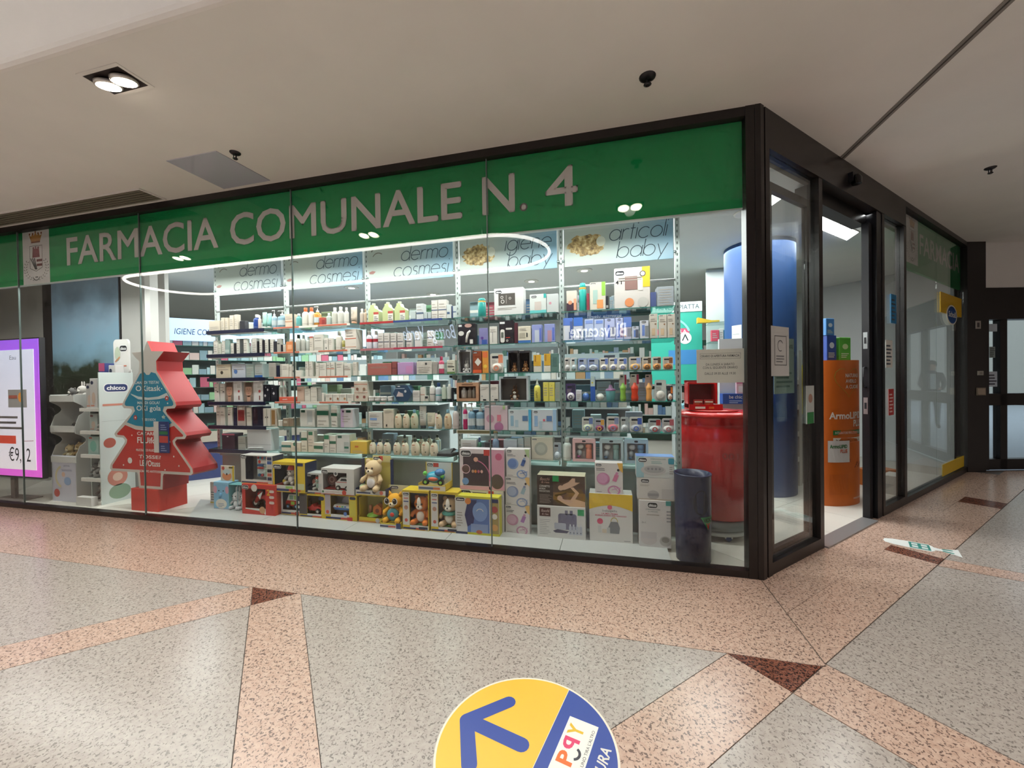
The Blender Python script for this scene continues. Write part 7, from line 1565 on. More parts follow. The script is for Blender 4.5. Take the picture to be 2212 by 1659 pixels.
def d_under(g, w, h, y): oval_logo(g, w * .03, h * .86, w * .26, h * .98, y); g.rect(w * .3, h * .9, w * .62, h * .94, BLACK, y); g.rect(w * .66, h * .86, w * .78, h * .99, M('#c0342c'), y); g.disc(w * .9, h * .86, w * .07, M('#9fc0d4'), y)
carton('mobile_carton', 'white carton standing between the pink carton and the projector carton', -2.35, .335, PLAT, .42, .085, .37, '#d6d0d0', d_under, 'toy box')
def d_dish(c1, c2, corner, sippy):
    def f(g, w, h, y):
        oval_logo(g, w * .04, h * .88, w * .24, h * .955, y); g.lines(w * .05, h * .74, w * .45, h * .84, 2, M('#6a6a70'), y); g.poly([(w * .8, h), (w, h), (w, h * .68), (w * .88, h * .78)], M(corner), y); g.disc(w * .84, h * .77, w * .045, M('#2a2a30'), y - .0006)
        g.disc(w * .30, h * .47, w * .24, M(c1), y - .0004, h * .20, 22); g.disc(w * .27, h * .48, w * .19, M(c2), y - .0007, h * .16, 22)
        g.poly([(w * .62, h * .42), (w * .76, h * .38), (w * .86, h * .60), (w * .72, h * .64)], M(sippy), y - .0006); g.disc(w * .79, h * .66, w * .05, M(c1), y - .0008)
        g.ring(w * .68, h * .1, w * .17, w * .23, M(c1), y - .0005, 22, sz=.8); g.disc(w * .68, h * .1, w * .17, M('#d6d0cc'), y - .0004, h * .12); g.line([(w * .6, h * .12), (w * .92, h * .2)], w * .03, M(c2), y - .0009); g.line([(w * .66, h * .24), (w * .84, h * .06)], w * .03, M(c2), y - .0009); g.lines(w * .05, h * .04, w * .3, h * .07, 1, M('#5a5a60'), y)
    return f
carton('tableware_carton', 'blue dish set carton at the top of the three carton stack', -1.905, .345, .535, .212, .085, .248, '#d8d4d2', d_dish('#8ea6d0', '#6a88c4', '#b4cc98', '#3a5a9c'), 'carton')
carton('tableware_carton', 'grey blue dish set carton in the middle of the three carton stack', -1.915, .345, .283, .222, .085, .250, '#d6d2d0', d_dish('#8494b8', '#a4b0cc', '#e0b878', '#9ab4c0'), 'carton')
carton('tableware_carton', 'pink dish set carton at the bottom of the three carton stack', -1.92, .345, PLAT, .224, .085, .251, '#d8d2d0', d_dish('#c490a8', '#d0a8bc', '#e0b878', '#a878b0'), 'carton')
carton('tableware_carton', 'pink dish set carton standing on the yellow baby gift carton', -1.125, .335, PLAT + .404, .228, .09, .258, '#d8d2d0', d_dish('#c884a8', '#d49cc0', '#e0b050', '#d07a9c'), 'carton')
# brown and white nursery bag cartons
def d_brown(g, w, h, y):
    g.rect(0, 0, w * .34, h, M('#33241c'), y); g.rect(w * .34, 0, w, h, M('#4a3626'), y); g.rect(w * .34, h * .2, w, h * .45, M('#7a5a36'), y - .0003); sk = M('#d2ae94')
    g.text('fiocchi', w * .06, h * .82, h * .10, M('#c8a090'), y - .0005, w * .2, shear=.3).text('di riso', w * .09, h * .73, h * .07, M('#c8a090'), y - .0005, w * .17); g.text('COFANETTO', w * .05, h * .60, h * .065, WHITE, y - .0005, w * .22).text('BORSA', w * .05, h * .52, h * .055, WHITE, y - .0005, w * .13).text('FASCIATOIO', w * .05, h * .44, h * .055, WHITE, y - .0005, w * .22); g.lines(w * .05, h * .08, w * .32, h * .38, 8, M('#a89a90'), y - .0005, .25)
    g.poly([(w * .5, h * .62), (w * .56, h * .72), (w * .66, h * .80), (w * .74, h * .93), (w * .80, h * .93), (w * .80, h * .80), (w * .90, h * .80), (w * .80, h * .70), (w * .70, h * .62), (w * .58, h * .54), (w * .5, h * .54)], sk, y - .0006); g.disc(w * .5, h * .6, w * .055, sk, y - .0007)
    g.poly([(w * .42, h * .22), (w * .48, h * .28), (w * .58, h * .22), (w * .70, h * .22), (w * .80, h * .45), (w * .70, h * .62), (w * .76, h * .64), (w * .88, h * .46), (w * .80, h * .25), (w, h * .18), (w, 0), (w * .7, h * .0), (w * .55, h * .1)], sk, y - .0006); g.disc(w * .48, h * .26, w * .055, sk, y - .0007); g.poly([(w * .36, h * .36), (w * .62, h * .46), (w * .62, h * .42), (w * .40, h * .3)], M('#2c1e16'), y - .0005)
    g.rect(w * .33, h * .80, w * .46, h * .99, M('#2fa05a'), y - .001)
o = carton('nursery_carton', 'dark brown baby changing bag carton with a mother and child picture', -1.62, .315, PLAT + .278, .412, .16, .262, '#c6c0a4', d_brown, 'carton')
def d_white(g, w, h, y):
    g.rect(w * .05, h * .66, w * .28, h * .93, M('#4a231c'), y - .0003); g.text('fiocchi', w * .08, h * .79, h * .09, M('#d8c0b8'), y - .0006, w * .17, shear=.3).text('di riso', w * .1, h * .70, h * .06, M('#d8c0b8'), y - .0006, w * .14); g.rect(w * .84, h * .74, w * .97, h * .93, M('#2f9a5a'), y - .0003); g.lines(w * .05, h * .1, w * .28, h * .6, 9, M('#9a9a9c'), y, .25)
    bg = M('#77748a'); g.rrect(w * .44, h * .28, w * .82, h * .78, bg, y - .0004, h * .08); g.rect(w * .58, h * .74, w * .64, h * .88, bg, y - .0004); g.rect(w * .68, h * .74, w * .74, h * .88, bg, y - .0004); g.rrect(w * .36, h * .28, w * .60, h * .48, M('#b4b6c4'), y - .0008, h * .03); g.poly([(w * .33, h * .22), (w * .42, h * .28), (w * .66, h * .24), (w * .62, h * .17), (w * .38, h * .17)], M('#5a586c'), y - .0006)
    for x in (.66, .73, .80, .87): g.rrect(w * x, h * .14, w * (x + .06), h * .40, M('#b9bcc8'), y - .001, h * .02); g.rect(w * (x + .015), h * .4, w * (x + .04), h * .46, M('#d0d2d8'), y - .001); g.disc(w * (x + .03), h * .2, w * .01, BLACK, y - .0014, n=8)
carton('nursery_carton', 'white baby changing bag carton under the brown one', -1.622, .312, PLAT, .416, .17, .277, '#d6d4d0', d_white, 'carton')
def d_gella(g, w, h, y):
    g.poly([(0, h * .66)] + [(w * t / 10, h * (.66 + .10 * math.sin(PI * t / 10))) for t in range(11)] + [(w, h), (0, h)], M('#e0bb22'), y); g.disc(w * .48, h * .72, w * .055, M('#d8607a'), y - .0006); g.text('babygella', w * .48, h * .615, h * .055, M('#8a8a8e'), y - .0006, w * .34, 'c'); g.text('LA MIA PRIMA', w * .48, h * .57, h * .03, M('#c8506a'), y - .0006, w * .38, 'c', .02).text('BORSA-ZAINO DA VIAGGIO', w * .5, h * .53, h * .03, M('#c8506a'), y - .0006, w * .72, 'c', .02); g.disc(w * .25, h * .42, w * .07, M('#d0506c'), y - .0006)
    g.poly([(w * .46, h * .18), (w * .69, h * .18), (w * .71, h * .3), (w * .66, h * .42), (w * .5, h * .42), (w * .44, h * .3)], M('#7d7f80'), y - .0006); g.ring(w * .58, h * .42, w * .07, w * .085, M('#b8a44a'), y - .0005, 12, 0, 180, 1.3); g.rect(w * .2, h * .18, w * .28, h * .33, M('#c9c9c4'), y - .0006); g.rect(w * .3, h * .18, w * .40, h * .26, M('#d0c0a8'), y - .0006); g.rect(w * .41, h * .18, w * .48, h * .3, M('#bdbdb8'), y - .0007); g.lines(w * .8, h * .03, w * .95, h * .05, 1, M('#5a5a5c'), y)
carton('baby_gift_carton', 'white and yellow baby travel backpack gift carton', -1.175, .325, PLAT, .352, .15, .402, '#d8d4ce', d_gella, 'carton')
def d_st1(g, w, h, y): g.rect(0, 0, w * .2, h, M('#9cc4d0'), y); oval_logo(g, w * .06, h * .74, w * .28, h * .93, y - .0006); g.text('STERILIZZATORE', w * .58, h * .86, h * .06, M('#4a7a7c'), y, w * .4, 'c').lines(w * .40, h * .68, w * .76, h * .82, 2, M('#8ab0ac'), y); g.rrect(w * .84, h * .66, w * .99, h * .95, M('#2f94ac'), y - .0004, h * .06); g.disc(w * .45, h * .36, w * .33, M('#c6c4c4'), y - .0003, h * .24, 24); g.disc(w * .47, h * .40, w * .26, M('#aeaeb0'), y - .0006, h * .17, 24); [g.disc(w * (.32 + .1 * k), h * .42, w * .03, M('#8a8a90'), y - .0009) for k in range(4)]; g.lines(w * .87, h * .2, w * .97, h * .6, 4, PRINTG, y)
o = carton('steriliser_carton', 'white steriliser carton with a blue top, highest by the blue bin', -.792, .295, .592, .292, .13, .170, '#d2d6d4', d_st1, 'carton')
G().rect(0, 0, .292, .13, M('#6a86c4'), 0).build('blue_lid_print', o).matrix_local = Matrix.Translation((0, 0, .1712)) @ Matrix.Rotation(-PI / 2, 4, 'X')
def d_st2(g, w, h, y): oval_logo(g, w * .1, h * .78, w * .32, h * .93, y); g.lines(w * .08, h * .62, w * .4, h * .7, 2, PRINTG, y); g.disc(w * .43, h * .24, w * .16, M('#b4b0b0'), y, h * .2); g.rect(w * .29, h * .18, w * .57, h * .3, M('#9c9a9c'), y - .0005); g.rect(w * .66, h * .06, w * .99, h * .52, M('#c6c2c0'), y); g.rect(w * .0, 0, w, h * .06, M('#c4b8a8'), y)
carton('steriliser_carton', 'white steriliser carton in the middle of the stack by the blue bin', -.785, .295, .410, .284, .13, .180, '#d4d0cc', d_st2, 'carton')
def d_st3(g, w, h, y): oval_logo(g, w * .28, h * .84, w * .58, h * .95, y); g.text('STERILIZZATORE', w * .44, h * .79, h * .026, M('#5a7a7c'), y, w * .46, 'c').text('A VAPORE', w * .44, h * .745, h * .026, M('#5a7a7c'), y, w * .3, 'c').lines(w * .24, h * .68, w * .66, h * .72, 1, PRINTG, y); g.rect(w * .84, h * .9, w, h, M('#4a9a94'), y); [g.rect(w * .86, h * (.55 + .07 * k), w * .99, h * (.58 + .07 * k), M('#9a9a9c'), y) for k in range(4)]; g.text('3in1', w * .08, h * .5, h * .04, M('#8a8a8c'), y); g.disc(w * .3, h * .16, w * .26, M('#cfc6c4'), y, h * .12); g.rect(w * .05, h * .18, w * .55, h * .32, M('#c9c4c4'), y - .0004); g.disc(w * .82, h * .14, w * .18, M('#b9b4b0'), y, h * .11); g.disc(w * .82, h * .17, w * .12, M('#94908a'), y - .0005, h * .06)
carton('steriliser_carton', 'tall white steamer steriliser carton at the bottom beside the blue bin', -.775, .29, PLAT, .245, .16, .379, '#d6d2d0', d_st3, 'carton')

# ================================================================ the shop behind the window
# ---- blue column with notices
struct(G().lathe([(.38, 0), (.38, 3.0)], .82, 2.42, M('#244a82', .5), 40).build('column'))
def colnotice(label, a0, z0, z1, wdeg, cl='#cfd4d2'):
    o = empty('column_notice', (.82, 2.42, z0)); tag(o, label, 'notice')
    g = G(); n = 6; vs_ = []; fs = []
    for i in range(n + 1):
        a = math.radians(a0 + wdeg * i / n); vs_ += [(.383 * math.sin(a), -.383 * math.cos(a), 0), (.383 * math.sin(a), -.383 * math.cos(a), z1 - z0)]
        if i: fs.append((2 * i - 2, 2 * i, 2 * i + 1, 2 * i - 1))
    g.add(vs_, fs, M(cl, .5)); g.build('sheet', o)
    g = G()
    for k in range(7):
        zz = .04 + (z1 - z0 - .08) * k / 7
        a, c = math.radians(a0 + 2), math.radians(a0 + wdeg * .8)
        m_ = (a + c) / 2; g.add([(.3845 * math.sin(t), -.3845 * math.cos(t), zz + q) for t, q in ((a, 0), (m_, 0), (c, 0), (c, .006), (m_, .006), (a, .006))], [(0, 1, 4, 5), (1, 2, 3, 4)], M('#8a9494'))
    g.build('printed_lines', o)
colnotice('long white notice lowest on the blue column', -66, 1.45, 2.02, 20)
colnotice('white sheet high on the blue column nearest the corner post', -42, 1.98, 2.25, 18)
colnotice('middle white sheet on the blue column above the hours notice', -36, 1.50, 1.95, 20)
# ---- ceiling lights of the shop
LW = M('#fbfff8', .4, 0, 9.0)
for i, (x, y, nm) in enumerate(((.33, 1.24, 'round downlight in the shop ceiling nearest the corner post'), (-1.33, 2.83, 'round downlight seen beneath the articoli baby sign'), (-2.2, 3.22, 'round downlight seen beneath the igiene baby sign'), (-4.12, 3.62, 'round downlight seen beneath the third dermo cosmesi sign'), (-5.2, 2.75, 'round downlight seen beneath the second dermo cosmesi sign'), (-.4, 4.3, 'round downlight deep in the shop beyond the glass shelves'), (-3.2, 4.8, 'round downlight far back over the counter'))):
    r = tag(empty('downlight', (x, y, 3.0)), nm, 'ceiling light', 'shop downlights')
    G().lathe([(.10, -.012), (.115, -.010), (.118, 0), (.10, 0)], 0, 0, WHITE, 24).build('trim_ring', r)
    G().lathe([(.0, -.0125), (.098, -.0115), (.098, -.002)], 0, 0, LW, 24).build('diffuser', r)
for pts, nm in ((((1.06, 1.50), (1.72, 2.14), (1.74, 2.40), (1.24, 1.90)), 'bright twin fluorescent panel seen through the open door'), (((.20, .62), (.52, .95), (.49, 1.09), (.2, .80)), 'bright fluorescent panel seen through the fixed glass')):
    cx_ = sum(p[0] for p in pts) / 4; cy_ = sum(p[1] for p in pts) / 4
    r = tag(empty('ceiling_panel_light', (cx_, cy_, 3.0)), nm, 'ceiling light')
    q = [(p[0] - cx_, p[1] - cy_) for p in pts]; m0 = ((q[0][0] + q[1][0]) / 2, (q[0][1] + q[1][1]) / 2); m1 = ((q[2][0] + q[3][0]) / 2, (q[2][1] + q[3][1]) / 2)
    G().slab([(p[0] * 1.06, p[1] * 1.06) for p in q], -.008, -.001, M('#8f9290', .4)).build('housing', r)
    G().slab([q[0], (m0[0] * .97 + q[0][0] * .03, m0[1] * .97 + q[0][1] * .03), (m1[0] * .97 + q[3][0] * .03, m1[1] * .97 + q[3][1] * .03), q[3]], -.014, -.008, LW).build('diffuser', r)
    G().slab([(m0[0] * .97 + q[1][0] * .03, m0[1] * .97 + q[1][1] * .03), q[1], q[2], (m1[0] * .97 + q[2][0] * .03, m1[1] * .97 + q[2][1] * .03)], -.014, -.008, LW).build('diffuser', r)
# ---- orange curved totem in the doorway
r = tag(empty('orange_totem', (1.45, 2.0, 0)), 'tall orange curved cardboard totem standing inside the doorway', 'display')
TO = Matrix.Translation((1.40, 2.06, 0)) @ Matrix.Rotation(math.radians(30), 4, 'Z')
n = 18; RO = .33
def oarc(R, z0, z1, a0, a1, mat, n=18):
    vs_ = []; fs = []
    for i in range(n + 1):
        a = math.radians(a0 + (a1 - a0) * i / n); vs_ += [(R * math.sin(a), -R * .62 * math.cos(a), z0), (R * math.sin(a), -R * .62 * math.cos(a), z1)]
        if i: fs.append((2 * i - 2, 2 * i, 2 * i + 1, 2 * i - 1))
    return vs_, fs
ORA = M('#d2691e', .45)
g = G(TO); v_, f_ = oarc(RO, 0, 1.56, -90, 90, ORA); g.add(v_, f_, ORA, True); g.box(-RO, -.002, 0, RO, .004, 1.56, M('#b9561a', .5)); g.add([(RO * math.sin(math.radians(-90 + 10 * i)), -RO * .62 * math.cos(math.radians(-90 + 10 * i)), 1.56) for i in range(19)], [tuple(range(19))], ORA); kid(g, 'curved_sheet', r)
def curved(g, pts_list, mat, dz=0.0, R=RO + .002):
    """flat artwork (u metres along the curve, z) bent onto the totem"""
    for poly in pts_list: g.add([(R * math.sin(p[0] / R * 1.05), -R * .62 * math.cos(p[0] / R * 1.05) - .001, p[1]) for p in poly], [tuple(range(len(poly)))], mat)
def ctext(g, s, u, z, h, w, mat, bold=.0, R=RO + .0025):
    vs_, fs, a = glyphs(s, bold); g.add([(R * math.sin((u + p[0] * w) / R * 1.05), -R * .62 * math.cos((u + p[0] * w) / R * 1.05) - .001, z + p[1] * h) for p in vs_], fs, mat)
g = G(TO); wt = M('#f2e8dc', .5)
for s, z in (('NATURALE', 1.375), ('AVERLO', 1.315), ('A CUORE', 1.255)): ctext(g, s, -.06, z, .04, .20 if s != 'AVERLO' else .16, wt, .02)
kid(g, 'slogan', r)
g = G(TO); ctext(g, 'ArmoLIPID', -.24, .93, .075, .44, wt, .03); ctext(g, 'PLUS', .045, .845, .075, .17, wt, .03); kid(g, 'product_name', r)
g = G(TO); curved(g, [[(-.2 + .04 * i, .76) for i in range(11)] + [(.2 - .04 * i, .81) for i in range(11)]], M('#2f7a3c')); curved(g, [[(-.2 + .04 * i, .68) for i in range(11)] + [(.2 - .04 * i, .73) for i in range(11)]], M('#e4dccc')); ctext(g, 'INTEGRATORE PER IL COLESTEROLO', -.18, .772, .025, .36, wt, 0, RO + .004); ctext(g, 'la mia scelta in Farmacia', -.17, .69, .028, .34, M('#7a4a20'), 0, RO + .004); kid(g, 'printed_bands', r)
g = G(TO); curved(g, [[(-.24 + .03 * i, .12) for i in range(8)] + [(-.03 - .03 * i, .34) for i in range(8)]], M('#c96420')); ctext(g, 'ArmoLIPID PLUS', -.2, .47, .03, .2, M('#8a3a14')); ctext(g, 'meda pharma', .04, .06, .03, .16, wt)
for i in range(9): curved(g, [[(.06 + .02 * i, .40 + .02 * (i % 3)), (.085 + .02 * i, .41 + .02 * (i % 3)), (.075 + .02 * i, .425 + .02 * (i % 3))]], M('#6a2416'))
kid(g, 'small_print', r)
g = G(TO); ht = []
for i in range(25): t = 2 * PI * i / 24; ht.append((-.02 + .011 * 16 * math.sin(t) ** 3 * .95, 1.34 + .011 * (13 * math.cos(t) - 5 * math.cos(2 * t) - 2 * math.cos(3 * t) - math.cos(4 * t))))
for a, c in zip(ht, ht[1:]): curved(g, [[(a[0], a[1]), (c[0], c[1]), (c[0] * .97, 1.335 + (c[1] - 1.335) * .97), (a[0] * .97, 1.335 + (a[1] - 1.335) * .97)]], M('#a9a03a'), 0, RO + .0035)
kid(g, 'heart_outline', r)
r = tag(empty('product_card', (1.3, 1.9, .5)), 'white product carton picture card fixed on the orange totem', 'card')
g = G(TO); curved(g, [[(-.26 + .04 * i, .47) for i in range(7)] + [(-.02 - .04 * i, .70) for i in range(7)]], M('#dcd8d2'), 0, RO + .008); kid(g, 'card', r)
g = G(TO); ctext(g, 'ArmoLIPID', -.24, .62, .04, .19, M('#3f7a44'), .03, RO + .010); ctext(g, 'PLUS', -.13, .57, .04, .08, M('#d2603a'), .03, RO + .010); kid(g, 'lettering', r)
for nm, dx, w, h, cl, lab in (('gel_pack', .06, .17, .25, '#58b03a', 'green pouch pack on top of the orange totem'), ('blue_carton', -.14, .14, .27, '#2b4a9a', 'blue carton on top of the orange totem'), ('blue_carton', -.16, .12, .18, '#4a86c0', 'light blue carton stacked on the blue carton above the totem')):
    p = TO @ Vector((dx, -.12, 1.561 + (.271 if 'stacked' in lab else 0)))
    o = G().bbox(-w / 2, 0, 0, w / 2, .08, h, M(cl, .4)).build(nm, None, p, math.radians(30)); tag(o, lab, 'carton')
    g = G(); g.disc(0, h * .6, w * .25, M('#d8e4e8' if nm != 'gel_pack' else '#c8e0a0'), -.0008, h * .12).lines(-w * .35, h * .12, w * .35, h * .35, 3, M('#cfe0c8'), -.0008); g.build('printed_front', o)

# ---- white floor rack beyond the door, seen through the fixed glass; yellow cartons next to it
r = tag(empty('bottle_rack', sd(2.5, 1.0) + (0,)), 'white floor rack of small bottles seen through the fixed glass', 'rack')
TK = TR @ Matrix.Translation((2.15, .92, 0))
kid(G(TK).box(.66, .0, 0, .74, .3, 1.72, M('#c9cac4', .4)), 'side_post', r); kid(G(TK).box(-.06, .28, .2, .66, .3, 1.72, M('#a9ada8', .5)), 'back_panel', r); kid(G(TK).box(-.1, .0, 0, -.06, .3, 1.72, M('#c9cac4', .4)), 'side_post', r)
RZ = (.36, .68, 1.02, 1.34)
for z in RZ:
    kid(G(TK).box(-.06, .02, z - .02, .66, .28, z, M('#d0d0ca', .4)), 'shelf', r); kid(G(TK).box(-.06, .0, z - .05, .66, .02, z + .012, M('#dcdcd6', .4)), 'shelf_lip', r)
for zi, z in enumerate(RZ):
    for i in range(4):
        o = G().lathe([(.045, 0), (.048, .003), (.048, .10), (.03, .12)], 0, 0, M('#d2d2ce', .3), 12).build('small_bottle', None, TK @ Vector((.05 + .15 * i, .10, z + .0005)))
        G().lathe([(.03, .1195), (.032, .121), (.032, .155), (.028, .158)], 0, 0, M('#3a4a5a' if zi > 1 else '#d8d8d4', .4), 10).build('cap', o); G().lathe([(.0485, .02), (.0485, .08)], 0, 0, M('#b9c4cc', .4), 12).build('label', o)
        tag(o, 'small white bottle, %s on %s shelf of the rack behind the fixed glass' % (ORD[i], ('lowest', 'second', 'third', 'top')[zi]), 'bottle', 'small bottles on the white rack')
YB = M('#e3d21c', .4)
for k in range(3):
    p = TR @ Vector((3.0, .95, .90 + .215 * k)); o = G().bbox(0, 0, 0, .27, .16, .21, YB).build('yellow_carton', None, p, E45)
    G().rect(.03, .03, .10, .17, M('#f0ec8a'), -.001).rect(.14, .02, .16, .19, M('#3a3a20'), -.001).build('printed_front', o)
    tag(o, 'bright yellow carton, %s from the bottom of the stack beyond the doorway' % ORD[k], 'carton', 'yellow cartons by the door')
tag(G(TR).box(2.98, .94, 0, 3.30, 1.12, .899, M('#8f928c', .5)).build('plinth'), 'grey plinth carrying the yellow cartons beyond the doorway', 'plinth')

# ---- deep shop: wall shelving, counter, posters
def wall_unit(name, label, x0, x1, y0, y1, zs, col, back, par_rot=None):
    r = tag(empty(name, ((x0 + x1) / 2, (y0 + y1) / 2, 0)), label, 'shelf unit')
    T = par_rot
    kid(G(T).box(x0, y1 - .02, 0, x1, y1, zs[-1] + .35, M(back, .5)), 'back_panel', r)
    for x in (x0, x1): kid(G(T).box(x - .012, y0, 0, x + .012, y1, zs[-1] + .35, M(col, .4)), 'side_panel', r)
    for z in zs: kid(G(T).box(x0, y0, z - .016, x1, y1 - .02, z, M(col, .35)), 'shelf', r)
    return r
rs = random.Random(5)
PALE = ['#cfd0cc', '#c2c8c6', '#d6d2ca', '#b9c4c2', '#a9b8b8', '#d0c8bc', '#8fb0a8', '#c9a8a0', '#7f94a8', '#3f6a5c', '#b08a60', '#5a7aa0', '#d8d8d4', '#c4ccc8']
fill = G()
def fill_row(x0, x1, y, z, hmax, T=None, dens=.9, pal=PALE):
    x = x0
    while x < x1 - .05:
        w = rs.uniform(.04, .12); h = rs.uniform(.45, .9) * hmax
        if rs.random() < dens:
            g = G(T); g.box(x, y, z, min(x1, x + w - .006), y + rs.uniform(.07, .12), z + h, M(rs.choice(pal), .45)); fill.v += [] if False else []
            n0 = len(fill.v); fill.v += g.v; fill.f += [tuple(i + n0 for i in f) for f in g.f]; fill.m += g.m; fill.s += g.s
        x += w
ZS = [.25, .60, .93, 1.24, 1.55, 1.86]
wall_unit('wall_shelving', 'green backed wall shelving of medicines at the far end of the shop', -1.9, 1.2, 5.9, 6.3, ZS, '#b9c2be', '#3f6a5a')
wall_unit('wall_shelving', 'grey wall shelving of remedies far behind the middle shelves', -6.2, -2.1, 5.9, 6.3, ZS, '#c4c8c6', '#8a9496')
for z in ZS:
    fill_row(-1.85, 1.15, 5.95, z + .0005, .27); fill_row(-6.1, -2.2, 5.95, z + .0005, .27)
# side shelving of the left wall, running back into the shop under a lit header
TI = Matrix.Translation((-7.12, 1.15, 0)) @ Matrix.Rotation(math.radians(47), 4, 'Z')
r = tag(empty('side_shelving', (-6.9, 1.2, 0)), 'glass shelving with a lit hygiene header behind the cardboard tree', 'shelf unit')
kid(G(TI).box(0, .30, 0, 3.2, .32, 2.30, M('#5f6a6c', .5)), 'back_panel', r)
kid(G(TI).box(-.02, .0, 0, .0, .32, 2.02, M('#9aa4a4', .4)), 'side_panel', r)
for z in (.98, 1.17, 1.36, 1.55, 1.76, 1.97): kid(G(TI).box(0, .0, z - .008, 3.2, .30, z, SHELFGLASS), 'glass_shelf', r)
for z in (.98, 1.17, 1.36, 1.55, 1.76, 1.97): kid(G(TI).box(0, -.003, z - .008, 3.2, .0, z, SHELFEDGE), 'shelf_edge', r)
kid(G(TI).box(0, .0, .0, 3.2, .30, .55, M('#2b3f78', .5)), 'blue_base', r); kid(G(TI).box(-.0, -.03, .55, 3.2, .30, .70, M('#b5b0a4', .5)), 'base_shelf', r)
r2 = tag(empty('lit_header', (-6.9, 1.3, 2.1)), 'glowing pale blue header sign reading IGIENE CORPO', 'sign')
kid(G(TI).box(.0, .02, 2.04, 3.1, .06, 2.36, M('#a9c8ea', .4, 0, .9)), 'light_box', r2); kid(G(TI).text('IGIENE CORPO', .13, 2.13, .085, M('#22346e'), .0185, .52, shear=.1), 'lettering', r2)
for z in (.98, 1.17, 1.36, 1.55, 1.76, 1.97): fill_row(.05, 3.1, .08, z + .0005, .17, TI, .92, ['#c9c4be', '#d0ccc8', '#a9bcb8', '#c8b0ac', '#9ab4bc', '#7a94a0', '#c4c8c4', '#b85a72', '#8cb48c'])
fill_row(.05, 3.1, .02, .7005, .16, TI, .8)
# counter and gondola in the middle of the shop
r = tag(empty('pharmacy_counter', (-2.4, 3.6, 0)), 'long pale counter in the middle of the shop behind the glass shelves', 'counter')
kid(G().box(-4.2, 3.3, 0, -.9, 3.9, .95, M('#cfd4d2', .4)), 'counter_body', r); kid(G().box(-4.25, 3.25, .95, -.85, 3.95, .99, M('#e0e4e2', .3)), 'counter_top', r)
for i in range(4): kid(G().box(-4.15 + i * .82, 3.285, .08, -3.37 + i * .82, 3.30, .88, M('#b9c4c6', .4)), 'front_panel', r)
fill_row(-4.1, -1.0, 3.35, .9905, .24, None, .55)
r = tag(empty('middle_gondola', (-5.2, 2.2, 0)), 'grey display gondola behind the leftmost glass shelves', 'shelf unit')
kid(G().box(-5.6, 2.35, 0, -3.3, 2.38, 1.75, M('#7f8a8c', .5)), 'back_panel', r)
for z in (.35, .72, 1.08, 1.42):
    kid(G().box(-5.6, 1.95, z - .014, -3.3, 2.35, z, M('#b4bcbc', .35)), 'shelf', r); fill_row(-5.55, -3.35, 2.05, z + .0005, .28, None, .85)
r = tag(empty('middle_gondola', (-1.6, 2.0, 0)), 'grey display gondola behind the baby goods shelves', 'shelf unit')
kid(G().box(-2.7, 2.0, 0, -.75, 2.03, 1.72, M('#8a9698', .5)), 'back_panel', r)
for z in (.35, .72, 1.06, 1.40):
    kid(G().box(-2.7, 1.6, z - .014, -.75, 2.0, z, M('#b4bcbc', .35)), 'shelf', r); fill_row(-2.65, -.8, 1.7, z + .0005, .27, None, .8)
fo = fill.build('distant_products'); tag(fo, 'hundreds of small medicine and cosmetic packs on the shelves deep inside the shop', 'products', kind='stuff')
# teal poster stand and corner shelves by the blue column
r = tag(empty('teal_poster_stand', (.0, 3.4, 0)), 'teal slimming poster stand seen past the articoli baby shelves', 'poster')
kid(G().box(-.35, 3.40, 1.3, .38, 3.43, 2.55, M('#2fa08c', .4)), 'poster_board', r); kid(G().box(-.35, 3.39, 2.40, .38, 3.40, 2.55, M('#d2d8d4', .4)), 'white_cap', r)
g = G().text('PANCIA PIATTA', -.28, 2.44, .07, M('#2a4a54'), 3.388, .62); g.rect(-.3, 2.06, .2, 2.15, M('#c04a6a'), 3.398); g.text('ANALA', -.1, 2.08, .05, WHITE, 3.396, .26); g.disc(.14, 2.0, .09, M('#e4ece8'), 3.395); g.line([(.10, 1.96), (.14, 2.05), (.18, 1.96)], .016, M('#1a2a30'), 3.394); g.ring(-.1, 2.0, .3, .33, M('#7fc8bc'), 3.397, 16, 20, 120); g.rect(-.1, 1.6, .32, 1.82, M('#3a7ab0'), 3.398); kid(g, 'printed_front', r)
kid(G().box(-.05, 3.43, 0, .09, 3.5, 1.4, M('#9aa0a0', .4)), 'support_post', r)
r = tag(empty('glass_corner_shelf', (.5, 3.0, 0)), 'corner glass shelves beside the blue column', 'shelf unit')
for z in (1.90, 2.17): kid(G().slab([(.40, 2.95), (.95, 2.85), (.95, 3.3), (.40, 3.3)], z - .01, z, SHELFGLASS), 'glass_shelf', r)
kid(G().box(.42, 3.3, 0, 1.1, 3.33, 2.98, M('#b9c0be', .5)), 'back_panel', r)
tag(G().prism([(.24, 2.172), (.52, 2.172), (.52, 2.20), (.42, 2.20), (.24, 2.25)], 3.0, 3.1, M('#c9a92a', .4)).build('yellow_wedge'), 'yellow wedge shaped display card on the corner glass shelf', 'display card')
for k, (x, w, h, c, lab) in enumerate(((.41, .10, .16, '#c04a5a', 'red and white carton on the corner glass shelf'), (.52, .05, .18, '#d0ccc4', 'slim white carton on the corner glass shelf'), (.58, .05, .16, '#3f8ab0', 'blue slim carton on the corner glass shelf'), (.64, .06, .15, '#c9c8c0', 'ivory carton on the corner glass shelf'))):
    carton('carton', lab, x, 2.99 + .02 * k, 1.9005, w, .05, h, c, lambda g, w, h, y: g.lines(w * .15, h * .3, w * .85, h * .8, 3, PRINTG, y))
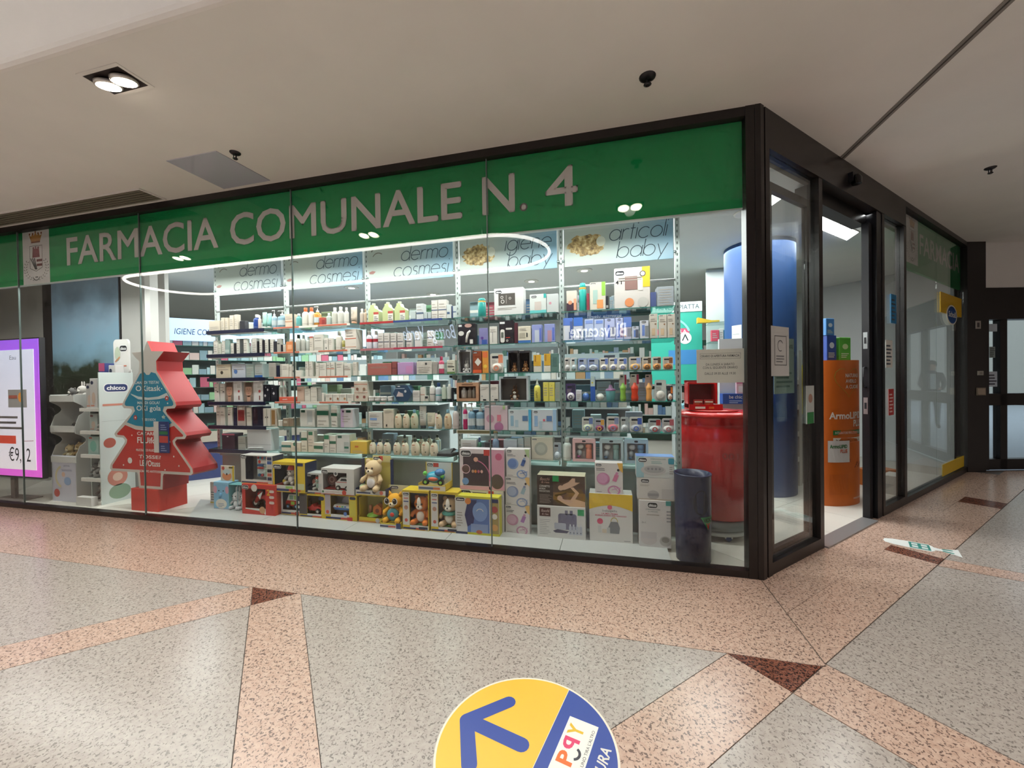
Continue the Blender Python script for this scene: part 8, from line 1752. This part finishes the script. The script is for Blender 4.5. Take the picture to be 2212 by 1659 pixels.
# white promo panel with a portrait behind the red barrel
r = tag(empty('beauty_promo_stand', (.45, 1.5, 0)), 'white and blue beauty promo stand behind the red barrel', 'display')
kid(G().box(.14, 1.52, 0, .62, 1.56, 1.80, M('#c9ccd0', .4)), 'panel', r)
kid(G().box(.14, 1.40, 1.12, .62, 1.52, 1.225, M('#22489a', .4)), 'blue_shelf_front', r)
g = G().text('be chic', .20, 1.175, .035, WHITE, 1.398, .12).lines(.20, 1.13, .32, 1.165, 2, M('#a9bce0'), 1.398).disc(.37, 1.50, .05, M('#b98a74'), 1.518, .07).poly([(.31, 1.40), (.30, 1.54), (.34, 1.60), (.38, 1.60), (.35, 1.53), (.35, 1.40)], M('#2a1c18'), 1.517); kid(g, 'printed_panel', r)
carton('carton', 'pink and white blister on the blue promo shelf behind the barrel', .27, 1.41, 1.2255, .10, .03, .13, '#d8b4c4', lambda g, w, h, y: (g.rect(0, h * .8, w, h, M('#c84a8a'), y), g.rrect(w * .2, h * .1, w * .8, h * .6, M('#dcdce4'), y, .01)))
r = tag(empty('blue_basket', (-.12, 1.62, .945)), 'light blue shopping basket with a raised handle beside the barrel', 'basket')
G().add([(-.07, -.06, 0), (.07, -.06, 0), (.07, .06, 0), (-.07, .06, 0), (-.09, -.08, .15), (.09, -.08, .15), (.09, .08, .15), (-.09, .08, .15)], [(0, 3, 2, 1), (0, 1, 5, 4), (1, 2, 6, 5), (2, 3, 7, 6), (3, 0, 4, 7)], M('#6fb8cc', .4)).build('basket_body', r); G().tube([(-.085, 0, .15), (.0, 0, .34), (.02, 0, .35), (.04, 0, .34), (.085, 0, .15)], .006, M('#d8dcdc', .3), 6).build('handle', r); G().box(-.095, -.085, .14, .095, .085, .16, M('#8cc8d8', .4)).build('rim', r)
tag(G().box(-.26, 1.5, 0, .0, 1.8, .944, M('#3a3a40', .5)).build('dark_plinth'), 'dark plinth under the light blue basket', 'plinth')
r = tag(empty('exit_sign', (.80, 3.28, 2.47)), 'green emergency exit sign on the wall beside the blue column', 'sign')
G().box(-.08, 0, 0, .08, .02, .28, M('#2f7a5c', .4)).build('plate', r); G().rect(-.04, .05, .04, .22, M('#cfe0d4'), -.001).build('pictogram', r)
# dark lower window goods on the right window
carton('snack_carton', 'orange carton lying in the right window', *(sd(3.45, .42)), .0005, .40, .2, .2, '#c46a24', lambda g, w, h, y: (g.disc(w * .5, h * .5, w * .28, M('#2a3a4a'), y, h * .3), g.text('Timol', w * .5, h * .4, h * .2, WHITE, y - .0006, w * .36, 'c')), rz=math.radians(20))
carton('tissue_carton', 'white carton with a pear picture in the right window', *(sd(3.25, .10)), .0005, .26, .16, .22, '#cfccc4', lambda g, w, h, y: (g.disc(w * .3, h * .3, w * .16, M('#c8785a'), y), g.lines(w * .1, h * .7, w * .6, h * .85, 2, PRINTG, y)), rz=E45)
# ---- people outside, seen mirrored in the right window

def person(label, loc, rz):
    r = tag(empty('person', loc, rz), label, 'person')
    V = [(0, 0, .95), (0, .0, 1.12), (0, -.01, 1.32), (0, 0, 1.46), (0, -.01, 1.52), (0, -.02, 1.62), (0, -.01, 1.70)]
    R_ = [(.15, .11), (.13, .10), (.155, .11), (.09, .07), (.052, .055), (.085, .10), (.065, .08)]; Ed = [(i, i + 1) for i in range(6)]
    for s_ in (-1, 1):
        n0 = len(V); V += [(s_ * .09, 0, .88), (s_ * .10, -.01, .50), (s_ * .10, .02, .10), (s_ * .11, -.06, .045), (s_ * .12, -.14, .035)]; R_ += [(.095, .10), (.06, .065), (.042, .045), (.042, .04), (.035, .028)]; Ed += [(0, n0)] + [(n0 + i, n0 + i + 1) for i in range(4)]
        n1 = len(V); V += [(s_ * .17, 0, 1.40), (s_ * .22, .02, 1.15), (s_ * .17, -.16, 1.02), (s_ * .13, -.22, 1.03)]; R_ += [(.065, .065), (.05, .05), (.036, .036), (.03, .018)]; Ed += [(2, n1)] + [(n1 + i, n1 + i + 1) for i in range(3)]
    me = bpy.data.meshes.new('body'); me.from_pydata(V, Ed, []); o = bpy.data.objects.new('body', me); COL.objects.link(o); o.parent = r
    o.modifiers.new('skin', 'SKIN'); sub = o.modifiers.new('sub', 'SUBSURF'); sub.levels = 2; sub.render_levels = 2
    for i, q in enumerate(R_): me.skin_vertices[0].data[i].radius = q
    me.skin_vertices[0].data[0].use_root = True
    m, nt, b, out = newmat('clothed_figure'); tc = nt.nodes.new('ShaderNodeTexCoord'); sx = nt.nodes.new('ShaderNodeSeparateXYZ'); mr = nt.nodes.new('ShaderNodeMapRange'); mr.inputs['From Max'].default_value = 1.8
    rp = nt.nodes.new('ShaderNodeValToRGB'); rp.color_ramp.interpolation = 'CONSTANT'; e = rp.color_ramp.elements; e[0].color = lin('#2a2624'); e[1].position = 1.5 / 1.8; e[1].color = lin('#c79a80')
    for p_, c_ in ((.09, '#5f6b70'), (.90, '#4a4a4e')): q = e.new(p_ / 1.8); q.color = lin(c_)
    nt.links.new(tc.outputs['Object'], sx.inputs[0]); nt.links.new(sx.outputs['Z'], mr.inputs['Value']); nt.links.new(mr.outputs[0], rp.inputs[0]); nt.links.new(rp.outputs[0], b.inputs['Base Color']); b.inputs['Roughness'].default_value = .8
    me.materials.append(m)
    G().ell((0, .015, 1.67), .098, .105, .11, M('#2a1d18', .7)).ell((0, .06, 1.56), .08, .06, .10, M('#2a1d18', .7)).build('hair', r)
    g = G(); [g.ell((k * .033, -.118, 1.645), .011, .006, .007, M('#2a2020', .3), 8, 5) for k in (-1, 1)]; g.ell((0, -.128, 1.615), .012, .014, .02, M('#c79a80', .6), 8, 5); g.ell((0, -.115, 1.575), .022, .006, .006, M('#9a5a54', .5), 8, 5); g.build('face', r)
    G().prism([(-.07, 1.02), (.07, 1.02), (.06, 1.42), (-.06, 1.42)], -.125, -.105, M('#c9ccd0', .8)).build('shirt_front', r)
    for s_ in (-1, 1):
        g = G(); bx = s_ * .13
        for f in range(4): g.tube([(bx - s_ * .012 * (f - 1.5), -.23, 1.03), (bx - s_ * (.012 * (f - 1.5) + .012), -.265 - .006 * (f in (1, 2)), 1.025), (bx - s_ * (.012 * (f - 1.5) + .03), -.275, 1.005)], [.0095, .0085, .007], M('#c79a80', .6), 6)
        g.tube([(bx, -.22, 1.045), (bx - s_ * .03, -.24, 1.055)], [.011, .008], M('#c79a80', .6), 6); g.ell((bx, -.215, 1.03), .028, .035, .018, M('#c79a80', .6), 10, 6); g.build('hand', r)
person('person in a grey jacket standing outside, mirrored in the right window', (9.62, 7.26, -.02), math.radians(-62))
